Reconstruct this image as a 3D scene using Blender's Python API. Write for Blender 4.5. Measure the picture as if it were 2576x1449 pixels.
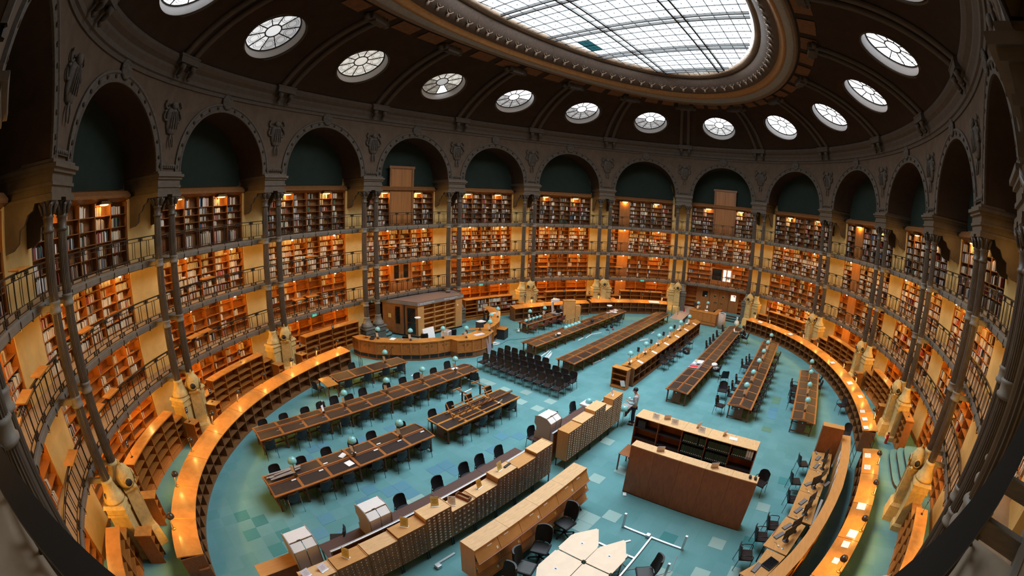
import bpy, bmesh, math, random
from math import sin, cos, pi, radians, hypot, atan2, sqrt, asin, acos
from bisect import bisect_left
from mathutils import Vector, Matrix

for _o in list(bpy.data.objects):
    bpy.data.objects.remove(_o)
rnd = random.Random(11)
sc = bpy.context.scene
C = sc.collection

# ------------------------------------------------------------------ camera, world, daylight, exposure
CAMP = Vector((17.529, 8.555, 9.147))
YAW, PITCH, ROLL = -2.43081, -0.198113, 0.030858
_f = Vector((cos(YAW) * cos(PITCH), sin(YAW) * cos(PITCH), sin(PITCH)))
_r = Vector((sin(YAW), -cos(YAW), 0.0))
_u = _r.cross(_f)
CR = cos(ROLL) * _r + sin(ROLL) * _u
CU = -sin(ROLL) * _r + cos(ROLL) * _u
CF = _f
cd = bpy.data.cameras.new('camera')
cd.type = 'PANO'
cd.panorama_type = 'FISHEYE_EQUISOLID'
cd.fisheye_lens = 15.048
cd.fisheye_fov = radians(200)
cd.sensor_width = 36.0
cd.sensor_fit = 'HORIZONTAL'
cd.clip_start = 0.02
cd.clip_end = 300
cam = bpy.data.objects.new('camera', cd)
cam.matrix_world = Matrix(((CR.x, CU.x, -CF.x, CAMP.x), (CR.y, CU.y, -CF.y, CAMP.y), (CR.z, CU.z, -CF.z, CAMP.z), (0, 0, 0, 1)))
C.objects.link(cam)
sc.camera = cam

w = bpy.data.worlds.new('overcast_sky')
w.use_nodes = True
w.node_tree.nodes['Background'].inputs[0].default_value = (0.86, 0.93, 1.0, 1)
w.node_tree.nodes['Background'].inputs[1].default_value = 3.0
sc.world = w

def light(name, typ, loc, power, col, **kw):
    l = bpy.data.lights.new(name, typ)
    l.energy = power
    l.color = col
    for k, v in kw.items():
        setattr(l, k, v)
    o = bpy.data.objects.new(name, l)
    o.location = loc
    C.objects.link(o)
    return o

# the overcast daylight that stands above the glazed roof
light('skylight_daylight', 'AREA', (0, 0, 20.6), 11000, (0.93, 0.97, 1.0), shape='ELLIPSE', size=24.0, size_y=13.0)

sc.view_settings.view_transform = 'Standard'
sc.view_settings.look = 'None'
sc.view_settings.gamma = 1.0
sc.view_settings.use_curve_mapping = False
sc.view_settings.exposure = 0.0
sc.render.film_transparent = False
cy = sc.cycles
cy.max_bounces = 6
cy.diffuse_bounces = 3
cy.glossy_bounces = 2
cy.transmission_bounces = 2
cy.transparent_max_bounces = 8
cy.caustics_reflective = False
cy.caustics_refractive = False
cy.sample_clamp_indirect = 3.0
cy.sample_clamp_direct = 12.0
cy.use_denoising = True

WARM = (1.0, 0.46, 0.07)
WARM2 = (1.0, 0.48, 0.08)

# ------------------------------------------------------------------ materials
MT = {}
def _mk(name):
    m = bpy.data.materials.new(name)
    m.use_nodes = True
    MT[name] = m
    return m, m.node_tree, m.node_tree.nodes['Principled BSDF']

def plain(name, col, rough=0.6, metal=0.0, spec=0.4, var=0.0, nscale=3.0, namp=0.0, stretch=(1, 1, 1), bump=0.0, emis=None, estr=0.0, orand=0.0):
    m, nt, b = _mk(name)
    b.inputs['Base Color'].default_value = (*col, 1)
    b.inputs['Roughness'].default_value = rough
    b.inputs['Metallic'].default_value = metal
    b.inputs['Specular IOR Level'].default_value = spec
    N, L = nt.nodes, nt.links
    if namp or orand or bump:
        val = None
        if namp or bump:
            tc = N.new('ShaderNodeTexCoord')
            mp = N.new('ShaderNodeMapping')
            mp.inputs['Scale'].default_value = stretch
            L.new(tc.outputs['Object'], mp.inputs['Vector'])
            nz = N.new('ShaderNodeTexNoise')
            nz.inputs['Scale'].default_value = nscale
            nz.inputs['Detail'].default_value = 5
            nz.inputs['Distortion'].default_value = 0.6
            L.new(mp.outputs[0], nz.inputs['Vector'])
            if namp:
                mr = N.new('ShaderNodeMapRange')
                mr.inputs[1].default_value = 0.25
                mr.inputs[2].default_value = 0.75
                mr.inputs[3].default_value = 1 - namp
                mr.inputs[4].default_value = 1 + namp
                L.new(nz.outputs['Fac'], mr.inputs[0])
                val = mr.outputs[0]
            if bump:
                bp = N.new('ShaderNodeBump')
                bp.inputs['Strength'].default_value = bump
                bp.inputs['Distance'].default_value = 0.02
                L.new(nz.outputs['Fac'], bp.inputs['Height'])
                L.new(bp.outputs[0], b.inputs['Normal'])
        if orand:
            oi = N.new('ShaderNodeObjectInfo')
            mr2 = N.new('ShaderNodeMapRange')
            mr2.inputs[3].default_value = 1 - orand
            mr2.inputs[4].default_value = 1 + orand
            L.new(oi.outputs['Random'], mr2.inputs[0])
            if val is None:
                val = mr2.outputs[0]
            else:
                mu = N.new('ShaderNodeMath')
                mu.operation = 'MULTIPLY'
                L.new(val, mu.inputs[0])
                L.new(mr2.outputs[0], mu.inputs[1])
                val = mu.outputs[0]
        if val is not None:
            vm = N.new('ShaderNodeVectorMath')
            vm.operation = 'SCALE'
            vm.inputs[0].default_value = col
            L.new(val, vm.inputs['Scale'])
            L.new(vm.outputs[0], b.inputs['Base Color'])
    if emis:
        b.inputs['Emission Color'].default_value = (*emis, 1)
        b.inputs['Emission Strength'].default_value = estr
        m.cycles.emission_sampling = 'NONE'
    return m

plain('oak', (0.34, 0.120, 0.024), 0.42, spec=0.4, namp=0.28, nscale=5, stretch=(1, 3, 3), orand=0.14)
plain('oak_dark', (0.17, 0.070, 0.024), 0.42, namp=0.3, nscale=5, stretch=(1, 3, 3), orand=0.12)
plain('oak_top', (0.44, 0.185, 0.042), 0.27, spec=0.5, namp=0.22, nscale=3, stretch=(1, 1, 1), orand=0.08)
plain('table_wood', (0.30, 0.105, 0.028), 0.35, spec=0.5, namp=0.25, nscale=4, stretch=(1, 3, 1), orand=0.08)
plain('table_under', (0.10, 0.042, 0.018), 0.55, namp=0.25, nscale=4, orand=0.1)
plain('ply', (0.62, 0.385, 0.19), 0.45, namp=0.16, nscale=4, stretch=(1, 6, 1), orand=0.06)
plain('veneer', (0.23, 0.075, 0.020), 0.4, namp=0.22, nscale=3, stretch=(4, 4, 1), orand=0.06)
plain('beech', (0.50, 0.25, 0.085), 0.38, namp=0.12, nscale=3, stretch=(1, 5, 1), orand=0.05)
plain('birch_top', (0.78, 0.60, 0.44), 0.4, namp=0.06, nscale=4)
plain('drawer_wood', (0.24, 0.11, 0.036), 0.5, namp=0.3, nscale=3, orand=0.18)
plain('brown_laminate', (0.085, 0.042, 0.036), 0.5, namp=0.12, nscale=20)
plain('leather', (0.018, 0.016, 0.020), 0.38, spec=0.5, namp=0.3, nscale=9, orand=0.25)
plain('chair_black', (0.011, 0.011, 0.013), 0.45, spec=0.4, namp=0.15, nscale=8)
plain('seat_fabric', (0.030, 0.022, 0.022), 0.9, spec=0.1, namp=0.25, nscale=30)
plain('brown_leather', (0.20, 0.045, 0.024), 0.45, namp=0.25, nscale=8)
plain('red_fabric', (0.17, 0.008, 0.014), 0.9, namp=0.15, nscale=20)
plain('grey_fabric', (0.085, 0.085, 0.09), 0.9, namp=0.15, nscale=20)
plain('black_metal', (0.012, 0.012, 0.013), 0.4, metal=0.2, spec=0.5)
plain('chrome', (0.62, 0.62, 0.63), 0.25, metal=1.0)
plain('aluminium', (0.55, 0.57, 0.60), 0.38, metal=0.7)
plain('brass', (0.42, 0.25, 0.08), 0.35, metal=1.0)
plain('plaster', (0.60, 0.42, 0.17), 0.85, spec=0.15, namp=0.10, nscale=2.5, orand=0.04)
plain('stone', (0.50, 0.36, 0.15), 0.75, spec=0.2, namp=0.18, nscale=7, bump=0.15)
plain('grey_stone', (0.105, 0.095, 0.080), 0.6, namp=0.22, nscale=6, bump=0.1)
plain('iron', (0.075, 0.060, 0.047), 0.5, metal=0.15, namp=0.2, nscale=4, orand=0.08)
plain('iron_grey', (0.15, 0.135, 0.115), 0.6, namp=0.15, nscale=4)
plain('rail_iron', (0.022, 0.017, 0.013), 0.5, metal=0.3, spec=0.4)
plain('gallery_stone', (0.26, 0.20, 0.145), 0.8, namp=0.12, nscale=5)
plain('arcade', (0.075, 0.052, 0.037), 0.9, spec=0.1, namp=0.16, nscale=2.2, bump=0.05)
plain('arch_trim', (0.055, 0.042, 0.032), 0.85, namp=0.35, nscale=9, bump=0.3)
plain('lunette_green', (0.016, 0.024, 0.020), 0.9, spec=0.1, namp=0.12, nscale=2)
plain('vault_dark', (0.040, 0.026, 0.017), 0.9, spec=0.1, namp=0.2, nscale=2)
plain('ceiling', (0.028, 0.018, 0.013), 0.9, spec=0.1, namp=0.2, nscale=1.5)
plain('rib', (0.050, 0.036, 0.026), 0.8, namp=0.2, nscale=4)
plain('ring_brown', (0.13, 0.080, 0.048), 0.6, namp=0.2, nscale=6)
plain('ring_gold', (0.30, 0.15, 0.055), 0.45, metal=0.4, namp=0.2, nscale=6)
plain('ring_grey', (0.22, 0.205, 0.19), 0.55, namp=0.15, nscale=5)
plain('frieze', (0.072, 0.046, 0.033), 0.75, namp=0.25, nscale=8)
plain('coffer', (0.11, 0.042, 0.012), 0.8, namp=0.3, nscale=5)
plain('muntin', (0.030, 0.027, 0.026), 0.6)
plain('reveal', (0.62, 0.63, 0.66), 0.7)
plain('paper', (0.83, 0.82, 0.84), 0.8, namp=0.04, nscale=20)
plain('paper_lilac', (0.62, 0.55, 0.60), 0.8, namp=0.05, nscale=20)
plain('paper_yellow', (0.60, 0.47, 0.17), 0.7, namp=0.06, nscale=20)
plain('paper_ochre', (0.50, 0.27, 0.04), 0.7, namp=0.06, nscale=20)
plain('ink', (0.03, 0.03, 0.03), 0.8)
plain('red_print', (0.55, 0.03, 0.03), 0.7)
plain('label_card', (0.74, 0.70, 0.58), 0.7, orand=0.18)
plain('lamp_teal', (0.21, 0.50, 0.52), 0.22, spec=0.6)
plain('lamp_brown', (0.055, 0.036, 0.024), 0.28, spec=0.6, metal=0.3)
plain('bulb', (1, 0.8, 0.5), 0.5, emis=(1.0, 0.86, 0.66), estr=22)
plain('warm_bulb', (1, 0.7, 0.3), 0.5, emis=(1.0, 0.66, 0.24), estr=9)
plain('flood_bulb', (1, 1, 1), 0.5, emis=(0.95, 0.95, 1.0), estr=60)
plain('machine_white', (0.70, 0.67, 0.67), 0.5, namp=0.03, nscale=6)
plain('machine_grey', (0.30, 0.27, 0.265), 0.6)
plain('machine_dark', (0.02, 0.02, 0.024), 0.5)
plain('screen', (0.006, 0.006, 0.008), 0.12, spec=0.6)
plain('kiosk_roof', (0.165, 0.115, 0.100), 0.9, namp=0.06, nscale=5)
plain('kiosk_fascia', (0.20, 0.185, 0.175), 0.7)
plain('white_paint', (0.80, 0.80, 0.82), 0.6)
plain('mauve_panel', (0.24, 0.22, 0.27), 0.7)
plain('dark_glass', (0.012, 0.010, 0.008), 0.08, spec=0.7)
plain('green_sign', (0.02, 0.30, 0.22), 0.5, emis=(0.02, 0.5, 0.36), estr=0.5)
plain('ext_red', (0.50, 0.012, 0.012), 0.3, spec=0.6)
plain('black_bag', (0.012, 0.012, 0.014), 0.3, spec=0.6, namp=0.4, nscale=14, bump=0.6)
plain('grey_coat', (0.40, 0.41, 0.46), 0.9, namp=0.2, nscale=20, bump=0.2)
plain('denim', (0.010, 0.014, 0.032), 0.9, namp=0.2, nscale=30)
plain('skin', (0.45, 0.25, 0.17), 0.6)
plain('hair', (0.010, 0.008, 0.008), 0.6)
plain('shoe', (0.05, 0.025, 0.018), 0.6)
plain('clear_plastic', (0.62, 0.64, 0.62), 0.15, spec=0.6, namp=0.25, nscale=9, bump=0.7)
plain('cardboard', (0.42, 0.31, 0.25), 0.85, namp=0.05, nscale=8)
plain('blue_print', (0.30, 0.34, 0.42), 0.7, namp=0.35, nscale=9)
plain('book_green', (0.020, 0.034, 0.012), 0.7, orand=0.3)
plain('book_brown', (0.055, 0.024, 0.014), 0.7, orand=0.3)
plain('door_panel', (0.26, 0.105, 0.033), 0.38, namp=0.22, nscale=2.5, stretch=(3, 3, 1), orand=0.05)
plain('step_wood', (0.07, 0.035, 0.015), 0.5)
plain('carpet_pale', (0.25, 0.37, 0.36), 0.98, spec=0.05, namp=0.10, nscale=30, orand=0.12)
plain('carpet_blue', (0.10, 0.235, 0.31), 0.98, spec=0.05, namp=0.10, nscale=30, orand=0.06)
plain('carpet_dusk', (0.060, 0.205, 0.215), 0.98, spec=0.05, namp=0.10, nscale=30, orand=0.06)
plain('carpet_green', (0.115, 0.215, 0.155), 0.98, spec=0.05, namp=0.10, nscale=30, orand=0.06)

# carpet: half-metre tiles that each took the dye a little differently
def carpet():
    m, nt, b = _mk('carpet')
    N, L = nt.nodes, nt.links
    tc = N.new('ShaderNodeTexCoord')
    ad = N.new('ShaderNodeVectorMath'); ad.operation = 'ADD'; ad.inputs[1].default_value = (60 - 0.05, 60 - 0.33, 0)
    L.new(tc.outputs['Object'], ad.inputs[0])
    sn = N.new('ShaderNodeVectorMath'); sn.operation = 'SNAP'; sn.inputs[1].default_value = (0.5, 0.5, 1)
    L.new(ad.outputs[0], sn.inputs[0])
    wn = N.new('ShaderNodeTexWhiteNoise'); wn.noise_dimensions = '2D'
    L.new(sn.outputs[0], wn.inputs['Vector'])
    rp = N.new('ShaderNodeValToRGB')
    e = rp.color_ramp.elements
    e[0].position = 0.0; e[0].color = (0.105, 0.255, 0.268, 1)
    e[1].position = 1.0; e[1].color = (0.128, 0.282, 0.305, 1)
    L.new(wn.outputs['Value'], rp.inputs[0])
    nz = N.new('ShaderNodeTexNoise'); nz.inputs['Scale'].default_value = 0.55; nz.inputs['Detail'].default_value = 6
    L.new(tc.outputs['Object'], nz.inputs['Vector'])
    mr = N.new('ShaderNodeMapRange'); mr.inputs[1].default_value = 0.3; mr.inputs[2].default_value = 0.7; mr.inputs[3].default_value = 0.86; mr.inputs[4].default_value = 1.10
    L.new(nz.outputs['Fac'], mr.inputs[0])
    n2 = N.new('ShaderNodeTexNoise'); n2.inputs['Scale'].default_value = 45; n2.inputs['Detail'].default_value = 2
    L.new(tc.outputs['Object'], n2.inputs['Vector'])
    m2 = N.new('ShaderNodeMapRange'); m2.inputs[1].default_value = 0.3; m2.inputs[2].default_value = 0.7; m2.inputs[3].default_value = 0.90; m2.inputs[4].default_value = 1.08
    L.new(n2.outputs['Fac'], m2.inputs[0])
    mu = N.new('ShaderNodeMath'); mu.operation = 'MULTIPLY'
    L.new(mr.outputs[0], mu.inputs[0]); L.new(m2.outputs[0], mu.inputs[1])
    vm = N.new('ShaderNodeVectorMath'); vm.operation = 'SCALE'
    L.new(rp.outputs[0], vm.inputs[0]); L.new(mu.outputs[0], vm.inputs['Scale'])
    L.new(vm.outputs[0], b.inputs['Base Color'])
    b.inputs['Roughness'].default_value = 0.98
    b.inputs['Specular IOR Level'].default_value = 0.05
carpet()

def glassmat(name, tint, trans=0.9):
    m, nt, b = _mk(name)
    N, L = nt.nodes, nt.links
    N.remove(b)
    t = N.new('ShaderNodeBsdfTransparent'); t.inputs[0].default_value = (*tint, 1)
    g = N.new('ShaderNodeBsdfGlossy'); g.inputs['Roughness'].default_value = 0.1
    mx = N.new('ShaderNodeMixShader'); mx.inputs[0].default_value = 1 - trans
    L.new(t.outputs[0], mx.inputs[1]); L.new(g.outputs[0], mx.inputs[2])
    L.new(mx.outputs[0], N['Material Output'].inputs[0])
glassmat('roof_glass', (0.93, 0.96, 0.97), 0.95)
glassmat('roof_glass_tint', (0.10, 0.22, 0.23), 0.95)

def litpane(name, col, s):
    m, nt, b = _mk(name)
    b.inputs['Base Color'].default_value = (0.7, 0.72, 0.75, 1)
    b.inputs['Roughness'].default_value = 0.3
    b.inputs['Emission Color'].default_value = (*col, 1)
    b.inputs['Emission Strength'].default_value = s
    m.cycles.emission_sampling = 'NONE'
litpane('pane_bright', (0.95, 0.97, 1.0), 2.2)
litpane('pane_mid', (0.86, 0.88, 0.90), 0.80)
litpane('pane_grey', (0.78, 0.80, 0.84), 0.42)
litpane('pane_warm', (0.90, 0.86, 0.78), 0.66)
litpane('pane_dim', (0.74, 0.70, 0.62), 0.22)
litpane('hall_light', (0.95, 0.85, 0.72), 0.9)

BOOKCOL = [(0.56, 0.48, 0.34), (0.62, 0.57, 0.48), (0.45, 0.33, 0.20), (0.30, 0.055, 0.045), (0.10, 0.055, 0.035), (0.035, 0.035, 0.042), (0.06, 0.10, 0.17), (0.06, 0.12, 0.075), (0.66, 0.65, 0.64), (0.36, 0.32, 0.28)]
BOOKNAME = ['cream', 'ivory', 'tan', 'red', 'brown', 'black', 'blue', 'green', 'white', 'grey']
for _n, _c in zip(BOOKNAME, BOOKCOL):
    plain('book_' + _n + '_cloth', _c, 0.7, spec=0.2)
def bookmat():
    m, nt, b = _mk('books')
    a = nt.nodes.new('ShaderNodeVertexColor'); a.layer_name = 'Col'
    nt.links.new(a.outputs[0], b.inputs['Base Color'])
    b.inputs['Roughness'].default_value = 0.7
    b.inputs['Specular IOR Level'].default_value = 0.2
bookmat()
# ------------------------------------------------------------------ mesh and object helpers
class MB:
    """Collects shapes; build() links them as one mesh object."""
    def __init__(s):
        s.v = []; s.f = []; s.sm = []
    def add(s, vs, fs, smooth=False):
        n = len(s.v)
        s.v.extend(vs)
        s.f.extend([tuple(i + n for i in f) for f in fs])
        s.sm.extend([smooth] * len(fs))
        return s
    def box(s, cx, cy, cz, sx, sy, sz, rz=0.0, rx=0.0, ry=0.0):
        M = Matrix.Translation((cx, cy, cz)) @ Matrix.Rotation(rz, 4, 'Z') @ Matrix.Rotation(ry, 4, 'Y') @ Matrix.Rotation(rx, 4, 'X')
        vs = [tuple(M @ Vector((x * sx / 2, y * sy / 2, z * sz / 2))) for x in (-1, 1) for y in (-1, 1) for z in (-1, 1)]
        return s.add(vs, [(0, 1, 3, 2), (4, 6, 7, 5), (0, 4, 5, 1), (2, 3, 7, 6), (0, 2, 6, 4), (1, 5, 7, 3)])
    def frustum(s, cx, cy, z0, z1, sx0, sy0, sx1, sy1):
        vs = [(cx + a * sx0 / 2, cy + b * sy0 / 2, z0) for a, b in ((-1, -1), (1, -1), (1, 1), (-1, 1))] + [(cx + a * sx1 / 2, cy + b * sy1 / 2, z1) for a, b in ((-1, -1), (1, -1), (1, 1), (-1, 1))]
        return s.add(vs, [(3, 2, 1, 0), (4, 5, 6, 7), (0, 1, 5, 4), (1, 2, 6, 5), (2, 3, 7, 6), (3, 0, 4, 7)])
    def prism(s, poly, z0, z1):
        n = len(poly)
        vs = [(x, y, z0) for x, y in poly] + [(x, y, z1) for x, y in poly]
        return s.add(vs, [tuple(range(n - 1, -1, -1)), tuple(range(n, 2 * n))] + [(i, (i + 1) % n, (i + 1) % n + n, i + n) for i in range(n)])
    def lathe(s, prof, n=16, cx=0, cy=0, cz=0, flute=0.0, M=None):
        vs = []
        for r, z in prof:
            for k in range(n):
                a = 2 * pi * k / n
                q = r * (1 - flute * (k % 2))
                p = Vector((cx + q * cos(a), cy + q * sin(a), cz + z))
                if M is not None:
                    p = M @ p
                vs.append(tuple(p))
        fs = []
        for j in range(len(prof) - 1):
            for k in range(n):
                fs.append((j * n + k, j * n + (k + 1) % n, (j + 1) * n + (k + 1) % n, (j + 1) * n + k))
        if prof[0][0] > 1e-4: fs.append(tuple(range(n - 1, -1, -1)))
        if prof[-1][0] > 1e-4: fs.append(tuple((len(prof) - 1) * n + k for k in range(n)))
        return s.add(vs, fs, flute == 0)
    def tube(s, pts, r, n=8, closed=False):
        P = [Vector(p) for p in pts]
        m = len(P)
        vs = []
        for i, p in enumerate(P):
            d = (P[(i + 1) % m] - P[i - 1]) if closed else (P[min(i + 1, m - 1)] - P[max(i - 1, 0)])
            d.normalize()
            up = Vector((0, 0, 1)) if abs(d.z) < 0.95 else Vector((1, 0, 0))
            a = d.cross(up).normalized(); b = a.cross(d)
            rr = r[i] if isinstance(r, (list, tuple)) else r
            for k in range(n):
                t = 2 * pi * k / n
                vs.append(tuple(p + a * rr * cos(t) + b * rr * sin(t)))
        fs = []
        for i in range(m if closed else m - 1):
            j = (i + 1) % m
            for k in range(n):
                fs.append((i * n + k, i * n + (k + 1) % n, j * n + (k + 1) % n, j * n + k))
        if not closed:
            fs.append(tuple(range(n - 1, -1, -1))); fs.append(tuple((m - 1) * n + k for k in range(n)))
        return s.add(vs, fs, True)
    def grid(s, rows, closed=False, smooth=True):
        m, n = len(rows), len(rows[0])
        vs = [tuple(p) for r in rows for p in r]
        fs = []
        for i in range(m - 1):
            for k in range(n if closed else n - 1):
                fs.append((i * n + k, i * n + (k + 1) % n, (i + 1) * n + (k + 1) % n, (i + 1) * n + k))
        return s.add(vs, fs, smooth)
    def sphere(s, cx, cy, cz, rx, ry=None, rz=None, n=12, h=7):
        ry = ry or rx; rz = rz or rx
        rows = []
        for j in range(h + 1):
            a = -pi / 2 + pi * j / h
            rows.append([(cx + rx * cos(a) * cos(2 * pi * k / n), cy + ry * cos(a) * sin(2 * pi * k / n), cz + rz * sin(a)) for k in range(n)])
        return s.grid(rows, True, True)
    def mesh(s, name, mat):
        me = bpy.data.meshes.new(name)
        me.from_pydata(s.v, [], s.f)
        me.materials.append(MT[mat])
        me.polygons.foreach_set('use_smooth', s.sm)
        me.update()
        return me
    def build(s, name, mat, parent=None, loc=(0, 0, 0), rz=0.0):
        return ob(name, s.mesh(name, mat), parent, loc, (0, 0, rz))

def ob(name, me, parent=None, loc=(0, 0, 0), rot=(0, 0, 0), scale=(1, 1, 1)):
    o = bpy.data.objects.new(name, me)
    C.objects.link(o)
    if parent is not None: o.parent = parent
    o.location = loc
    o.rotation_euler = rot
    o.scale = scale
    return o

_cube = {}
def cube(mat):
    if mat not in _cube:
        _cube[mat] = MB().box(0, 0, 0, 1, 1, 1).mesh('block_' + mat, mat)
    return _cube[mat]
_bev = {}
def bevbox(sx, sy, sz, mat, b=0.01, seg=2):
    k = (round(sx, 3), round(sy, 3), round(sz, 3), mat, b)
    if k not in _bev:
        bm = bmesh.new()
        bmesh.ops.create_cube(bm, size=1)
        bmesh.ops.scale(bm, vec=(sx, sy, sz), verts=bm.verts)
        bmesh.ops.bevel(bm, geom=list(bm.edges), offset=b, segments=seg, affect='EDGES', profile=0.5)
        me = bpy.data.meshes.new('bevelled_block')
        bm.to_mesh(me); bm.free()
        me.materials.append(MT[mat])
        _bev[k] = me
    return _bev[k]
def box(name, mat, size, loc, parent=None, rot=(0, 0, 0)):
    """A plain block; loc is its centre (in the parent's frame)."""
    return ob(name, cube(mat), parent, loc, rot, size)
def bbox(name, mat, size, loc, parent=None, rot=(0, 0, 0), b=0.012):
    return ob(name, bevbox(*size, mat, min(b, min(size) * 0.45)), parent, loc, rot)

def tag(o, label, cat, group=None, kind=None):
    if label: o['label'] = label
    if cat: o['category'] = cat
    if group: o['group'] = group
    if kind: o['kind'] = kind
    return o
def thing(name, label, cat, loc=(0, 0, 0), rz=0.0, group=None):
    o = bpy.data.objects.new(name, None)
    o.empty_display_size = 0.1
    C.objects.link(o)
    o.location = loc
    o.rotation_euler = (0, 0, rz)
    return tag(o, label, cat, group)
def struct(o):
    o['kind'] = 'structure'
    return o
class Proto:
    """Parts of a kind of thing with shared meshes; put() makes one more individual of it."""
    def __init__(s, name, cat):
        s.name, s.cat, s.parts = name, cat, []
    def part(s, name, me, loc=(0, 0, 0), rot=(0, 0, 0), scale=(1, 1, 1), under=None, label=None):
        s.parts.append((name, me, loc, rot, scale, under, label))
        return len(s.parts) - 1
    def put(s, label, loc, rz=0.0, group=None, skip=()):
        t = thing(s.name, label, s.cat, loc, rz, group)
        made = {}
        for i, (n, me, l, r, sca, under, lab) in enumerate(s.parts):
            if n in skip: continue
            made[i] = ob(n, me, t if under is None else made[under], l, r, sca)
            if lab: made[i]['label'] = lab
        return t
def text(name, s, size, mat, parent, loc, rot, align='LEFT', extrude=0.002):
    cu = bpy.data.curves.new(name, 'FONT')
    cu.body = s; cu.size = size; cu.align_x = align; cu.extrude = extrude
    cu.materials.append(MT[mat])
    o = bpy.data.objects.new(name, cu)
    C.objects.link(o)
    me = bpy.data.meshes.new_from_object(o.evaluated_get(bpy.context.evaluated_depsgraph_get()))
    bpy.data.objects.remove(o)
    return ob(name, me, parent, loc, rot)

# ------------------------------------------------------------------ the oval: columns stand on an ellipse, 16 bays
A, B, TH = 21.0, 15.381, radians(-2.75)
_ct, _st = cos(TH), sin(TH)
def ell(t, o=0.0):
    """Point at ellipse parameter t (radians), o metres outside the column line."""
    c, s = cos(t), sin(t)
    nx, ny = B * c, A * s
    l = hypot(nx, ny)
    x, y = A * c + nx / l * o, B * s + ny / l * o
    return (x * _ct - y * _st, x * _st + y * _ct)
def ella(t, ia, ib):
    x, y = (A - ia) * cos(t), (B - ib) * sin(t)
    return (x * _ct - y * _st, x * _st + y * _ct)
def nang(t):
    return atan2(A * sin(t), B * cos(t)) + TH
def rzo(t):
    """Rotation for a frame with x to the right (seen from the room) and y outwards."""
    return nang(t) - pi / 2
_N = 6000
_tab = [0.0]
for _i in range(1, _N + 1):
    _t = (_i - 0.5) / _N * 2.4 * pi
    _tab.append(_tab[-1] + hypot(A * sin(_t), B * cos(_t)) * 2.4 * pi / _N)
def t2s(t):
    q = t / (2.4 * pi) * _N
    i = min(int(q), _N - 1)
    return _tab[i] + (_tab[i + 1] - _tab[i]) * (q - i)
def s2t(s):
    i = max(0, min(bisect_left(_tab, s) - 1, _N - 1))
    return (i + (s - _tab[i]) / (_tab[i + 1] - _tab[i])) / _N * 2.4 * pi
TPD = [377.982, 352.273, 326.67, 303.784, 282.527, 263.09, 244.016, 222.612, 197.975, 170.654, 144.496, 122.081, 102.201, 81.991, 61.8, 48.9, 17.982]
TP = [radians(d) for d in TPD]
SP = [t2s(t) for t in TP]
def bt(i, f):
    return s2t(SP[i] + (SP[i + 1] - SP[i]) * f)
def bw(i):
    return SP[i] - SP[i + 1]
def pt(k):
    return TP[k + 1]
G1, G2, G3 = 2.739, 5.087, 7.461
GZ = [0.0, G1, G2, G3]
ORD = ['leftmost', 'second', 'third', 'fourth', 'fifth', 'sixth', 'seventh', 'eighth', 'ninth', 'tenth', 'eleventh', 'twelfth', 'thirteenth', 'fourteenth', 'fifteenth', 'sixteenth']
def arch(i):
    return 'leftmost arch' if i == 0 else ORD[i] + ' arch from the left'
LV = ['ground floor', 'lowest gallery', 'middle gallery', 'top gallery']
def sweep(mb, ts, prof, closed=True, smooth=False, caps=True):
    """Sweep a profile of (o, z) along the oval."""
    rows = [[(*ell(t, o), z) for o, z in prof] for t in ts]
    n = len(prof)
    mb.grid(rows, closed, smooth)
    if closed and caps:
        b = len(mb.v) - len(ts) * n
        mb.f.append(tuple(b + k for k in range(n))); mb.sm.append(False)
        b = len(mb.v) - n
        mb.f.append(tuple(b + n - 1 - k for k in range(n))); mb.sm.append(False)
    return mb
def trange(a, b, n):
    return [a + (b - a) * k / n for k in range(n + 1)]
def full(n=160):
    return [2 * pi * k / n for k in range(n + 1)]
def project(p):
    d = (Vector(p) - CAMP)
    L_ = d.length
    d /= L_
    x, y, z = d.dot(CR), d.dot(CU), d.dot(CF)
    th = acos(max(-1, min(1, z)))
    R_ = 2 * 1076.79 * sin(th / 2)
    s_ = hypot(x, y) + 1e-9
    return 1288 + R_ * x / s_, 724.5 - R_ * y / s_, L_
# ------------------------------------------------------------------ floor, walls, galleries
fl = MB()
_ts = full(128)
fl.v = [(0, 0, 0)] + [(*ell(t, 2.1), 0) for t in _ts[:-1]]
fl.f = [(0, 1 + k, 1 + (k + 1) % 128) for k in range(128)]
fl.sm = [False] * 128
floor = struct(fl.build('floor', 'carpet'))
_seen = set()
def tile(u, v, mat):
    i, j = math.floor((u - 0.05) / 0.5), math.floor((v - 0.33) / 0.5)
    if (i, j) in _seen: return
    _seen.add((i, j))
    box('carpet_tile', mat, (0.494, 0.494, 0.006), (0.05 + 0.5 * i + 0.25, 0.33 + 0.5 * j + 0.25, 0.003), floor)
for u, v in [(3.77, 2.17), (5.44, 3.62), (6.31, 3.22), (8.38, 4.26), (7.88, 4.81), (8.78, 4.02), (7.33, 7.95), (4.73, 9.04), (8.84, 8.0), (8.37, 9.07),
             (2.3, -1.95), (3.05, -3.1), (2.9, -4.6), (2.8, -5.3), (2.75, -5.8), (2.5, -3.6), (3.5, -1.9), (11.1, -0.2), (11.6, -0.2), (9.4, 7.2), (8.3, 3.8), (2.3, 5.2)]:
    tile(u, v, 'carpet_pale')
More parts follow.
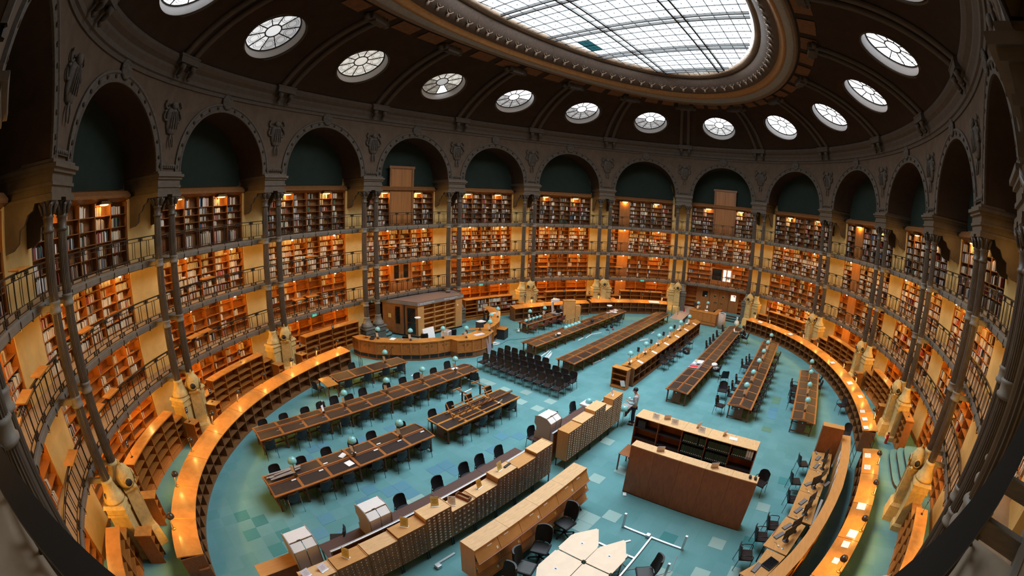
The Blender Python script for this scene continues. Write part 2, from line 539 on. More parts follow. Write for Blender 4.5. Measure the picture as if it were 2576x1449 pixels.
for u, v in [(11.13, -1.36), (11.63, -1.36), (11.13, -0.9), (12.22, -1.8), (12.7, -1.3), (14.3, -1.34), (14.8, -0.9), (14.3, -0.4), (10.04, -1.52), (9.5, -1.5), (9.5, -1.0), (12.1, -5.3), (12.6, -5.3),
             (13.4, -4.8), (10.6, -4.7), (9.1, -5.1), (8.3, -4.5), (6.6, -4.9), (-3.2, 8.2), (-2.7, 8.2), (-3.7, 7.9), (6.4, -1.2), (7.1, -0.7), (5.9, -0.9), (13.3, -4.3)]:
    tile(u, v, 'carpet_blue')
for u, v in [(16.4, -2.2), (16.9, -1.7), (15.9, -1.2), (16.4, -0.7), (15.4, -0.2), (15.9, 0.1), (16.6, -3.0), (15.2, 3.4), (13.5, 4.4), (12.0, 4.9), (2.5, 6.4), (3.0, 9.6), (1.2, 3.6), (7.8, 6.4), (6.9, 9.3)]:
    tile(u, v, 'carpet_dusk')
for u, v in [(-4.7, 8.2), (-5.2, 8.0), (-1.1, 7.9), (19.1, -2.2), (18.9, -3.4), (18.4, -4.4), (-4.1, 14.0), (-2.6, 14.2), (-1.4, 14.2)]:
    tile(u, v, 'carpet_green')

wall = MB()
sweep(wall, full(160), [(2.1, 0.0), (2.1, 10.55), (2.1, 16.3), (-0.4, 16.5)], closed=False)  # upper stretch and cap added out of sight to keep sky light out
wall = struct(wall.build('wall_oval', 'plaster'))
for k in range(16):
    m = MB()
    t0 = bt(k, 0.888); t1 = bt(k + 1, 0.112) if k < 15 else bt(0, 0.112) - 2 * pi
    sweep(m, trange(t0, t1, 6), [(1.6, 0.0), (1.6, 9.95), (2.12, 9.95), (2.12, 0.0)])
    m.build('plaster_pier', 'plaster', wall)
    if k not in (13, 14):
        m = MB()
        sweep(m, trange(t0, t1, 6), [(1.57, 0.0), (1.57, 0.22), (1.62, 0.22), (1.62, 0.0)])
        m.build('baseboard', 'oak_dark', wall)

for g in (1, 2, 3):
    z = GZ[g]
    d = MB()
    sweep(d, full(160), [(0.72, z - 0.05), (0.72, z), (2.1, z), (2.1, z - 0.16), (0.80, z - 0.16)], caps=False)
    d = struct(d.build('floor_gallery', 'gallery_stone'))
    m = MB()
    sweep(m, full(160), [(0.66, z - 0.04), (0.66, z + 0.025), (0.74, z + 0.025), (0.80, z - 0.20), (0.76, z - 0.24), (0.70, z - 0.20)], caps=False)
    m.build('fascia_beam', 'iron_grey', d)
    for k in range(16):                       # short beams that tie the columns to the gallery
        t = pt(k)
        for s in (-1, 1):
            c = Vector(ell(t, 0.0)); a = rzo(t)
            x, y = cos(a) * s * 0.477 - sin(a) * 0.36, sin(a) * s * 0.477 + cos(a) * 0.36
            box('tie_beam', 'iron_grey', (0.09, 0.72, 0.16), (c.x + x, c.y + y, z - 0.08), d, (0, 0, a))
    if g == 3:                                # the balcony under the photographer steps out between the columns
        m = MB()
        sweep(m, trange(bt(15, 0.09), bt(15, 0.91), 16), [(0.10, z - 0.12), (0.10, z), (0.75, z), (0.75, z - 0.12)])
        m.build('balcony_deck', 'gallery_stone', d)

# ------------------------------------------------------------------ arcade above the top gallery
ZS = 10.75
def arcpt(i, s, z, o):
    return (*ell(bt(i, 0.5 + s / bw(i)), o), z)
cart = MB()
cart.lathe([(0.0, -0.62), (0.26, -0.56), (0.36, -0.3), (0.40, 0.05), (0.33, 0.35), (0.16, 0.52), (0.0, 0.56)], 12, M=Matrix.Scale(0.45, 4, (0, 1, 0)))
for s in (-1, 1):
    cart.tube([(s * (0.42 + 0.16 * sin(a)), -0.05, 0.12 + 0.20 * cos(a)) for a in [0, .7, 1.4, 2.1, 2.8, 3.5, 4.2, 4.9]], 0.045, 6)
    cart.tube([(s * (0.40 + 0.14 * sin(a)), -0.05, 0.56 + 0.17 * cos(a)) for a in [0, .7, 1.4, 2.1, 2.8, 3.5, 4.2, 4.9]], 0.045, 6)
    cart.tube([(s * 0.06, -0.08, -0.62), (s * 0.13, -0.08, -0.85), (s * 0.09, -0.08, -1.10)], [0.05, 0.04, 0.03], 6)
for x in (-0.2, -0.07, 0.07, 0.2):
    cart.tube([(x * 0.7, -0.2, 0.3), (x, -0.21, 0.0), (x * 1.1, -0.17, -0.4)], 0.025, 5)
cart.sphere(0, -0.12, 0.55, 0.2, 0.12, 0.17, 10, 5)
cart_me = cart.mesh('cartouche', 'arch_trim')
med = MB()
med.lathe([(0.36, 0.0), (0.36, 0.06), (0.28, 0.1), (0.24, 0.05), (0.20, 0.05), (0.13, 0.1), (0.0, 0.13)], 16, M=Matrix.Rotation(pi / 2, 4, 'X'))
for a in range(8):
    med.sphere(0.30 * cos(a * pi / 4), -0.06, 0.30 * sin(a * pi / 4), 0.05, 0.05, 0.05, 6, 4)
med_me = med.mesh('medallion', 'arch_trim')
imp = MB()
imp.box(0, 0, 0, 1.02, 0.07, 0.16)
for s in (-1, 1):
    imp.tube([(s * 0.54, -0.05, -0.09), (s * 0.60, -0.05, 0), (s * 0.54, -0.05, 0.09)], 0.04, 6)
for k in range(7):
    imp.sphere(-0.42 + 0.14 * k, -0.05, -0.01, 0.05, 0.03, 0.05, 6, 4)
imp_me = imp.mesh('impost_ornament', 'arch_trim')
corb = MB()
corb.box(0, 0, 0.42, 1.25, 0.55, 0.28)
corb.box(0, 0.02, 0.60, 1.35, 0.62, 0.08)
corb_me = corb.mesh('corbel_block', 'rib')
scr = MB()
scr.tube([(0, -0.18 + 0.02, 0.28), (0, -0.26, 0.16), (0, -0.2, 0.02), (0, -0.08, -0.06), (0, 0.02, -0.16), (0, -0.02, -0.28)], [0.1, 0.13, 0.12, 0.1, 0.09, 0.07], 8)
scr.lathe([(0.0, -0.13), (0.12, -0.12), (0.12, 0.12), (0.0, 0.13)], 10, M=Matrix.Translation((0, -0.2, 0.16)) @ Matrix.Rotation(pi / 2, 4, 'Y'))
scr_me = scr.mesh('corbel_scroll', 'rib')
rivet_me = MB().sphere(0, 0, 0, 0.075, 0.05, 0.075, 8, 4).mesh('archivolt_boss', 'vault_dark')

for i in range(16):
    hw = bw(i) / 2
    RA = min(2.85, hw - 0.72)
    top = 15.05 - ZS
    NA = 40
    m = MB()
    rows = []
    cor_a = atan2(top, hw)
    for th in sorted([pi * a / NA for a in range(NA + 1)] + [cor_a, pi - cor_a]):
        ci, si = cos(th), sin(th)
        k = min(hw / abs(ci) if abs(ci) > 1e-6 else 1e9, top / si if si > 1e-6 else 1e9)
        rows.append([arcpt(i, ci * (RA + (k - RA) * q / 4), ZS + si * (RA + (k - RA) * q / 4), -0.1) for q in range(5)])
    m.grid(rows, False, False)
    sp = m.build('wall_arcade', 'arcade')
    struct(sp)
    m = MB()
    rows = [[arcpt(i, RA * cos(pi * a / NA), ZS + RA * sin(pi * a / NA), o) for o in (-0.12, 0.6, 1.3, 1.95)] for a in range(NA + 1)]
    m.grid(rows, False, True)
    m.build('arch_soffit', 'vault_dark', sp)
    m = MB()
    rows = []
    for a in range(NA + 1):
        th = pi * a / NA
        rows.append([arcpt(i, r * cos(th), ZS + r * sin(th), o) for r, o in ((RA - 0.01, -0.09), (RA - 0.01, -0.17), (RA + 0.06, -0.19), (RA + 0.10, -0.15), (RA + 0.26, -0.15), (RA + 0.30, -0.20), (RA + 0.38, -0.19), (RA + 0.38, -0.09))])
    m.grid(rows, False, False)
    ar = m.build('archivolt', 'arch_trim', sp)
    if i < 14:
        for a in range(1, 16):
            th = pi * a / 16
            x, y, z = arcpt(i, (RA + 0.18) * cos(th), ZS + (RA + 0.18) * sin(th), -0.17)
            ob('archivolt_boss', rivet_me, ar, (x, y, z), (0, 0, rzo(bt(i, 0.5 + (RA + 0.18) * cos(th) / bw(i)))))
    m = MB()
    rows = []
    for a in range(25):
        s = -RA * 0.999 + 2 * RA * 0.999 * a / 24
        rows.append([arcpt(i, s, z, 1.9) for z in (10.35, 10.75, ZS + sqrt(max(0, RA * RA - s * s)) + 0.01)])
    m.grid(rows, False, False)
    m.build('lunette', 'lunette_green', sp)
    if i < 14:
        t = bt(i, 0.5)
        x, y = ell(t, -0.16)
        ob('medallion', med_me, sp, (x, y, 14.08), (0, 0, rzo(t)))
    t = pt(i)
    a = rzo(t)
    x, y = ell(t, -0.14)
    if i not in (14, 15):
        ob('cartouche', cart_me, sp, (x, y, 12.85), (0, 0, a))
        ob('impost_ornament', imp_me, sp, (x, y, 11.02), (0, 0, a))
    # entablature block that the pair of columns carries
    eb = MB()
    for z0, z1, w_, o0 in ((9.93, 10.02, 1.55, -0.30), (10.02, 10.20, 1.40, -0.24), (10.20, 10.28, 1.50, -0.30), (10.28, 10.50, 1.44, -0.26), (10.50, 10.60, 1.56, -0.34), (10.60, 10.70, 1.66, -0.42), (10.70, 10.80, 1.56, -0.30)):
        cx, cy_ = ell(t, (o0 + 1.95) / 2)
        eb.box(cx, cy_, (z0 + z1) / 2, w_, 1.95 - o0, z1 - z0, a)
    eb = eb.build('entablature', 'iron', sp)
    cs = MB()                                  # scrolled console on each flank of the pier
    for s in (-1, 1):
        px = [(0.3, 9.95), (0.42, 9.70), (0.62, 9.62), (0.75, 9.40), (0.95, 9.30), (1.0, 9.0), (1.25, 8.85), (1.6, 8.8), (1.6, 9.95)]
        fr = Matrix.Translation((*ell(t, 0), 0)) @ Matrix.Rotation(a, 4, 'Z')
        n = len(px)
        vs = [tuple(fr @ Vector((s * (0.70 + q), o, z))) for q in (-0.05, 0.05) for o, z in px]
        cs.add(vs, [tuple(range(n)), tuple(range(2 * n - 1, n - 1, -1))] + [(k, (k + 1) % n, (k + 1) % n + n, k + n) for k in range(n)])
    cs.build('console', 'iron', sp)

# cornice, corbels and the coved ceiling
m = MB()
sweep(m, full(160), [(0.0, 14.25), (-0.16, 14.25), (-0.18, 14.40), (-0.26, 14.44), (-0.26, 14.62), (-0.36, 14.80), (-0.36, 14.92), (-0.52, 15.05), (-0.62, 15.20), (-0.62, 15.34), (-0.45, 15.40), (0.2, 15.40)], closed=False)
cor = struct(m.build('trim_1', 'rib'))
for k in range(16):
    t = pt(k); a = rzo(t)
    x, y = ell(t, -0.52)
    cb = ob('corbel', corb_me, cor, (x, y, 14.72), (0, 0, a))
    for s in (-1, 1):
        ob('corbel_scroll', scr_me, cb, (s * 0.36, 0.05, 0.0))
def cove(t, p):
    """Point of the ceiling at profile parameter p (0 at the cornice, 1 at the skylight ring)."""
    X = (1 - p) ** 2 * 0.5 + 2 * p * (1 - p) * 3.0 + p * p * 7.1
    Z = (1 - p) ** 2 * 15.35 + 2 * p * (1 - p) * 17.45 + p * p * 18.05
    k = (X - 0.5) / 6.6
    return Vector((*ella(t, 0.5 + 5.4 * k, 0.5 + 6.77 * k), Z))
POC = 0.40
OCW = []
cm = MB()
for i in range(16):
    tm = bt(i, 0.5)
    c = cove(tm, POC)
    e1 = (cove(bt(i, 0.52), POC) - cove(bt(i, 0.48), POC)) / 0.04
    e2 = (cove(tm, POC + 0.02) - cove(tm, POC - 0.02)) / 0.04
    RH = min(1.44, 0.42 * e1.length)
    hf, hp = RH / e1.length, RH / e2.length
    rows = []
    NA = 48
    ca, cb_ = atan2((1 - POC) / hp, 0.5 / hf), atan2(POC / hp, 0.5 / hf)
    for th in sorted([2 * pi * a / NA for a in range(NA)] + [ca, pi - ca, pi + cb_, 2 * pi - cb_]):
        dx, dy = cos(th), sin(th)
        k = min(0.5 / abs(dx * hf) if abs(dx) > 1e-6 else 1e9, ((1 - POC) if dy > 0 else POC) / abs(dy * hp) if abs(dy) > 1e-6 else 1e9)
        rows.append([cove(bt(i, 0.5 + dx * hf * (1 + (k - 1) * q / 5)), POC + dy * hp * (1 + (k - 1) * q / 5)) for q in range(6)])
    rows.append(rows[0])
    cm.grid(rows, False, True)
    OCW.append((c, e1.normalized(), e2.normalized(), RH))
# back-up shell just above the cove so that no light leaks at the cell corners
rows = [[cove(t, p) + Vector((0, 0, 0.06)) for p in (0.0, 0.03, 0.06)] for t in full(160)]
cm.grid(rows, False, True)
rows = [[cove(t, p) + Vector((0, 0, 0.05)) for p in (0.80, 0.9, 1.0)] for t in full(160)]
cm.grid(rows, False, True)
rows = [[cove(t, p) + Vector((0, 0, 1.0)) for p in (0.0, 0.15, 0.3, 0.45, 0.6, 0.8, 1.0)] for t in full(160)]
cm.grid(rows, False, True)
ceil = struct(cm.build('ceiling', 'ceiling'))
for k in range(16):
    t = pt(k)
    for s in (-1, 1):
        m = MB()
        rows = []
        for q in range(15):
            p = 0.035 + 0.90 * q / 14
            dt = 0.34 / hypot(A * sin(t), B * cos(t)) * (1 + 0.2 * p)
            P0, P1 = cove(t + s * dt * 0.55, p), cove(t + s * dt * 1.45, p)
            dn = Vector((0, 0, -0.16))
            rows.append([P0 + dn * 0.2, P0 + dn, P0 + dn * 1.3 + (P1 - P0) * 0.5, P1 + dn, P1 + dn * 0.2])
        m.grid(rows, False, True)
        m.build('rib', 'rib', ceil)
    bl = MB()
    P = cove(t, 0.90)
    bl.box(0, 0, -0.16, 1.3, 0.5, 0.30); bl.box(0, -0.1, -0.34, 0.9, 0.35, 0.14)
    for s in (-1, 1): bl.lathe([(0, -0.1), (0.18, -0.1), (0.18, 0.1), (0, 0.1)], 10, M=Matrix.Translation((s * 0.72, 0, -0.2)) @ Matrix.Rotation(pi / 2, 4, 'X'))
    bl.build('rib_capital', 'rib', ceil, P, rzo(t))
for k in range(48):                            # coffers in the flat band next to the ring
    t = 2 * pi * (k + 0.5) / 48
    m = MB()
    w_ = pi / 48 * 0.72
    rows = [[cove(t - w_, p) + Vector((0, 0, -0.05)), cove(t, p) + Vector((0, 0, -0.05)), cove(t + w_, p) + Vector((0, 0, -0.05))] for p in (0.875, 0.93, 0.975)]
    m.grid(rows, False, False)
    m.build('coffer', 'coffer', ceil)

# ------------------------------------------------------------------ skylight ring, frieze, glazing
SA, SB, SZ = 11.4, 6.0, 19.3
def rsweep(prof, n=160):
    mb = MB()
    ts = full(n)
    rows = []
    for t in ts:
        rows.append([(a_ * cos(t) * _ct - b_ * sin(t) * _st, a_ * cos(t) * _st + b_ * sin(t) * _ct, z) for a_, b_, z in prof])
    return mb.grid(rows, False, True)
ring = struct(rsweep([(15.25, 8.25, 18.10), (15.1, 8.12, 17.92), (14.9, 8.02, 17.88), (14.7, 7.95, 17.98)]).build('trim_2', 'ring_brown'))
rsweep([(14.7, 7.95, 17.98), (14.3, 7.80, 17.93), (13.9, 7.66, 18.02), (13.75, 7.6, 18.04)]).build('grey_band', 'ring_grey', ring)
rsweep([(13.75, 7.6, 18.04), (13.55, 7.5, 17.98), (13.3, 7.42, 18.02), (13.1, 7.33, 18.16), (12.9, 7.25, 18.24)]).build('gilt_moulding', 'ring_gold', ring)
rsweep([(12.9, 7.25, 18.24), (12.55, 6.95, 18.30), (12.1, 6.6, 18.60), (11.85, 6.38, 18.95), (11.8, 6.32, 19.12)]).build('frieze', 'frieze', ring)
rsweep([(11.8, 6.32, 19.12), (11.6, 6.18, 19.10), (11.55, 6.12, 19.18), (11.42, 6.02, 19.20), (11.40, 6.0, 19.45)]).build('glazing_kerb', 'ring_brown', ring)
sm_ = MB()
sm_.tube([(0.26 * cos(a), -0.02, 0.26 * sin(a)) for a in [x * 0.5 for x in range(13)]], 0.04, 6)
sm_.tube([(0.14 * cos(a), -0.04, 0.14 * sin(a)) for a in [x * 0.6 for x in range(9)]], 0.035, 6)
sm_.sphere(0, -0.03, -0.36, 0.09, 0.06, 0.13, 8, 5)
sm_.sphere(0.32, -0.02, 0.22, 0.07, 0.05, 0.10, 8, 4)
sm_.sphere(-0.32, -0.02, 0.22, 0.07, 0.05, 0.10, 8, 4)
sm_me = sm_.mesh('frieze_scroll', 'ring_brown')
_s = 0.0
_prev = None
_ts = []
for q in range(1440):
    t = 2 * pi * q / 1440
    p = Vector((12.2 * cos(t), 6.68 * sin(t)))
    if _prev is None or (p - _prev).length > 0.78:
        _ts.append(t); _prev = p
for t in _ts:
    x, y = 12.2 * cos(t), 6.68 * sin(t)
    n = atan2(12.2 * sin(t), 6.68 * cos(t)) + TH
    ob('frieze_scroll', sm_me, ring, (x * _ct - y * _st, x * _st + y * _ct, 18.62), (0.55, 0, n - pi / 2))

win = bpy.data.objects.new('window_1', None)
C.objects.link(win)
struct(win)
win.location = (0, 0, SZ)
win.rotation_euler = (0, 0, TH * 0)
us, vs_ = [], []
def lines(bars, half, n, band):
    """Pane edges: n panes between neighbouring double bars, one narrow band at each bar."""
    out = []
    bb = sorted(bars)
    for a_, b_ in zip(bb[:-1], bb[1:]):
        lo, hi = a_ + band / 2, b_ - band / 2
        out.append((a_ - band / 2, lo, True))
        out += [(lo + (hi - lo) * k / n, lo + (hi - lo) * (k + 1) / n, False) for k in range(n)]
    out.append((bb[-1] - band / 2, bb[-1] + band / 2, True))
    return out
UB = [-14.35, -10.25, -6.15, -2.05, 2.05, 6.15, 10.25, 14.35]
VB = [-6.6, -2.2, 2.2, 6.6]
ul = lines(UB, SA, 4, 0.5)
vl = lines(VB, SB, 5, 0.5)
def inside(u, v, g=0.0):
    return (u / (SA + g)) ** 2 + (v / (SB + g)) ** 2 < 1
panes, rest = [], MB()
for u0, u1, bu in ul:
    for v0, v1, bv in vl:
        cnr = [(u0, v0), (u1, v0), (u1, v1), (u0, v1)]
        if not any(inside(u, v, 0.25) for u, v in cnr): continue
        cu, cv = (u0 + u1) / 2, (v0 + v1) / 2
        panes.append((cu, cv, u1 - u0, v1 - v0))
panes.sort(key=lambda p: (project((p[0], p[1], SZ))[1] < -60, project((p[0], p[1], SZ))[2]))
tint = {0, 1, 2}
for k, (cu, cv, du, dv) in enumerate(panes):
    mt = 'roof_glass'
    if -4.9 < cu < -3.0 and -5.0 < cv < -4.0: mt = 'roof_glass_tint'
    if k < 300:
        box('pane', mt, (du - 0.035, dv - 0.035, 0.012), (cu, cv, 0.0), win)
    else:
        rest.box(cu, cv, 0, du - 0.035, dv - 0.035, 0.012)
if rest.v:
    o = rest.build('far_panes', 'roof_glass', win); o['kind'] = 'stuff'
def chord_u(u):
    return SB * sqrt(max(0, 1 - (u / SA) ** 2))
def chord_v(v):
    return SA * sqrt(max(0, 1 - (v / SB) ** 2))
for u in sorted({round(x, 3) for a_, b_, q in ul for x in (a_, b_)}):
    h = chord_u(u)
    if h > 0.2:
        main = any(abs(abs(u - b_) - 0.25) < 0.01 for b_ in UB)
        box('main_bar' if main else 'glazing_bar', 'muntin', (0.10 if main else 0.035, 2 * h, 0.16 if main else 0.05), (u, 0, -0.05 if main else -0.02), win)
for v in sorted({round(x, 3) for a_, b_, q in vl for x in (a_, b_)}):
    h = chord_v(v)
    if h > 0.2:
        main = any(abs(abs(v - b_) - 0.25) < 0.01 for b_ in VB)
        box('main_bar' if main else 'glazing_bar', 'muntin', (2 * h, 0.10 if main else 0.035, 0.16 if main else 0.05), (0, v, -0.05 if main else -0.02), win)
fb = MB()                                       # the thin lead lines that halve each pane, with a clip at the crossing
for cu, cv, du, dv in panes:
    if du > 0.6 and dv > 0.6 and inside(cu, cv):
        fb.box(cu, cv, -0.012, du, 0.012, 0.012); fb.box(cu, cv, -0.012, 0.012, dv, 0.012); fb.box(cu, cv, -0.02, 0.05, 0.05, 0.02)
o = fb.build('lead_lines', 'muntin', win)
o['kind'] = 'stuff'
# ------------------------------------------------------------------ round windows of the cove
hub_me = MB().tube([(0.40 * cos(2 * pi * k / 24), 0.40 * sin(2 * pi * k / 24), 0) for k in range(24)], 0.035, 6, True).mesh('hub_ring', 'muntin')
rim_me = MB().tube([(1.36 * cos(2 * pi * k / 40), 1.36 * sin(2 * pi * k / 40), 0) for k in range(40)], 0.05, 6, True).mesh('window_rim', 'muntin')
tr_me = MB().tube([(0.21 * cos(2 * pi * k / 18), 0.21 * sin(2 * pi * k / 18), 0) for k in range(18)], 0.010, 4, True).tube([(0.30 * cos(2 * pi * k / 22), 0.30 * sin(2 * pi * k / 22), 0) for k in range(22)], 0.010, 4, True).mesh('tracery', 'muntin')
spk_me = MB().box(0.87, 0, 0, 0.96, 0.045, 0.05).sphere(1.12, 0, -0.01, 0.04, 0.04, 0.04, 6, 4).mesh('spoke', 'muntin')
def petal(mat):
    a0, a1 = -pi / 10 + 0.012, pi / 10 - 0.012
    poly = [(0.42 * cos(a0 + (a1 - a0) * k / 4), 0.42 * sin(a0 + (a1 - a0) * k / 4)) for k in range(5)] + [(1.35 * cos(a1 - (a1 - a0) * k / 8), 1.35 * sin(a1 - (a1 - a0) * k / 8)) for k in range(9)]
    return MB().prism(poly, 0, 0.012).mesh('petal_pane', mat)
PET = {m_: petal(m_) for m_ in ('pane_bright', 'pane_mid', 'pane_grey', 'pane_warm', 'pane_dim')}
DSC = {m_: MB().lathe([(0.0, 0), (0.39, 0), (0.39, 0.012), (0, 0.012)], 24).mesh('hub_pane', m_) for m_ in PET}
rev = MB()
rev.grid([[(r * cos(2 * pi * k / 40), r * sin(2 * pi * k / 40), z) for z, r in ((0.02, 1.56), (0.03, 1.47), (0.0, 1.44), (-0.42, 1.36))] for k in range(41)], False, True)
rev_me = rev.mesh('window_reveal', 'reveal')
mould_me = MB().tube([(1.52 * cos(2 * pi * k / 40), 1.52 * sin(2 * pi * k / 40), 0.03) for k in range(40)], 0.07, 6, True).mesh('window_moulding', 'rib')
for i in range(16):
    c, e1, e2, RH = OCW[i]
    n = e1.cross(e2).normalized()
    if n.z > 0: n = -n
    e2 = n.cross(e1)
    if e2.z < 0: e2 = -e2; e1 = -e1
    wdw = bpy.data.objects.new('window_%d' % (i + 2), None)
    C.objects.link(wdw)
    struct(wdw)
    k_ = RH / 1.44
    e1, e2, n = e1 * k_, e2 * k_, n * k_
    wdw.matrix_world = Matrix(((e1.x, e2.x, n.x, c.x), (e1.y, e2.y, n.y, c.y), (e1.z, e2.z, n.z, c.z), (0, 0, 0, 1)))
    ob('window_reveal', rev_me, wdw)
    ob('window_moulding', mould_me, wdw)
    z = -0.40
    ob('window_rim', rim_me, wdw, (0, 0, z))
    ob('hub_ring', hub_me, wdw, (0, 0, z))
    hubm = 'pane_bright' if i not in (2, 3, 4) else ('pane_mid' if i == 2 else 'pane_warm' if i == 3 else 'pane_grey')
    ob('hub_pane', DSC[hubm], wdw, (0, 0, z - 0.02))
    for k in range(10):
        a = 2 * pi * (k + 0.5) / 10
        low = sin(a) < -0.3
        if i == 2: mt = 'pane_mid' if cos(a) < 0.3 else 'pane_grey'
        elif i == 3: mt = 'pane_warm'
        elif i == 4: mt = 'pane_bright' if (k == 8) else 'pane_warm' if sin(a) > 0.2 else 'pane_dim'
        elif i in (5, 6, 7): mt = 'pane_grey' if low else 'pane_bright'
        elif i == 8: mt = 'pane_mid' if low else 'pane_bright'
        else: mt = 'pane_bright'
        ob('petal_pane', PET[mt], wdw, (0, 0, z - 0.02), (0, 0, a))
        ob('spoke', spk_me, wdw, (0, 0, z), (0, 0, 2 * pi * k / 10))
        if mt != 'pane_bright' or (low and i not in (9,)):
            ob('tracery', tr_me, wdw, (0.93 * cos(a), 0.93 * sin(a), z + 0.005))
# ------------------------------------------------------------------ columns and steles
def lathe_me(name, mat, prof, n=20, flute=0.0):
    return MB().lathe(prof, n, flute=flute).mesh(name, mat)
def shaft_me(z0, z1, r0, r1, mat):
    return lathe_me('fluted_shaft', mat, [(r0, z0), (r0 * 0.99, z0 + (z1 - z0) * 0.5), (r1, z1)], 36, 0.13)
def collar_me(z, mat):
    return lathe_me('collar', mat, [(0.155, z - 0.22), (0.20, z - 0.19), (0.205, z - 0.15), (0.17, z - 0.12), (0.17, z + 0.02), (0.195, z + 0.05), (0.16, z + 0.09)], 20)
def capital_me(mat):
    m = MB().lathe([(0.15, 9.12), (0.19, 9.15), (0.19, 9.19), (0.155, 9.22), (0.16, 9.45), (0.20, 9.48), (0.17, 9.52), (0.20, 9.72), (0.30, 9.84), (0.31, 9.86)], 20)
    for k in range(8):
        a = k * pi / 4
        m.tube([(0.18 * cos(a), 0.18 * sin(a), 9.55), (0.25 * cos(a), 0.25 * sin(a), 9.72), (0.33 * cos(a), 0.33 * sin(a), 9.80), (0.31 * cos(a), 0.31 * sin(a), 9.72)], [0.05, 0.06, 0.05, 0.02], 6)
    m.box(0, 0, 9.89, 0.62, 0.62, 0.08)
    return m.mesh('capital', mat)
def base_me(zb, mat):
    return lathe_me('bell_base', mat, [(0.40, zb), (0.40, zb + 0.06), (0.36, zb + 0.10), (0.36, zb + 0.17), (0.31, zb + 0.20), (0.24, zb + 0.38), (0.205, zb + 0.55), (0.22, zb + 0.58), (0.22, zb + 0.62), (0.17, zb + 0.66)], 20)
def plinth_me(zb, mat):
    m = MB()
    m.box(0, 0, 0.10, 0.86, 0.86, 0.20); m.frustum(0, 0, 0.20, 0.28, 0.84, 0.84, 0.72, 0.72)
    m.box(0, 0, (0.28 + zb - 0.42) / 2, 0.70, 0.70, zb - 0.70)
    m.box(0, 0, zb - 0.38, 0.80, 0.80, 0.08); m.box(0, 0, zb - 0.24, 0.74, 0.74, 0.22); m.frustum(0, 0, zb - 0.13, zb - 0.02, 0.86, 0.86, 0.76, 0.76)
    return m.mesh('stone_plinth', mat)
COLP = {}
def column_proto(kind):
    if kind in COLP: return COLP[kind]
    zb = {'tall': 2.05, 'low': 1.18}[kind[0]]
    mat = 'stone' if kind[1] == 'stone' else 'grey_stone'
    p = Proto('column', 'column')
    p.part('stone_plinth', plinth_me(zb, mat))
    p.part('bell_base', base_me(zb, 'stone' if kind[1] == 'stone' else 'iron_grey'))
    zz = [zb + 0.66, G2, G3, 9.14]
    for k in range(3):
        p.part('fluted_shaft', shaft_me(zz[k], zz[k + 1], 0.168 - 0.006 * k, 0.158 - 0.006 * k, 'iron'))
    for g in (G1, G2, G3):
        if g > zb + 0.7 or g == G1 and kind[0] == 'low': p.part('collar', collar_me(g, 'iron_grey'))
    p.part('capital', capital_me('iron'))
    COLP[kind] = p
    return p
def between(k):
    if k == 15: return 'beyond the leftmost arch'
    if k >= 13: return 'close to the photographer, after the %s arch' % ORD[k]
    return 'between the %s and %s arches from the left' % (ORD[k], ORD[k + 1])
GREYP = {(3, -1), (3, 1), (4, -1), (4, 1), (7, 1), (8, -1)}
for k in range(16):
    t = pt(k); a = rzo(t); c = Vector(ell(t, 0.0))
    for s in (-1, 1):
        kind = ('low', 'grey') if k in (3, 4) else ('tall', 'grey') if (k, s) in GREYP else ('tall', 'stone')
        x, y = c.x + cos(a) * s * 0.477, c.y + sin(a) * s * 0.477
        column_proto(kind).put('%s fluted iron column %s' % ('left' if s < 0 else 'right', between(k)), (x, y, 0), a, 'paired columns round the oval')

st = Proto('carved_stele', 'heating stele')
m = MB(); m.box(0, 0, 0.10, 0.78, 0.74, 0.20); m.frustum(0, 0, 0.20, 0.62, 0.76, 0.72, 0.70, 0.66); m.frustum(0, 0, 0.62, 0.74, 0.72, 0.68, 0.56, 0.52)
st.part('pedestal', m.mesh('pedestal', 'stone'))
m = MB(); m.frustum(0, 0, 0.74, 2.16, 0.55, 0.50, 0.47, 0.44)
for x in (-0.19, 0.19): m.box(x, -0.262, 1.45, 0.03, 0.03, 1.20)
m.box(0, -0.262, 2.03, 0.40, 0.03, 0.05); m.box(0, -0.268, 0.86, 0.40, 0.03, 0.05); m.box(0, -0.262, 1.10, 0.34, 0.03, 0.04)
st.part('shaft', m.mesh('stele_shaft', 'stone'))
m = MB(); m.box(0, 0, 2.14, 0.56, 0.52, 0.07)
for s in (-1, 1): m.sphere(s * 0.30, -0.16, 2.20, 0.07, 0.07, 0.06, 8, 4)
m.tube([(0, -0.27, 2.30), (0, -0.31, 2.2), (0, -0.28, 2.08)], [0.03, 0.05, 0.03], 6)
st.part('necking', m.mesh('stele_necking', 'stone'))
m = MB(); m.lathe([(0.24, 2.17), (0.30, 2.30), (0.32, 2.46), (0.29, 2.62), (0.20, 2.78), (0.08, 2.86), (0.0, 2.88)], 16)
for k in range(26):
    a = k * 2.4; z = 2.58 + 0.011 * k
    q = 0.31 - 0.0095 * k
    m.sphere(q * cos(a), q * sin(a), z, 0.035, 0.035, 0.03, 6, 3)
st.part('head', m.mesh('stele_head', 'stone'))
m = MB().lathe([(0.0, 2.86), (0.05, 2.88), (0.03, 2.94), (0.045, 2.97), (0.0, 3.04)], 8)
st.part('finial', m.mesh('stele_finial', 'stone'))
po = MB().tube([(0.135 * cos(2 * pi * q / 16), 0, 0.135 * sin(2 * pi * q / 16)) for q in range(16)], 0.035, 6, True)
po_me = po.mesh('port_rim', 'stone')
ph_me = MB().lathe([(0.0, -0.02), (0.125, -0.02), (0.125, 0.03), (0, 0.03)], 14, M=Matrix.Rotation(pi / 2, 4, 'X')).mesh('port_grille', 'machine_dark')
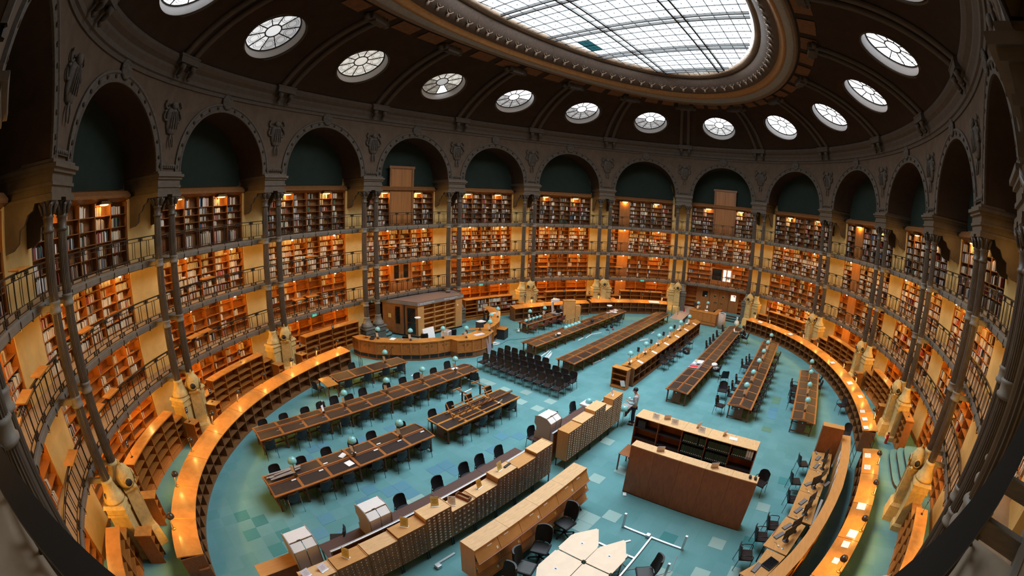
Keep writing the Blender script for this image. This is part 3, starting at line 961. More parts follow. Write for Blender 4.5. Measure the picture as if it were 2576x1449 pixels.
for ang in (0.0, pi / 2, -pi / 2):
    r_ = 0.33
    k = st.part('porthole', po_me, (sin(ang) * r_, -cos(ang) * r_, 2.42), (0, 0, ang))
    st.part('port_grille', ph_me, (0, 0.0, 0), under=k, label='dark opening of the porthole')
for k in range(16):
    if k in (3, 4): continue
    t = pt(k)
    rot_extra = pi / 5 if k in (0, 1, 2, 5) else 0
    st.put('cream stone stele with portholed head, columns ' + between(k), (*ell(t, -0.50), 0), rzo(t) + rot_extra, 'carved steles at the column pairs')

# ------------------------------------------------------------------ railings
post_me = MB().box(0, 0, 0.46, 0.035, 0.035, 0.98).tube([(0, -0.015, 0.0), (0, -0.05, -0.06), (0, -0.055, -0.16), (0, -0.02, -0.25), (0, 0.03, -0.22)], 0.018, 6).lathe([(0, 0.40), (0.04, 0.45), (0, 0.50)], 6, cz=-0.45).mesh('post', 'rail_iron')
bar_me = MB().box(0, 0, 0.51, 0.02, 0.02, 0.62).mesh('bar', 'rail_iron')
sq = MB()
for s in (-1, 1): sq.box(s * 0.045, 0, 0, 0.018, 0.02, 0.11)
for s in (-1, 1): sq.box(0, 0, s * 0.045, 0.11, 0.02, 0.018)
sq.box(0, 0, 0, 0.045, 0.018, 0.045)
sq_me = sq.mesh('square_motif', 'rail_iron')
OR = 0.70
for i in range(16):
    for g in (1, 2, 3):
        if i == 14 or (i == 15 and g < 3): continue
        z = GZ[g]
        o_r = 0.12 if i == 15 else OR
        f0, f1 = (0.10, 0.90) if i == 15 else (0.0, 1.0)
        tm = bt(i, 0.5)
        ox, oy = ell(tm, o_r)
        lab = 'dark iron railing of the %s under the %s' % (LV[g], arch(i)) if i < 14 else 'dark iron railing of the balcony right under the photographer'
        r_ = thing('gallery_railing', lab, 'railing', (ox, oy, z), 0, 'iron gallery railings')
        ts = trange(bt(i, f0), bt(i, f1), 18)
        def rail(name, prof, mat='rail_iron'):
            m = MB()
            sweep(m, ts, prof)
            m.v = [(x - ox, y - oy, zz - z) for x, y, zz in m.v]
            m.build(name, mat, r_)
        hw_ = 0.06 if i == 15 else 0.035
        rail('handrail', [(o_r - hw_, z + 0.93), (o_r - hw_, z + 0.97), (o_r + hw_, z + 0.97), (o_r + hw_, z + 0.93)])
        rail('upper_rail', [(o_r - 0.012, z + 0.81), (o_r - 0.012, z + 0.83), (o_r + 0.012, z + 0.83), (o_r + 0.012, z + 0.81)])
        rail('lower_rail', [(o_r - 0.012, z + 0.20), (o_r - 0.012, z + 0.22), (o_r + 0.012, z + 0.22), (o_r + 0.012, z + 0.20)])
        rail('bottom_rail', [(o_r - 0.012, z + 0.06), (o_r - 0.012, z + 0.08), (o_r + 0.012, z + 0.08), (o_r + 0.012, z + 0.06)])
        np_ = 8
        for q in range(np_ + 1):
            f = f0 + (f1 - f0) * q / np_
            t = bt(i, f); x, y = ell(t, o_r)
            ob('post', post_me, r_, (x - ox, y - oy, 0), (0, 0, rzo(t)))
            if q < np_:
                for df in (0.42, 0.58):
                    t = bt(i, f + df * (f1 - f0) / np_); x, y = ell(t, o_r)
                    ob('bar', bar_me, r_, (x - ox, y - oy, 0), (0, 0, rzo(t)))
                for df, zz in ((0.09, 0.875), (0.91, 0.875), (0.15, 0.14), (0.85, 0.14)):
                    t = bt(i, f + df * (f1 - f0) / np_); x, y = ell(t, o_r)
                    ob('square_motif', sq_me, r_, (x - ox, y - oy, zz), (0, 0, rzo(t)))

# ------------------------------------------------------------------ bookcases built into the bays, and their books
BK = []
def colw(i, f0, f1, o):
    return (Vector(ell(bt(i, f1), o)) - Vector(ell(bt(i, f0), o))).length
def fill_books(x, y, z, rz, width, hmax, depth, dens, pal, i, lvl, sh, lean=0.25):
    """A run of books on one board; x, y is the front middle of the board, books stand back from it."""
    if dens <= 0: return
    ca, sa = cos(rz), sin(rz)
    px = -width / 2 + 0.02 + rnd.random() * 0.06 * (1 - dens)
    end = -width / 2 + width * min(1.0, dens * rnd.uniform(0.75, 1.25))
    if rnd.random() < 0.10: end *= 0.2
    hb = hmax * rnd.uniform(0.66, 0.86)
    runc = rnd.choice(pal)
    while px < end - 0.03:
        wd = rnd.uniform(0.022, 0.055)
        h = min(hmax * 0.95, hb * rnd.uniform(0.88, 1.1))
        dp = rnd.uniform(0.15, 0.20)
        c = runc if rnd.random() < 0.4 else rnd.choice(pal)
        if rnd.random() < 0.12: runc = rnd.choice(pal)
        tilt = rnd.uniform(0.08, 0.25) if rnd.random() < 0.06 else 0.0
        ly = 0.03 + dp / 2 + rnd.uniform(0, 0.02)
        lx = px + wd / 2
        BK.append((x + ca * lx - sa * ly, y + sa * lx + ca * ly, z + h / 2, rz, wd * 0.95, dp, h, c, tilt, i, lvl, sh))
        px += wd + (0.03 if tilt else 0.001)
        if rnd.random() < 0.025: px += rnd.uniform(0.04, 0.12)
    if dens > 0.15 and rnd.random() < 0.07 and end + 0.25 < width / 2:
        zz = z
        for q in range(rnd.randint(1, 3)):
            hh = rnd.uniform(0.02, 0.035)
            lx = end + 0.14
            BK.append((x + ca * lx - sa * 0.12, y + sa * lx + ca * 0.12, zz + hh / 2, rz, 0.22, 0.16, hh, rnd.choice(pal), 0.0, i, lvl, sh))
            zz += hh
P_MIX = [0, 0, 1, 2, 2, 3, 4, 5, 5, 6, 8, 8, 9, 9, 4]
P_DARK = [5, 5, 4, 4, 9, 8, 6, 2, 3, 1, 7]
P_CREAM = [0, 0, 0, 1, 1, 2, 2, 1, 0, 3, 4, 8]
P_OLD = [4, 4, 5, 3, 4, 2, 1]
def bookcase(i, f0, f1, n, z0, z1, shelves, o0, depth, label, dens, pal, lvl, panel=(), group=None, wood='oak', name='bookcase', cat='bookcase', cornice=False, base=0.0, cap=0.0):
    """shelves: board heights above z0; panel: columns closed by a wooden door panel."""
    tm = bt(i, (f0 + f1) / 2)
    ox, oy = ell(tm, o0)
    t = thing(name, label, cat, (ox, oy, z0), 0, group)
    H = z1 - z0
    ed = [f0 + (f1 - f0) * k / n for k in range(n + 1)]
    for k, f in enumerate(ed):
        tt = bt(i, f); x, y = ell(tt, o0 + depth / 2)
        nm = 'side_panel' if k in (0, n) else 'divider'
        box(nm, wood, (0.045 if k in (0, n) else 0.032, depth, H), (x - ox, y - oy, H / 2), t, (0, 0, rzo(tt)))
    for k in range(n):
        fm = (ed[k] + ed[k + 1]) / 2
        tt = bt(i, fm); a = rzo(tt)
        wf = colw(i, ed[k], ed[k + 1], o0 + depth / 2)
        xb, yb = ell(tt, o0 + depth - 0.012)
        box('back_panel', wood, (wf, 0.02, H), (xb - ox, yb - oy, H / 2), t, (0, 0, a))
        xs, ys = ell(tt, o0 + depth / 2)
        xf, yf = ell(tt, o0)
        if base: box('toe_board', wood, (wf, 0.03, base), (xf - ox - sin(a) * 0.03, yf - oy + cos(a) * 0.03, base / 2), t, (0, 0, a))
        if k in panel:
            box('door_panel', 'door_panel', (wf - 0.03, 0.03, H), (xf - ox - sin(a) * 0.02, yf - oy + cos(a) * 0.02, H / 2), t, (0, 0, a))
            continue
        for q, hz in enumerate(shelves):
            box('shelf', wood, (wf - 0.03, depth - 0.03, 0.028), (xs - ox, ys - oy, hz), t, (0, 0, a))
            nxt = shelves[q + 1] if q + 1 < len(shelves) else H
            d = dens(k, q) if callable(dens) else dens
            fill_books(xf, yf, z0 + hz + 0.014, a, wf - 0.05, nxt - hz - 0.03, depth, d, pal, i, lvl, q)
    if cap:
        m = MB()
        sweep(m, trange(bt(i, f0 - 0.006), bt(i, f1 + 0.006), 10), [(o0 - 0.05, H + 0.002), (o0 - 0.05, H + cap), (o0 + depth + 0.02, H + cap), (o0 + depth + 0.02, H + 0.002)])
        m.v = [(x - ox, y - oy, z) for x, y, z in m.v]
        m.build('top_board', 'oak_top' if wood == 'oak' else wood, t)
    if cornice:
        m = MB()
        sweep(m, trange(bt(i, f0), bt(i, f1), 10), [(o0 + 0.10, H), (o0 - 0.02, H + 0.05), (o0 - 0.28, H + 0.14), (o0 - 0.30, H + 0.24), (o0 - 0.1, H + 0.40), (o0 + 0.25, H + 0.46), (o0 + 0.3, H)])
        m.v = [(x - ox, y - oy, z) for x, y, z in m.v]
        m.build('coved_cornice', 'oak_dark', t)
    return t
FA, FB = 0.118, 0.882
def ev(n, H, first=0.05):
    return [first + (H - first) * k / n for k in range(n)]
for i in range(14):
    n = 6
    # top gallery
    H = 9.86 - G3
    pan = (2, 3) if i in (4, 8) else (1,) if i == 7 else (1,) if i == 10 else ()
    near = i in (0, 1, 2)
    sh3 = [0.05, 0.85, 1.21, 1.55, 1.90] if i == 2 else ev(6 if i > 2 and i < 12 else 5, H)
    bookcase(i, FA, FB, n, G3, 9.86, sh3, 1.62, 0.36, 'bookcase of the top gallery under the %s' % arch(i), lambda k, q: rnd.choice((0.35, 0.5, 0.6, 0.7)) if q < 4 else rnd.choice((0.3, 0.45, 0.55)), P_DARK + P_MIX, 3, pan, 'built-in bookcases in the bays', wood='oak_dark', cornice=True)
    # middle gallery
    H = 7.22 - G2
    pan = (1,) if i in (7, 10) else ()
    bookcase(i, FA, FB, n, G2, 7.22, ev(6, H), 1.62, 0.36, 'bookcase of the middle gallery under the %s' % arch(i), lambda k, q: rnd.choice((0.5, 0.6, 0.72, 0.85)), P_CREAM + (P_MIX if i not in (1, 2, 3) else [0, 1]), 2, pan, 'built-in bookcases in the bays')
    # lowest gallery
    H = 4.86 - G1
    pan = (2, 3) if i == 4 else (1,) if i in (7, 10) else ()
    bookcase(i, FA, FB, n, G1, 4.86, ev(5, H), 1.62, 0.36, 'bookcase of the lowest gallery under the %s' % arch(i), lambda k, q: rnd.choice((0.0, 0.2, 0.35, 0.45)), P_CREAM + P_MIX, 1, pan, 'built-in bookcases in the bays')
    # ground floor
    H = 2.50
    pan = {7: (1,), 8: (1, 2, 3, 4), 10: (1,), 12: (2, 3), 0: ()}.get(i, ())
    ds = {9: 0.75, 2: 0.45, 1: 0.3, 12: 0.4}.get(i, 0.0)
    bookcase(i, FA, FB, n, 0.0, 2.50, ev(6, H, 0.12), 1.62, 0.36, 'ground-floor wall bookcase under the %s, behind the low cases' % arch(i), (lambda k, q, ds=ds: ds * rnd.uniform(0.4, 1.2) if ds and (q > 2) else (0.35 if i == 3 and k < 2 and q > 3 else 0.0)), P_MIX + P_CREAM, 0, pan, 'built-in bookcases in the bays', base=0.12)
# low cases that stand on the column line, a tall middle between two lower wings
for i in (0, 1, 2, 3, 5, 6, 7, 9, 10, 11, 13):
    nm = arch(i)
    if i == 5:
        bookcase(i, 0.16, 0.80, 4, 0, 1.62, [0.30, 0.62, 0.92, 1.22], -0.02, 0.45, 'low free-standing bookcase full of bound volumes right of the kiosk', lambda k, q: 0.0 if k == 0 or q == 0 else 0.9, P_OLD + P_MIX, 0, (), 'low cases before the bays', base=0.22, cap=0.05, name='low_bookcase')
        bookcase(i, 0.80, 0.90, 1, 0, 1.22, [0.30, 0.60, 0.90], -0.02, 0.42, 'small low bookcase with a few volumes left of the portholed stele', lambda k, q: 0.7, P_OLD + P_MIX, 0, (), 'low cases before the bays', base=0.22, cap=0.04, name='low_bookcase')
        continue
    bookcase(i, 0.26, 0.80 if i != 3 else 0.84, 4, 0, 1.66, [0.24, 0.58, 0.92, 1.26], -0.02, 0.46, 'tall middle of the empty low bookcase under the %s' % nm, 0.0, P_MIX, 0, (), 'low cases before the bays', base=0.20, cap=0.05, name='low_bookcase')
    bookcase(i, 0.12, 0.255, 1, 0, 1.20, [0.24, 0.56, 0.88], 0.0, 0.40, 'left low wing of the empty bookcase under the %s' % nm, 0.0, P_MIX, 0, (), 'low cases before the bays', base=0.20, cap=0.05, name='low_bookcase')
    if i != 3:
        bookcase(i, 0.805, 0.88, 1, 0, 1.20, [0.24, 0.56, 0.88], 0.0, 0.40, 'right low wing of the empty bookcase under the %s' % nm, 0.0, P_MIX, 0, (), 'low cases before the bays', base=0.20, cap=0.05, name='low_bookcase')
bookcase(12, 0.125, 0.26, 2, 0, 1.60, [0.22, 0.55, 0.88, 1.22], -0.02, 0.46, 'short empty bookcase beside the curved steps on the right', 0.0, P_MIX, 0, (), 'low cases before the bays', base=0.20, cap=0.05, name='low_bookcase')
bookcase(12, 0.80, 0.88, 1, 0, 1.2, [0.22, 0.6, 0.9], 0.0, 0.40, 'narrow low case behind the red extinguisher on the right', 0.0, P_MIX, 0, (), 'low cases before the bays', base=0.20, cap=0.05, name='low_bookcase')
# small end cabinets beside the steles
for k in (0, 1, 2, 5, 6, 9, 10, 11):
    for s in (-1, 1):
        t = pt(k); a = rzo(t)
        if k == 11 and s > 0: continue
        x, y = ell(t + (-s) * 0.95 / hypot(A * sin(t), B * cos(t)), -0.62)
        c_ = thing('end_cabinet', '%s oak end cabinet by the stele %s' % ('left' if s < 0 else 'right', between(k)), 'cabinet', (x, y, 0), a, 'end cabinets beside the steles')
        box('side_panel', 'oak', (0.03, 0.56, 1.10), (-0.19, 0, 0.55), c_); box('side_panel', 'oak', (0.03, 0.56, 1.10), (0.19, 0, 0.55), c_)
        box('back_panel', 'oak', (0.36, 0.02, 1.06), (0, 0.26, 0.55), c_); box('top_board', 'oak_top', (0.45, 0.62, 0.04), (0, 0, 1.12), c_)
        for z in (0.12, 0.45, 0.78): box('shelf', 'oak', (0.35, 0.50, 0.025), (0, 0, z), c_)

# doors and openings
def bay_thing(i, f, o, z, name, label, cat):
    t = bt(i, f)
    return thing(name, label, cat, (*ell(t, o), z), rzo(t))
for i, w_ in ((4, 1.75), (8, 1.85)):
    t = bt(i, 0.5)
    e = bpy.data.objects.new('door_%d' % (1 if i == 4 else 2), None); C.objects.link(e); struct(e)
    e.location = (*ell(t, 1.55), G3); e.rotation_euler = (0, 0, rzo(t))
    box('door_leaf', 'door_panel', (w_ / 2 - 0.01, 0.08, 4.1), (-w_ / 4, 0, 2.05), e); box('door_leaf', 'door_panel', (w_ / 2 - 0.01, 0.08, 4.1), (w_ / 4, 0, 2.05), e)
    for s in (-1, 1): box('door_frame', 'oak_dark', (0.16, 0.14, 4.25), (s * (w_ / 2 + 0.08), -0.02, 2.12), e)
    box('door_frame', 'oak_dark', (w_ + 0.45, 0.16, 0.18), (0, -0.03, 4.18), e)
e = bpy.data.objects.new('door_3', None); C.objects.link(e); struct(e)
t = bt(4, 0.5); e.location = (*ell(t, 1.55), G1); e.rotation_euler = (0, 0, rzo(t))
for s in (-1, 1):
    l_ = box('door_leaf', 'door_panel', (0.86, 0.06, 2.05), (s * 0.44, 0, 1.03), e)
    box('pane', 'dark_glass', (0.40, 0.02, 0.95), (s * 0.42, -0.04, 1.42), e)
    box('door_frame', 'oak', (0.10, 0.10, 2.12), (s * 0.92, -0.02, 1.06), e)
    box('door_handle', 'chrome', (0.03, 0.06, 0.3), (s * 0.06, -0.06, 1.05), e)
e = bpy.data.objects.new('door_4', None); C.objects.link(e); struct(e)
t = bt(8, 0.52); e.location = (*ell(t, 1.50), 0.0); e.rotation_euler = (0, 0, rzo(t))
for s in (-1, 1):
    box('door_leaf', 'door_panel', (0.92, 0.07, 2.35), (s * 0.47, 0, 1.18), e)
    ob('port_rim', po_me, e, (s * 0.42, -0.05, 1.72), (0, 0, 0), (0.8, 0.8, 0.8))
    ob('port_glass', ph_me, e, (s * 0.42, -0.05, 1.72), (0, 0, 0), (0.85, 0.85, 0.85))
    box('push_bar', 'chrome', (0.34, 0.05, 0.06), (s * 0.30, -0.07, 1.10), e)
    box('door_leaf', 'door_panel', (0.85, 0.07, 2.35), (s * 1.45, 0.02, 1.18), e)
    box('door_frame', 'oak_dark', (0.08, 0.12, 2.4), (s * 0.97, -0.01, 1.2), e)
    box('pane', 'dark_glass' if s < 0 else 'hall_light', (0.50, 0.03, 0.55), (s * 1.45, -0.04, 1.78), e)
for s in (-1, 1):
    box('notice', 'red_print' if s > 0 else 'paper', (0.16, 0.01, 0.09), (s * 1.45 + 0.1, -0.065, 1.95 if s > 0 else 1.60), e)
# opening in the lowest gallery over the entrance, a lit room shows through
e = bpy.data.objects.new('window_18', None); C.objects.link(e); struct(e)
t = bt(8, 0.52); e.location = (*ell(t, 1.50), G1); e.rotation_euler = (0, 0, rzo(t))
box('window_frame', 'door_panel', (2.1, 0.10, 0.12), (0, 0, 1.62), e); box('window_frame', 'door_panel', (2.1, 0.10, 0.45), (0, 0, 0.25), e)
for s in (-1, 0.1, 1): box('window_frame', 'door_panel', (0.12, 0.10, 1.25), (s * 1.0, 0, 1.02), e)
box('pane', 'dark_glass', (0.95, 0.03, 1.15), (-0.48, 0.03, 1.02), e); box('pane', 'hall_light', (0.82, 0.03, 1.15), (0.56, 0.03, 1.02), e)
box('door_leaf', 'door_panel', (0.10, 0.05, 1.1), (0.52, 0.0, 1.02), e)

# ------------------------------------------------------------------ steps of the three doorways
def steps(i, f0, f1, label, n=3, z=0.14, od=1.3):
    t = bt(i, (f0 + f1) / 2)
    ox, oy = ell(t, 0)
    s_ = thing('curved_steps', label, 'steps', (ox, oy, 0))
    for k in range(n):
        m = MB()
        i0 = -0.55 + 0.38 * k
        pts = [ell(bt(i, f0), od)] + [ell(bt(i, f0 + (f1 - f0) * (0.5 - 0.5 * cos(pi * q / 12))), i0 + (0.5 * abs(2 * q / 12 - 1) ** 3)) for q in range(13)] + [ell(bt(i, f1), od)]
        m.prism([(x - ox, y - oy) for x, y in pts], z * k + 0.001, z * (k + 1) - 0.012)
        r_ = m.build('riser', 'step_wood', s_)
        m = MB()
        m.prism([(x - ox, y - oy) for x, y in pts], z * (k + 1) - 0.012, z * (k + 1))
        m.build('tread', 'carpet', s_)
steps(12, 0.26, 0.74, 'three curved carpeted steps in the aisle on the right')
steps(8, 0.52, 0.86, 'curved carpeted steps beside the entrance desk')
steps(4, 0.02, 0.24, 'curved carpeted steps at the left end of the service desk')
# ------------------------------------------------------------------ lamps of the galleries and shelves
bulb_me = MB().sphere(0, 0, -0.12, 0.055, n=10, h=6).mesh('bulb', 'bulb')
sock_me = MB().lathe([(0.05, 0), (0.05, -0.03), (0.03, -0.05), (0.03, -0.075), (0, -0.075)], 10).mesh('socket', 'machine_white')
gl = Proto('gallery_lamp', 'lamp'); gl.part('socket', sock_me); gl.part('bulb', bulb_me)
for i in range(14):
    for g in (1, 2, 3):
        fs = (0.30, 0.72)
        if g == 1 and i in (4, 8): fs = (0.72,) if i == 4 else ()
        for q, f in enumerate(fs):
            t = bt(i, f); x, y = ell(t, 1.02); z = GZ[g] - 0.165
            gl.put('%s bare bulb under the %s at the %s' % ('left' if q == 0 else 'right', LV[g], arch(i)), (x, y, z), rzo(t), 'bare bulbs under the galleries')
            light('bulb_light', 'POINT', (x, y, z - 0.20), 105 if g > 1 else 135, WARM2, shadow_soft_size=0.06)
hood_me = MB().frustum(0, 0, 0.0, 0.12, 0.74, 0.36, 0.5, 0.22).mesh('hood', 'brass')
tub_me = MB().sphere(0, -0.02, -0.015, 0.27, 0.12, 0.035, 14, 5).mesh('glowing_tube', 'warm_bulb')
sl = Proto('shelf_lamp', 'lamp'); sl.part('hood', hood_me); sl.part('glowing_tube', tub_me)
for i in range(14):
    cols = (0, 5) if i == 8 else (1, 4)
    if i == 4: cols = (1, 4)
    if i == 8: cols = (1, 4)
    for c_ in cols:
        f = FA + (FB - FA) * (c_ + 0.5) / 6
        t = bt(i, f); x, y = ell(t, 1.56); z = 9.80
        sl.put('%s glowing lamp over the top shelf under the %s' % ('left' if c_ < 3 else 'right', arch(i)), (x, y, z), rzo(t), 'glowing lamps over the top shelves')
        x, y = ell(t, 1.52)
        light('shelf_light', 'POINT', (x, y, z - 0.10), 42, WARM, shadow_soft_size=0.08)
fl_p = Proto('floodlight', 'floodlight')
fl_p.part('housing', MB().lathe([(0.10, -0.12), (0.14, 0.0), (0.15, 0.06)], 12, M=Matrix.Rotation(pi / 2, 4, 'X')).mesh('housing', 'machine_dark'))
fl_p.part('bracket', MB().box(0, 0.05, -0.16, 0.05, 0.05, 0.2).mesh('bracket', 'machine_dark'))
fl_p.part('glowing_bulb', MB().sphere(0, -0.03, 0, 0.12, 0.05, 0.12, 10, 6).mesh('glowing_bulb', 'flood_bulb'))
FL = ['leftmost', 'second', 'third', 'fourth', 'rightmost']
for k, t in enumerate((213.0, 210.6, 206.6, 192.5, 187.0)):
    t = radians(t)
    x, y = 12.75 * cos(t), 7.12 * sin(t)
    xx, yy = x * _ct - y * _st, x * _st + y * _ct
    fl_p.put('%s of the blazing floodlights on the skylight ring' % FL[k], (xx, yy, 18.50), atan2(CAMP.y - yy, CAMP.x - xx) + pi / 2, 'floodlights on the skylight ring')

# reading boards hooked over the railings
rb_me = MB().box(0, 0, 0, 0.80, 0.36, 0.03).box(0, -0.17, 0.02, 0.80, 0.02, 0.03).mesh('board', 'oak_top')
br_me = MB().tube([(-0.2, 0.0, -0.03), (-0.12, 0.02, -0.16), (0, 0.02, -0.2), (0.12, 0.02, -0.16), (0.2, 0, -0.03)], 0.012, 5).mesh('bracket', 'rail_iron')
rbp = Proto('reading_board', 'reading board'); rbp.part('board', rb_me, (0, 0, 0), (0.10, 0, 0)); rbp.part('bracket', br_me)
for i, g, f in ((0, 3, 0.80), (0, 2, 0.83), (0, 2, 0.62), (0, 2, 0.42), (0, 1, 0.85), (1, 2, 0.30), (1, 1, 0.40), (1, 1, 0.24), (2, 2, 0.44), (2, 1, 0.36), (2, 1, 0.25), (3, 2, 0.45), (3, 1, 0.44), (3, 1, 0.30), (4, 2, 0.52), (4, 2, 0.28), (4, 1, 0.42), (5, 2, 0.40), (5, 1, 0.55), (6, 1, 0.25), (6, 2, 0.45), (7, 2, 0.86), (7, 1, 0.24), (8, 1, 0.64), (12, 2, 0.72), (12, 1, 0.80), (13, 3, 0.62), (13, 2, 0.85), (13, 1, 0.78), (11, 1, 0.68)):
    t = bt(i, f); x, y = ell(t, OR - 0.05)
    near = 'left part' if f < 0.4 else 'middle' if f < 0.6 else 'right part'
    rbp.put('oak reading board, %s of the %s, %s' % (near, LV[g], arch(i)), (x, y, GZ[g] + 1.03), rzo(t), 'reading boards on the railings')
# green running-man exit signs on the gallery edges
ex = Proto('exit_sign', 'exit sign')
ex.part('plate', MB().box(0, 0, 0, 0.36, 0.02, 0.15).mesh('plate', 'green_sign'))
pm = MB().box(-0.06, -0.012, 0.02, 0.05, 0.006, 0.05).box(-0.05, -0.012, -0.035, 0.025, 0.006, 0.05, ry=0.5).box(-0.08, -0.012, -0.035, 0.025, 0.006, 0.05, ry=-0.4).box(0.07, -0.012, 0.0, 0.11, 0.006, 0.02)
pm.add([(0.145, -0.012, 0), (0.10, -0.012, 0.04), (0.10, -0.012, -0.04)], [(0, 1, 2)])
ex.part('pictogram', pm.mesh('pictogram', 'paper'))
for i, f, d in ((3, 0.44, 'over the low case left of the service desk'), (4, 0.08, 'beside the column left of the kiosk'), (4, 0.96, 'beside the column right of the kiosk'), (5, 0.42, 'over the low bookcase right of the kiosk'), (7, 0.55, 'over the far counter')):
    t = bt(i, f); x, y = ell(t, 0.60)
    ex.put('green exit sign under the lowest gallery ' + d, (x, y, G1 - 0.13), rzo(t))

# ------------------------------------------------------------------ curved counters
def counter(t0, t1, oi, oo, label, seg=0.8, tall=0.0):
    """Sloping-topped counter along the oval: oi and oo are its inner and outer edge (metres inside the column line)."""
    tm = radians((t0 + t1) / 2)
    ox, oy = ell(tm, -oi)
    c_ = thing('curved_counter', label, 'counter', (ox, oy, 0))
    a, b = radians(t0), radians(t1)
    def sw(name, mat, prof, ta=a, tb=b, n=24, par=None):
        m = MB(); sweep(m, trange(ta, tb, n), prof)
        m.v = [(x - ox, y - oy, z) for x, y, z in m.v]
        return m.build(name, mat, par or c_)
    L_ = abs(t2s(a + 2 * pi * 0) - t2s(b)) if b < 2.4 * pi else 1
    nt = max(1, round(L_ / 2.2))
    for k in range(nt):
        e = 0.0006
        ta, tb = a + (b - a) * k / nt, a + (b - a) * (k + 1) / nt
        sw('top_panel', 'oak_top', [(-oi - 0.03, 0.99), (-oi - 0.03, 1.025), (-oo - 0.22, 1.12), (-oo, 1.13), (-oo, 1.09), (-oo - 0.22, 1.08)], ta + e, tb - e, 8)
    sw('back_panel', 'oak_dark', [(-oo - 0.08, 0.08), (-oo - 0.08, 1.08), (-oo - 0.10, 1.08), (-oo - 0.10, 0.08)])
    sw('mid_back', 'oak_dark', [(-oi + 0.36, 0.10), (-oi + 0.36, 1.02), (-oi + 0.34, 1.0), (-oi + 0.34, 0.10)])
    sw('plinth', 'oak_dark', [(-oi - 0.01, 0.0), (-oi - 0.01, 0.10), (-oo - 0.06, 0.10), (-oo - 0.06, 0.0)])
    nseg = max(1, round(L_ / seg))
    for k in range(nseg + 1):
        t = a + (b - a) * k / nseg
        x, y = ell(t, -oi + 0.17)
        box('divider', 'oak_dark', (0.035, 0.36, 0.90), (x - ox, y - oy, 0.55), c_, (0, 0, rzo(t)))
        if k < nseg:
            t = a + (b - a) * (k + 0.5) / nseg
            x, y = ell(t, -oi + 0.17)
            box('shelf', 'oak_dark', (L_ / nseg - 0.04, 0.34, 0.025), (x - ox, y - oy, 0.55), c_, (0, 0, rzo(t)))
    for t in (a, b):
        x, y = ell(t, -(oi + oo) / 2 - 0.02)
        box('end_panel', 'oak_dark', (0.05, oi - oo - 0.12, 1.02), (x - ox, y - oy, 0.51), c_, (0, 0, rzo(t)))
    return c_
def un(d): return d
counter(294.2, 361.5, 2.45, 1.65, 'long curved oak counter with glowing lamps on the left')
counter(228.5, 250.5, 1.95, 1.15, 'curved oak counter behind the brown armchairs at the far side')
counter(201.5, 227.6, 1.75, 0.95, 'curved oak counter at the far side, left of the entrance')
counter(95.2, 166.8, 2.45, 1.65, 'long curved oak counter with lamps on the right')
counter(58.5, 90.0, 2.50, 1.75, 'curved oak counter with paper notices nearest on the right')

cl = Proto('counter_lamp', 'lamp')
cl.part('base', MB().lathe([(0.07, 0), (0.07, 0.015), (0.03, 0.03), (0.0, 0.03)], 12).mesh('base', 'brass'))
cl.part('stem', MB().tube([(0, 0, 0.02), (0, 0, 0.36), (0, -0.02, 0.44), (0, -0.07, 0.47)], 0.014, 8).mesh('stem', 'brass'))
sh = MB().lathe([(0.125, 0.0), (0.128, 0.02), (0.115, 0.08), (0.075, 0.125), (0.02, 0.145), (0.0, 0.146)], 18)
cl.part('shade', sh.mesh('shade', 'lamp_brown'), (0, -0.08, 0.42))
cl.part('knob', MB().sphere(0, 0, 0, 0.02, n=8, h=5).mesh('knob', 'brass'), (0, -0.08, 0.575))
cl.part('bulb', MB().sphere(0, 0, 0, 0.045, n=10, h=6).mesh('lamp_bulb', 'bulb'), (0, -0.08, 0.455))
cl.part('card', MB().box(0, 0, 0, 0.11, 0.004, 0.27).mesh('card', 'paper'), (0.03, 0.02, 0.17), (0.15, 0, 0.2))
def counter_lamps(ds, oo, what):
    nn = ['first', 'second', 'third', 'fourth', 'fifth', 'sixth', 'seventh', 'eighth', 'ninth', 'tenth', 'eleventh', 'twelfth']
    for k, d in enumerate(ds):
        t = radians(d)
        x, y = ell(t, -oo)
        cl.put('%s brown domed lamp on the %s' % (nn[k], what), (x, y, 1.13), rzo(t), 'brown domed counter lamps', skip=() if k % 3 != 2 else ('card',))
        x, y = ell(t, -oo - 0.14)
        o = light('lamp_light', 'SPOT', (x, y, 1.13 + 0.40), 190, WARM2, shadow_soft_size=0.05, spot_size=radians(150), spot_blend=0.6)
counter_lamps((356.1, 346.8, 337.8, 329.4, 321.4, 314.1, 306.8, 300.4, 295.4), 1.74, 'left counter from its near end')
counter_lamps((244.7, 238.4, 232.3), 1.24, 'far counter behind the brown armchairs, from its left end')
counter_lamps((224.6, 217.8, 210.2, 203.4), 1.04, 'far counter beside the entrance, from its left end')
counter_lamps((165.2, 158.4, 150.5, 142.4, 135.2, 128.2, 121.0, 113.6, 106.8, 99.0), 1.74, 'right counter from the entrance end')
counter_lamps((86.2, 79.6, 72.8, 66.4), 1.84, 'nearest right counter from its far end')
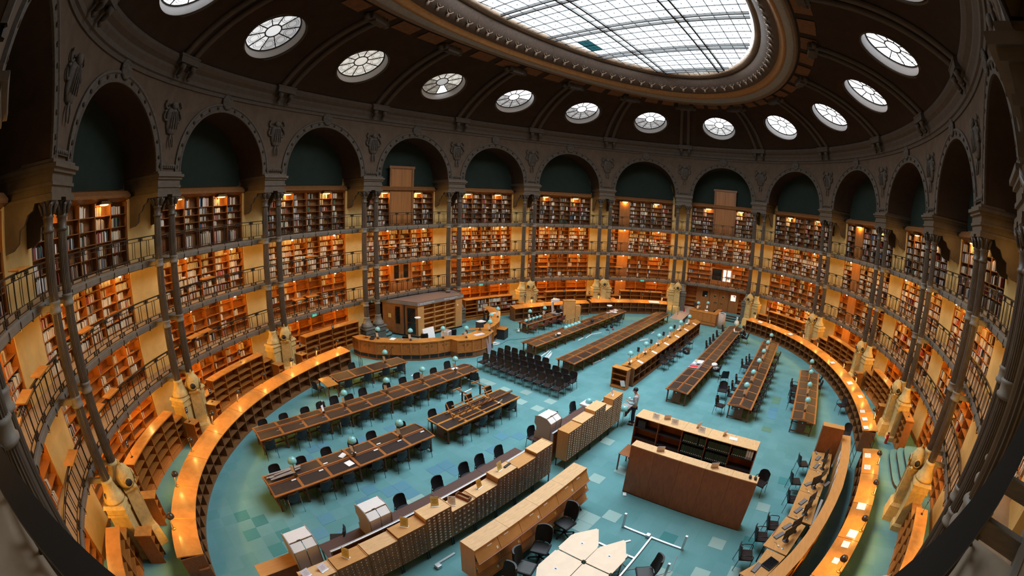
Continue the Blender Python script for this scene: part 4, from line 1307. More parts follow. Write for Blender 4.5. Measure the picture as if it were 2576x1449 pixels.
# sheets of paper on the counters
_pn = 0
def sheet(x, y, z, rz, wd, ht, label, mat='paper', tilt=0.0, group=None, mark=False, name='paper_sheet'):
    o = bbox(name, mat, (wd, ht, 0.004), (x, y, z), None, (tilt, 0, rz), 0.001)
    tag(o, label, 'paper', group)
    if mark:
        box('print', 'red_print', (wd * 0.3, ht * 0.06, 0.001), (-wd * 0.1, ht * 0.32, 0.0028), o)
        for q in range(3): box('print', 'ink', (wd * 0.6, ht * 0.03, 0.001), (0, ht * (0.08 - 0.13 * q), 0.0028), o)
    return o
ring_me = MB().tube([(0.10 * cos(2 * pi * k / 20), 0.10 * sin(2 * pi * k / 20), 0.003) for k in range(20)], 0.006, 4, True).tube([(0.06 * cos(2 * pi * k / 16), 0.06 * sin(2 * pi * k / 16), 0.003) for k in range(16)], 0.004, 4, True).mesh('printed_circle', 'red_print')
for k, (d, o_, wd) in enumerate(((88.1, 2.30, .36), (85.2, 2.28, .36), (76.9, 2.16, .42), (72.0, 2.08, .42), (70.2, 2.12, .32), (67.6, 2.12, .26), (113.4, 2.12, .45), (107.3, 1.98, .34), (101.6, 2.24, .34), (98.9, 2.24, .36), (96.1, 2.28, .34), (161.5, 2.05, .42), (147.0, 2.05, .44), (124.5, 2.08, .38))):
    t = radians(d); x, y = ell(t, -o_)
    zz = 1.035 + (2.45 - o_) * 0.155 + 0.012
    what = 'notice with a printed circle' if k in (0, 1, 9) else 'sheet of paper'
    nn = ['first', 'second', 'third', 'fourth', 'fifth', 'sixth'][k] + ' from the far end of the nearest right counter' if k < 6 else ['before the tall end panel', 'just past the seventh lamp', 'with a circle near its near end', 'last but one', 'at its near end', 'near the entrance end', 'in its far third', 'in its middle'][k - 6] + ' on the long right counter'
    o = sheet(x, y, zz, rzo(t) + rnd.uniform(-0.12, 0.12), wd, wd * 0.8, 'white %s %s' % (what, nn), tilt=0.155)
    if k in (0, 1, 8): ob('printed_circle', ring_me, o)
t = radians(206.3); x, y = ell(t, -1.45)
sheet(x, y, 1.10, rzo(t), 0.95, 0.55, 'large white open folder on the far counter', tilt=0.14)
# black number signs on thin rods
sg = Proto('number_sign', 'sign')
sg.part('rod', MB().tube([(0, 0, 0), (0, 0, 0.42)], 0.008, 6).box(0, 0, 0.005, 0.12, 0.08, 0.01).mesh('rod', 'rail_iron'))
sg.part('plate', MB().box(0, 0, 0.52, 0.15, 0.014, 0.26).mesh('plate', 'machine_dark'))
wp_ = MB().box(0, -0.009, 0, 0.06, 0.004, 0.035).mesh('white_print', 'paper')
sg.part('white_print', wp_, (0, 0, 0.58)); sg.part('white_print', wp_, (0, 0, 0.50))
for k, (i, f, o, z) in enumerate(((1, 0.32, 0.2, 1.71), (1, 0.86, -0.55, 1.14), (2, 0.14, -0.55, 1.14), (2, 0.6, 0.2, 1.71), (3, 0.13, -0.6, 1.14), (3, 0.55, -0.1, 1.3), (5, 0.93, -0.6, 1.14), (6, 0.10, -0.6, 1.14), (6, 0.5, -0.1, 1.2), (6, 0.84, -0.1, 1.0), (7, 0.12, -0.6, 1.14), (7, 0.38, -0.1, 1.2), (7, 0.64, -0.1, 1.2), (0, 0.90, 0.2, 1.71), (11, 0.5, 0.2, 1.71), (12, 0.2, 0.2, 1.65), (13, 0.3, 0.2, 1.71))):
    t = bt(i, f)
    sg.put('black number sign, %s of the low case, %s' % (['left end', 'left half', 'right half', 'right end'][min(3, int(f * 4))], arch(i)), (*ell(t, o), z), rzo(t), 'black number signs on rods')

# ------------------------------------------------------------------ chairs
def shell_me(name, mat, wd, h, curve, thick, n=8, topr=0.5):
    """Slightly curved back rest with rounded upper corners, standing in the xz plane, front to +y."""
    rows = []
    for j in range(n + 1):
        v = j / n
        hw = wd / 2 * (1 - topr * max(0, (v - 0.72) / 0.28) ** 2 * 0.45) * (1 - 0.10 * max(0, (0.2 - v) / 0.2))
        rows.append([(hw * (q / 4 - 1), curve * ((q / 4 - 1) ** 2) - 0.02 * sin(pi * v) - 0.10 * v, h * v) for q in range(9)])
    m = MB()
    m.grid(rows, False, True)
    m.grid([[(x, y - thick, z) for x, y, z in r] for r in rows][::-1], False, True)
    edge = [r[0] for r in rows] + rows[-1][1:] + [r[-1] for r in rows[:-1]][::-1] + rows[0][1:-1][::-1]
    k = len(edge)
    b = len(m.v)
    m.v += edge + [(x, y - thick, z) for x, y, z in edge]
    m.f += [(b + q, b + (q + 1) % k, b + (q + 1) % k + k, b + q + k) for q in range(k)]
    m.sm += [False] * k
    return m.mesh(name, mat)
def leg_me(p0, p1, r, mat, name='leg'):
    return MB().tube([p0, p1], r, 7).mesh(name, mat)
def chair_proto(name, seatmat, backmat, legmat, arms, wd=0.46, backh=0.42, seatz=0.45, topr=0.5, backz=0.47):
    p = Proto(name, 'chair')
    p.part('seat', bevbox(wd, 0.44, 0.055, seatmat, 0.022), (0, 0, seatz))
    p.part('backrest', shell_me('backrest', backmat, wd * 0.96, backh, 0.06, 0.025, topr=topr), (0, -0.20, backz))
    q = wd / 2 - 0.01
    p.part('leg', leg_me((-q, 0.19, seatz - 0.02), (-q - 0.03, 0.22, 0.0), 0.011, legmat)); p.part('leg', leg_me((q, 0.19, seatz - 0.02), (q + 0.03, 0.22, 0.0), 0.011, legmat))
    p.part('leg', leg_me((-q, -0.20, seatz + 0.22), (-q - 0.02, -0.26, 0.0), 0.011, legmat)); p.part('leg', leg_me((q, -0.20, seatz + 0.22), (q + 0.02, -0.26, 0.0), 0.011, legmat))
    if arms:
        for s in (-1, 1):
            p.part('armrest', MB().tube([(s * (q + 0.02), 0.20, seatz - 0.03), (s * (q + 0.035), 0.19, seatz + 0.17), (s * (q + 0.035), 0.14, seatz + 0.21), (s * (q + 0.03), -0.10, seatz + 0.215), (s * q, -0.23, seatz + 0.17)], 0.014, 7).mesh('armrest', 'black_metal'))
    return p
CH = chair_proto('stacking_chair', 'chair_black', 'chair_black', 'black_metal', False)
CHc = chair_proto('stacking_chair', 'chair_black', 'chair_black', 'chrome', False)
AR = chair_proto('armchair', 'seat_fabric', 'chair_black', 'black_metal', True, wd=0.47, topr=1.0)
AUD = chair_proto('audience_chair', 'seat_fabric', 'chair_black', 'black_metal', True, wd=0.46, backh=0.44, topr=0.3)
BR = chair_proto('brown_armchair', 'brown_leather', 'brown_leather', 'black_metal', True, wd=0.54, backh=0.36, topr=0.1)
RED = chair_proto('red_chair', 'red_fabric', 'red_fabric', 'black_metal', False, backh=0.46)
NTH = ['first', 'second', 'third', 'fourth', 'fifth', 'sixth', 'seventh', 'eighth', 'ninth', 'tenth', 'eleventh', 'twelfth']
def chairs(pr, pts, rz, lab, back=0.245, group=None, jit=0.05):
    for k, (u, v) in enumerate(pts):
        a = rz + rnd.uniform(-jit, jit)
        pr.put(NTH[k] + ' ' + lab, (u - sin(a) * back, v + cos(a) * back, 0), a, group)
chairs(CH, [(14.5, -5.56), (13.08, -5.58), (12.01, -5.6), (10.1, -5.6), (9.04, -5.6), (7.8, -5.55), (6.98, -5.58), (5.81, -5.58), (4.98, -5.6)], pi, 'black chair along the near side of the long left table', group='black chairs at the long left table')
CHc.put('black chair with chrome legs pulled out at the long left table', (11.05, -5.80, 0), pi - 0.12)
chairs(CH, [(14.25, -7.25), (13.25, -7.28), (12.2, -7.3), (11.38, -7.4), (10.62, -7.55), (9.94, -7.3), (9.12, -7.5), (7.87, -7.35), (6.9, -7.38), (6.03, -7.38), (4.99, -7.35), (3.85, -7.6)], 0, 'black chair along the far side of the long left table', group='black chairs at the long left table')
CH.put('black chair turned sideways at the right end of the long left table', (3.62, -5.72, 0), pi / 2 + 0.7)
chairs(CH, [(13.75, -2.10), (12.89, -2.08), (11.7, -2.15), (10.71, -2.06), (9.58, -2.16)], pi, 'black chair along the near side of the left table with three lamps', group='black chairs at the table with three lamps')
CHc.put('black chair with chrome legs at the near left corner of the lamp table', (14.98, -2.32, 0), pi + 0.1)
chairs(CH, [(14.96, -3.88), (13.91, -3.84), (12.85, -3.88), (11.72, -3.84), (10.87, -3.9), (9.52, -3.8)], 0, 'black chair along the far side of the left table with three lamps', group='black chairs at the table with three lamps')
chairs(CH, [(7.69, -1.98), (6.72, -2.02), (5.81, -2.08), (4.8, -2.12)], pi, 'black chair along the near side of the table with the rack', group='black chairs at the rack table')
chairs(CH, [(7.91, -3.85), (6.9, -3.9), (5.8, -3.9), (4.55, -3.9)], 0, 'black chair along the far side of the table with the rack', group='black chairs at the rack table')
chairs(CH, [(9.12, -8.86), (7.94, -8.95), (6.81, -8.98), (5.88, -8.95)], pi, 'black chair along the near side of the small table before the service desk', group='black chairs at the small table')
CH.put('black chair behind the small table before the service desk', (7.95, -10.42, 0), 0.1)
CH.put('black chair drawn up to the little side table by the left counter', (10.45, -9.75, 0), pi / 2 + 0.3)
chairs(CH, [(12.26, -0.12), (10.78, -0.12), (9.62, -0.12), (8.88, -0.12), (7.99, -0.05), (6.07, -0.12), (4.5, -0.1), (3.21, -0.1)], 0, 'black chair behind the dark bench of the card catalogues, from the left', group='black chairs behind the catalogues', back=0.22)
CH.put('black chair turned aside behind the left end of the catalogue bench', (14.62, 0.05, 0), -pi / 2 - 0.5)
chairs(BR, [(-5.69, -9.05), (-6.9, -9.0), (-7.9, -9.05), (-9.0, -8.95)], pi, 'brown leather armchair at the lamp repair table, from the left', group='brown armchairs')
chairs(AR, [(-11.83, -5.62), (-12.7, -5.8)], pi, 'dark armchair at the littered far end of the table', group=None)
for k, (u, v) in enumerate([(-5.38, 0.82), (-6.29, 0.80), (-6.98, 0.82), (-8.13, 0.84), (-10.16, 0.84)]):
    AR.put('%s black armchair standing with its back to the oak lamp desk' % NTH[k], (u, v, 0), rnd.uniform(-0.25, 0.15) - 0.1)
chairs(AR, [(-15.2, 2.1), (-13.33, 2.08), (-12.12, 2.1), (-11.11, 2.12), (-10.15, 2.12)], 0, 'dark armchair along the left side of the table strewn with prints', group=None)
chairs(AR, [(-13.2, 4.0), (-12.1, 4.0), (-11.18, 4.0), (-10.08, 4.0), (-8.9, 4.0)], pi, 'dark armchair along the right side of the table strewn with prints', group=None)
AR.put('armchair heaped with clothes beside the table strewn with prints', (-6.15, 3.95, 0), pi + 0.2)
CH.put('black chair without arms standing free beside the heaped armchair', (-5.45, 4.62, 0), pi / 2 + 0.5)
chairs(AR, [(-9.21, 5.45), (-8.6, 5.35), (-7.9, 5.2), (-5.06, 5.42), (-3.99, 5.42), (-3.07, 5.42)], 0, 'dark armchair along the left side of the six-lamp table', group=None)
AR.put('black armchair left free, facing the photographer, near the six-lamp table', (-3.41, 5.05, 0), -pi / 2 + 0.15)
AR.put('black armchair at the near left corner of the six-lamp table', (-1.55, 5.42, 0), pi * 0.0 - 0.1)
chairs(AR, [(-11.18, 7.42), (-9.46, 7.38), (-8.22, 7.4), (-7.31, 7.38), (-6.23, 7.4), (-5.05, 7.38), (-4.07, 7.34), (-3.0, 7.34), (-2.04, 7.34)], pi, 'dark armchair along the right side of the six-lamp table', group=None)
chairs(AR, [(-6.36, 8.72), (-5.81, 8.70), (-5.08, 8.78), (-4.14, 8.8)], 0, 'black armchair along the left side of the four-lamp table', group=None)
chairs(AR, [(-8.27, 10.66), (-7.13, 10.66)], pi, 'black armchair along the right side of the four-lamp table', group=None)
AR.put('lone black armchair before the right counter', (-5.1, 12.0, 0), -2.6)
AR.put('black armchair behind the tall end panel on the right', (-1.7, 12.2, 0), -1.9)
AR.put('black armchair at the right end of the near brown cabinet', (4.05, 8.62, 0), -pi / 2 - 0.3)
CH.put('black chair drawn back from the far end of the computer desk', (1.95, 10.15, 0), 0.35)
chairs(AR, [(4.6, 9.80), (6.3, 9.35), (7.0, 9.1), (8.0, 8.85)], 0.25, 'dark armchair along the computer desk, from its far end', group=None)
CH.put('black chair tucked in at the computer desk', (3.35, 9.98, 0), 0.3)
ROWS = [(1.47, range(10)), (0.87, range(10)), (0.27, range(10)), (-0.34, range(6))]
for r_, (u, ks) in enumerate(ROWS):
    for k in ks:
        AUD.put('%s black audience chair from the left in the %s of the rows' % (NTH[k], ['nearest', 'second', 'third', 'farthest'][r_]), (u + 0.22, -7.02 + 0.56 * k - 0.02, 0), -pi / 2 + rnd.uniform(-0.03, 0.03), 'rows of black audience chairs')
sw_ = Proto('swivel_chair', 'office chair')
sw_.part('seat', bevbox(0.50, 0.48, 0.09, 'chair_black', 0.04), (0, 0, 0.48))
sw_.part('backrest', shell_me('backrest', 'chair_black', 0.47, 0.56, 0.09, 0.05, topr=0.4), (0, -0.23, 0.58))
sw_.part('back_bar', MB().tube([(0, -0.08, 0.44), (0, -0.30, 0.46), (0, -0.33, 0.75)], 0.022, 6).mesh('back_bar', 'black_metal'))
sw_.part('column', MB().lathe([(0.03, 0.08), (0.03, 0.44)], 10).mesh('column', 'black_metal'))
foot_me = MB().tube([(0, 0, 0.11), (0.30, 0, 0.065)], [0.03, 0.02], 6).mesh('foot', 'black_metal')
cas_me = MB().lathe([(0.03, -0.02), (0.03, 0.02)], 10, M=Matrix.Rotation(pi / 2, 4, 'X')).mesh('caster', 'black_metal')
for k in range(5):
    f_ = sw_.part('foot', foot_me, (0, 0, 0), (0, 0, k * 2 * pi / 5 + 0.3)); sw_.part('caster', cas_me, (0.30, 0, 0.03), under=f_)
sw_.put('tall black swivel chair at the right end of the slanted display case', (9.42, 3.86, 0), -pi / 2 - 0.1)
sw_.put('black swivel chair between the display case and the pale tables', (10.70, 3.96, 0), -pi / 2 + 0.35)
sw_.put('black swivel chair before the left pale table', (11.55, 4.15, 0), 0.3)
sw_.put('black swivel chair low in the picture, beside the display case', (12.4, 4.1, 0), -pi / 2 - 0.2)
sw_.put('black swivel chair beside the metal cable frame, cut by the frame edge', (9.93, 6.75, 0), pi + 0.6)
# ------------------------------------------------------------------ reading tables
def slab(p0, p1, p2, p3, th, name, mat, par):
    """Board with the four top corners given, th thick."""
    m = MB()
    vs = [p0, p1, p2, p3] + [(x, y, z - th) for x, y, z in (p0, p1, p2, p3)]
    m.add(vs, [(0, 1, 2, 3), (7, 6, 5, 4), (0, 4, 5, 1), (1, 5, 6, 2), (2, 6, 7, 3), (3, 7, 4, 0)])
    return m.build(name, mat, par)
def reading_table(u0, u1, v0, v1, n, label, rise=0.055, single=False, joints=(), wood='table_wood', under='table_under', legs_every=1.06, ridge=True, peds=True):
    cu, cv = (u0 + u1) / 2, (v0 + v1) / 2
    L_, W = u1 - u0, v1 - v0
    t = thing('reading_table', label, 'table', (cu, cv, 0))
    H = 0.735
    hx, hy = L_ / 2, W / 2
    def top(y):
        return H + rise * (1 - abs(y) / hy)
    sides = [(-hy, hy)] if single else [(-hy, 0.0), (0.0, hy)]
    for a, b in sides:
        za, zb = (H, H) if single else (top(a), top(b))
        slab((-hx, a, za), (hx, a, za), (hx, b, zb), (-hx, b, zb), 0.035, 'top_board', wood, t)
        du = L_ / n
        for k in range(n):
            x0, x1 = -hx + du * k + 0.055, -hx + du * (k + 1) - 0.055
            m0, m1 = a + (0.09 if a < -1e-6 else 0.06), b - (0.09 if b > 1e-6 else 0.06)
            zf = (lambda y: H) if single else top
            e = 0.007
            slab((x0, m0, zf(m0) + e), (x1, m0, zf(m0) + e), (x1, m1, zf(m1) + e), (x0, m1, zf(m1) + e), 0.010, 'leather_panel', 'leather', t)
    if ridge and not single:
        bbox('ridge_rail', wood, (L_ - 0.12, 0.055, 0.05), (0, 0, H + rise + 0.02), t, b=0.01)
    box('apron', under, (L_ - 0.16, 0.025, 0.10), (0, -hy + 0.10, H - 0.085), t); box('apron', under, (L_ - 0.16, 0.025, 0.10), (0, hy - 0.10, H - 0.085), t)
    nl = max(1, round((L_ - 0.3) / legs_every))
    for k in range(nl + 1):
        x = -hx + 0.14 + (L_ - 0.28) * k / nl
        for s in (-1, 1):
            box('leg', under, (0.06, 0.06, H - 0.04), (x, s * (hy - 0.13), (H - 0.04) / 2), t)
        box('cross_rail', under, (0.04, W - 0.30, 0.05), (x, 0, 0.12), t)
    for s in (-1, 1):
        box('trestle_panel', under, (0.05, W * 0.34, H - 0.12), (s * (hx - 0.16), 0, 0.12 + (H - 0.14) / 2), t)
        if peds and not single:
            m = MB()
            x = s * (hx - 0.035)
            pl = [(-hy * 0.82, H), (hy * 0.82, H), (hy * 0.82, H + 0.025), (0, H + rise + 0.055), (-hy * 0.82, H + 0.025)]
            vs = [(x - 0.015, y, z) for y, z in pl] + [(x + 0.015, y, z) for y, z in pl]
            k = len(pl)
            m.add(vs, [tuple(range(k)), tuple(range(2 * k - 1, k - 1, -1))] + [(q, (q + 1) % k, (q + 1) % k + k, q + k) for q in range(k)])
            m.build('pediment', wood, t)
            box('socket', 'chrome', (0.05, 0.05, 0.05), (s * (hx - 0.01), 0, H - 0.07), t)
    box('footrail', under, (L_ - 0.3, 0.05, 0.05), (0, 0, 0.12), t)
    for x in joints:
        for s in (-1, 1):
            box('end_ledge', wood, (0.05, hy - 0.02, 0.035), (x - cu, s * hy / 2, H + rise * 0.5 + 0.022), t, (-s * atan2(rise, hy), 0, 0))
    return t
reading_table(5.22, 9.54, -10.24, -9.25, 4, 'small single-sided reading table before the service desk', single=True, legs_every=2)
bt_ = thing('side_table', 'little plain oak side table beside the left counter', 'table', (9.92, -9.6, 0))
bbox('top_board', 'oak_top', (0.62, 1.2, 0.03), (0, 0, 0.69), bt_)
for x in (-0.26, 0.26):
    for y in (-0.54, 0.54): box('leg', 'table_under', (0.05, 0.05, 0.67), (x, y, 0.335), bt_)
reading_table(3.12, 14.80, -7.1, -5.90, 11, 'long reading table with leather panels and five lamps on the left')
reading_table(8.97, 15.54, -3.66, -2.35, 6, 'reading table with three teal lamps and strewn papers, near left', rise=0.03, joints=(12.3,), peds=True)
reading_table(4.08, 8.38, -3.6, -2.33, 4, 'reading table that carries a slatted wooden rack', rise=0.0, ridge=False, peds=False, wood='oak_top')
reading_table(-14.2, -1.9, -7.33, -6.12, 12, 'long reading table with a row of unscrewed lamps, behind the audience chairs', joints=(-5.15, -10.65))
reading_table(-15.95, -1.02, -4.05, -2.80, 14, 'longest empty reading table, between the audience chairs and the oak lamp desk', joints=(-4.3,))
reading_table(-16.0, -1.22, 2.5, 3.72, 13, 'long reading table strewn with printed sheets, right of the oak lamp desk', joints=(-5.3,))
reading_table(-13.7, -1.25, 5.79, 7.07, 12, 'long reading table with six teal lamps on the right')
reading_table(-8.68, -1.36, 9.1, 10.42, 7, 'shorter reading table with four teal lamps on the far right')
reading_table(-9.3, -5.2, -10.40, -9.38, 4, 'lamp repair table with a row of small lamps, by the brown armchairs', rise=0.03)

tl = Proto('table_lamp', 'lamp')
tl.part('base', MB().frustum(0, 0, 0, 0.05, 0.13, 0.13, 0.10, 0.10).frustum(0, 0, 0.05, 0.09, 0.09, 0.09, 0.05, 0.05).mesh('base', 'lamp_brown'))
tl.part('stem', MB().lathe([(0.018, 0.08), (0.014, 0.56), (0.02, 0.60)], 8).mesh('stem', 'lamp_brown'))
tl.part('shade', MB().lathe([(0.150, 0.54), (0.157, 0.55), (0.152, 0.62), (0.125, 0.69), (0.07, 0.735), (0.02, 0.75), (0.0, 0.75), ], 20).lathe([(0.145, 0.545), (0.14, 0.62), (0.11, 0.68), (0.0, 0.72)], 20).mesh('shade', 'lamp_teal'))
tl.part('knob', MB().lathe([(0.0, 0.74), (0.022, 0.745), (0.022, 0.765), (0.0, 0.785)], 8).mesh('knob', 'lamp_teal'))
tl.part('card', MB().box(0, 0, 0, 0.15, 0.004, 0.27).mesh('card', 'paper'), (0.02, 0.06, 0.27), (-0.16, 0.03, 0.5))
def lamps(pts, z, lab, group=None, card=lambda k: True, rz=-pi / 2):
    for k, (u, v) in enumerate(pts):
        tl.put('%s teal domed lamp %s' % (NTH[k], lab), (u, v, z), rz + rnd.uniform(-0.2, 0.2), group, skip=() if card(k) else ('card',))
ZT = 0.735 + 0.055 + 0.045
lamps([(14.45, -3.0), (12.12, -3.0), (10.11, -3.0)], 0.81, 'from the left on the near left table', 'teal domed table lamps')
lamps([(10.55, -6.5), (8.37, -6.5), (6.31, -6.5), (4.22, -6.5)], ZT, 'from the left on the long left table', 'teal domed table lamps')
lamps([(6.29, -9.85)], 0.742, 'on the small table before the service desk', 'teal domed table lamps')
lamps([(-2.43, 6.43), (-4.48, 6.43), (-6.58, 6.43), (-8.68, 6.43), (-10.85, 6.43), (-12.93, 6.43)], ZT, 'from the near end of the six-lamp table', 'teal domed table lamps', card=lambda k: k not in (2,))
lamps([(-2.3, 9.76), (-4.46, 9.76), (-6.56, 9.76), (-8.6, 9.76)], ZT, 'from the near end of the four-lamp table', 'teal domed table lamps', card=lambda k: k != 2)
lamps([(-6.3, -10.15), (-7.9, -10.0)], 0.775, 'standing at the back of the lamp repair table', 'teal domed table lamps')
# lamps without shade, and shades without lamp
bs = Proto('lamp_stand', 'lamp stand')
bs.part('base', MB().lathe([(0.06, 0), (0.055, 0.02), (0.0, 0.03)], 10).mesh('base', 'machine_dark')); bs.part('stem', MB().lathe([(0.012, 0.02), (0.012, 0.40), (0.03, 0.41), (0.03, 0.45), (0, 0.46)], 8).mesh('stem', 'machine_dark')); bs.part('socket', MB().sphere(0, 0, 0.47, 0.025, n=8, h=5).mesh('socket', 'machine_white'))
for k, u in enumerate((-6.4, -6.85, -7.25, -7.72, -8.25, -8.75)):
    bs.put('%s bare black lamp stand at the far edge of the table with unscrewed lamps' % NTH[k], (u, -7.18, 0.745), 0, 'bare lamp stands')
for k, u in enumerate((-5.9, -6.3, -6.7, -7.1, -7.5)):
    bs.put('%s bare black lamp stand in the row on the lamp repair table' % NTH[k], (u, -9.62, 0.745), 0, 'bare lamp stands')
shade_me = MB().lathe([(0.16, 0.0), (0.165, 0.02), (0.155, 0.09), (0.12, 0.16), (0.06, 0.20), (0.0, 0.215)], 18).mesh('lamp_shade', 'lamp_teal')
for k, u in enumerate((-6.2, -6.62, -7.04, -7.46, -7.88)):
    o = ob('loose_dome', shade_me, None, (u, -6.86, 0.80), (0.5, 0, 0.3)); tag(o, '%s loose teal lamp shade lying on the table with unscrewed lamps' % NTH[k], 'lamp shade', 'loose lamp shades')
for k, u in enumerate((-5.6, -6.05, -6.45, -6.85, -7.25)):
    o = ob('loose_dome', shade_me, None, (u, -9.86, 0.79), (0.9, 0, 0.2)); tag(o, '%s loose teal lamp shade in the row on the lamp repair table' % NTH[k], 'lamp shade', 'loose lamp shades')
o = thing('bare_lamp', 'lamp without its shade, wire hoop showing, on the long left table', 'lamp', (11.62, -6.5, ZT))
ob('stem', MB().lathe([(0.06, 0), (0.06, 0.05), (0.012, 0.07), (0.012, 0.42)], 8).mesh('stem', 'lamp_brown'), o)
ob('wire_hoop', MB().tube([(0.14 * cos(a), 0.14 * sin(a), 0.44) for a in [k * pi / 7 for k in range(14)]], 0.006, 5, True).tube([(-0.14, 0, 0.44), (0, 0, 0.40), (0.14, 0, 0.44)], 0.006, 5).mesh('wire_hoop', 'machine_dark'), o)
ob('bulb_cap', MB().sphere(0, 0, 0.52, 0.03, 0.03, 0.06, 8, 6).mesh('bulb_cap', 'machine_white'), o)
box('card', 'paper', (0.13, 0.005, 0.26), (0.05, 0.06, 0.24), o, (0.2, 0, 0.5))

# white number labels and paper on the tables
def flat(u, v, z, wd, ht, rz, lab, group=None, mat='paper', name='paper_sheet', cat='paper'):
    o = box(name, mat, (wd, ht, 0.006), (u, v, z), None, (0, 0, rz)); return tag(o, lab, cat, group)
for k in range(11):
    u = 14.8 - 11.68 / 11 * (k + 0.88)
    flat(u, -6.28, 0.772, 0.16, 0.06, 0, '%s small white label from the left on the long left table' % NTH[k], 'white labels on the long left table', name='table_label', cat='label')
for k, (u, v) in enumerate([(14.6, -2.87), (13.54, -2.87), (11.3, -2.87), (10.25, -2.87), (9.19, -2.86), (13.22, -3.16), (12.05, -3.16), (10.99, -3.16)]):
    flat(u, v, 0.772, 0.17, 0.06, 0, '%s small white label, %s row, on the near left lamp table' % (NTH[k if k < 5 else k - 5], 'near' if k < 5 else 'far'), 'white labels on the near left table', name='table_label', cat='label')
flat(12.46, -3.27, 0.766, 0.30, 0.21, 0.5, 'white sheet of paper on the far side of the near left lamp table')
flat(12.51, -2.70, 0.766, 0.26, 0.30, 0.15, 'white sheet of paper on the near side of the near left lamp table')
flat(4.0, -6.8, 0.775, 0.36, 0.24, 0.1, 'white sheet at the right end of the long left table')
flat(5.05, -8.95, 0.004, 0.32, 0.24, 0.4, 'sheet of paper fallen on the carpet before the service desk')
for k, (u, v, a) in enumerate(((14.95, -3.42, 0.04), (14.80, -3.35, -0.03), (14.7, -3.27, 0.1), (14.85, -3.20, 0.0), (14.6, -3.38, 0.06), (14.75, -3.46, -0.05))):
    o = bbox('grey_strip', 'machine_grey', (0.95 + 0.1 * (k % 3), 0.07, 0.03), (u, v, 0.785 + 0.028 * (k // 2)), None, (0, 0, a)); tag(o, 'dark grey plastic strip in the heap on the near left lamp table', 'strip', 'heap of grey strips')

# oak lamp desk (double-sided, shelves below) with its end case
dk = thing('lamp_desk', 'long oak double-sided desk with shelves below and six teal lamps', 'desk', (-8.15, 0.0, 0))
hx, hy = 6.25, 0.44
for s in (-1, 1):
    nseg = 6
    for k in range(nseg):
        x0, x1 = -hx + 2 * hx * k / nseg + 0.003, -hx + 2 * hx * (k + 1) / nseg - 0.003
        a, b = (s * hy, 0)
        slab(*(((x0, a, 1.03), (x1, a, 1.03), (x1, b, 1.13), (x0, b, 1.13)) if s < 0 else ((x0, b, 1.13), (x1, b, 1.13), (x1, a, 1.03), (x0, a, 1.03))), 0.035, 'top_panel', 'oak_top', dk)
    for k in range(17):
        box('divider', 'oak_dark', (0.03, 0.36, 0.90), (-hx + 0.05 + (2 * hx - 0.1) * k / 16, s * 0.22, 0.53), dk)
        if k < 16:
            for z in (0.10, 0.52): box('shelf', 'oak_dark', ((2 * hx - 0.1) / 16 - 0.03, 0.36, 0.025), (-hx + 0.05 + (2 * hx - 0.1) * (k + 0.5) / 16, s * 0.22, z), dk)
box('mid_back', 'oak_dark', (2 * hx - 0.1, 0.03, 0.95), (0, 0, 0.53), dk)
bbox('plinth', 'oak_dark', (2 * hx - 0.06, 2 * hy - 0.04, 0.09), (0, 0, 0.045), dk)
bbox('ridge_rail', 'oak', (2 * hx, 0.05, 0.035), (0, 0, 1.135), dk)
for s in (-1, 1):
    m = MB(); m.add([(s * hx + e, y, z) for e in (-0.02, 0.02) for y, z in ((-0.40, 0.05), (0.40, 0.05), (0.40, 1.0), (0, 1.10), (-0.40, 1.0))], [(0, 1, 2, 3, 4), (9, 8, 7, 6, 5)] + [(q, (q + 1) % 5, (q + 1) % 5 + 5, q + 5) for q in range(5)])
    m.build('end_panel', 'oak_dark', dk)
ec = thing('end_bookcase', 'small empty oak bookcase at the near end of the lamp desk', 'bookcase', (-1.42, -0.14, 0))
for s in (-1, 1): box('side_panel', 'oak', (0.40, 0.03, 1.05), (0, s * 0.43, 0.58), ec)
box('back_panel', 'oak_dark', (0.02, 0.84, 1.0), (-0.19, 0, 0.56), ec); bbox('top_board', 'oak_top', (0.46, 0.94, 0.04), (0, 0, 1.115), ec); bbox('plinth', 'oak', (0.44, 0.92, 0.10), (0, 0, 0.05), ec)
for z in (0.11, 0.44, 0.76): box('shelf', 'oak', (0.36, 0.83, 0.025), (0, 0, z), ec)
o = bbox('paper_sheet', 'paper', (0.005, 0.26, 0.34), (-1.20, 0.13, 0.36), None, (0.25, 0.1, 0)); tag(o, 'white sheet hanging from the small bookcase of the lamp desk', 'paper')
lamps([(-2.06, 0), (-4.14, 0), (-6.15, 0), (-8.23, 0), (-10.33, 0), (-12.40, 0)], 1.152, 'from the near end of the oak lamp desk', 'teal domed table lamps')
for k in range(6):
    u = -2.96 - 2.04 * k
    o = box('paper_sheet', 'paper', (0.20, 0.34, 0.006), (u, 0.24, 1.085), None, (-0.225, 0, 0)); tag(o, '%s white form from the near end, right slope of the oak lamp desk' % NTH[k], 'paper', 'white forms on the lamp desk')
    o = box('paper_sheet', 'paper', (0.26, 0.22, 0.006), (u + 0.3, -0.26, 1.08), None, (0.225, 0, 0.3)); tag(o, '%s loose sheet from the near end, left slope of the oak lamp desk' % NTH[k], 'paper', 'loose sheets on the lamp desk')
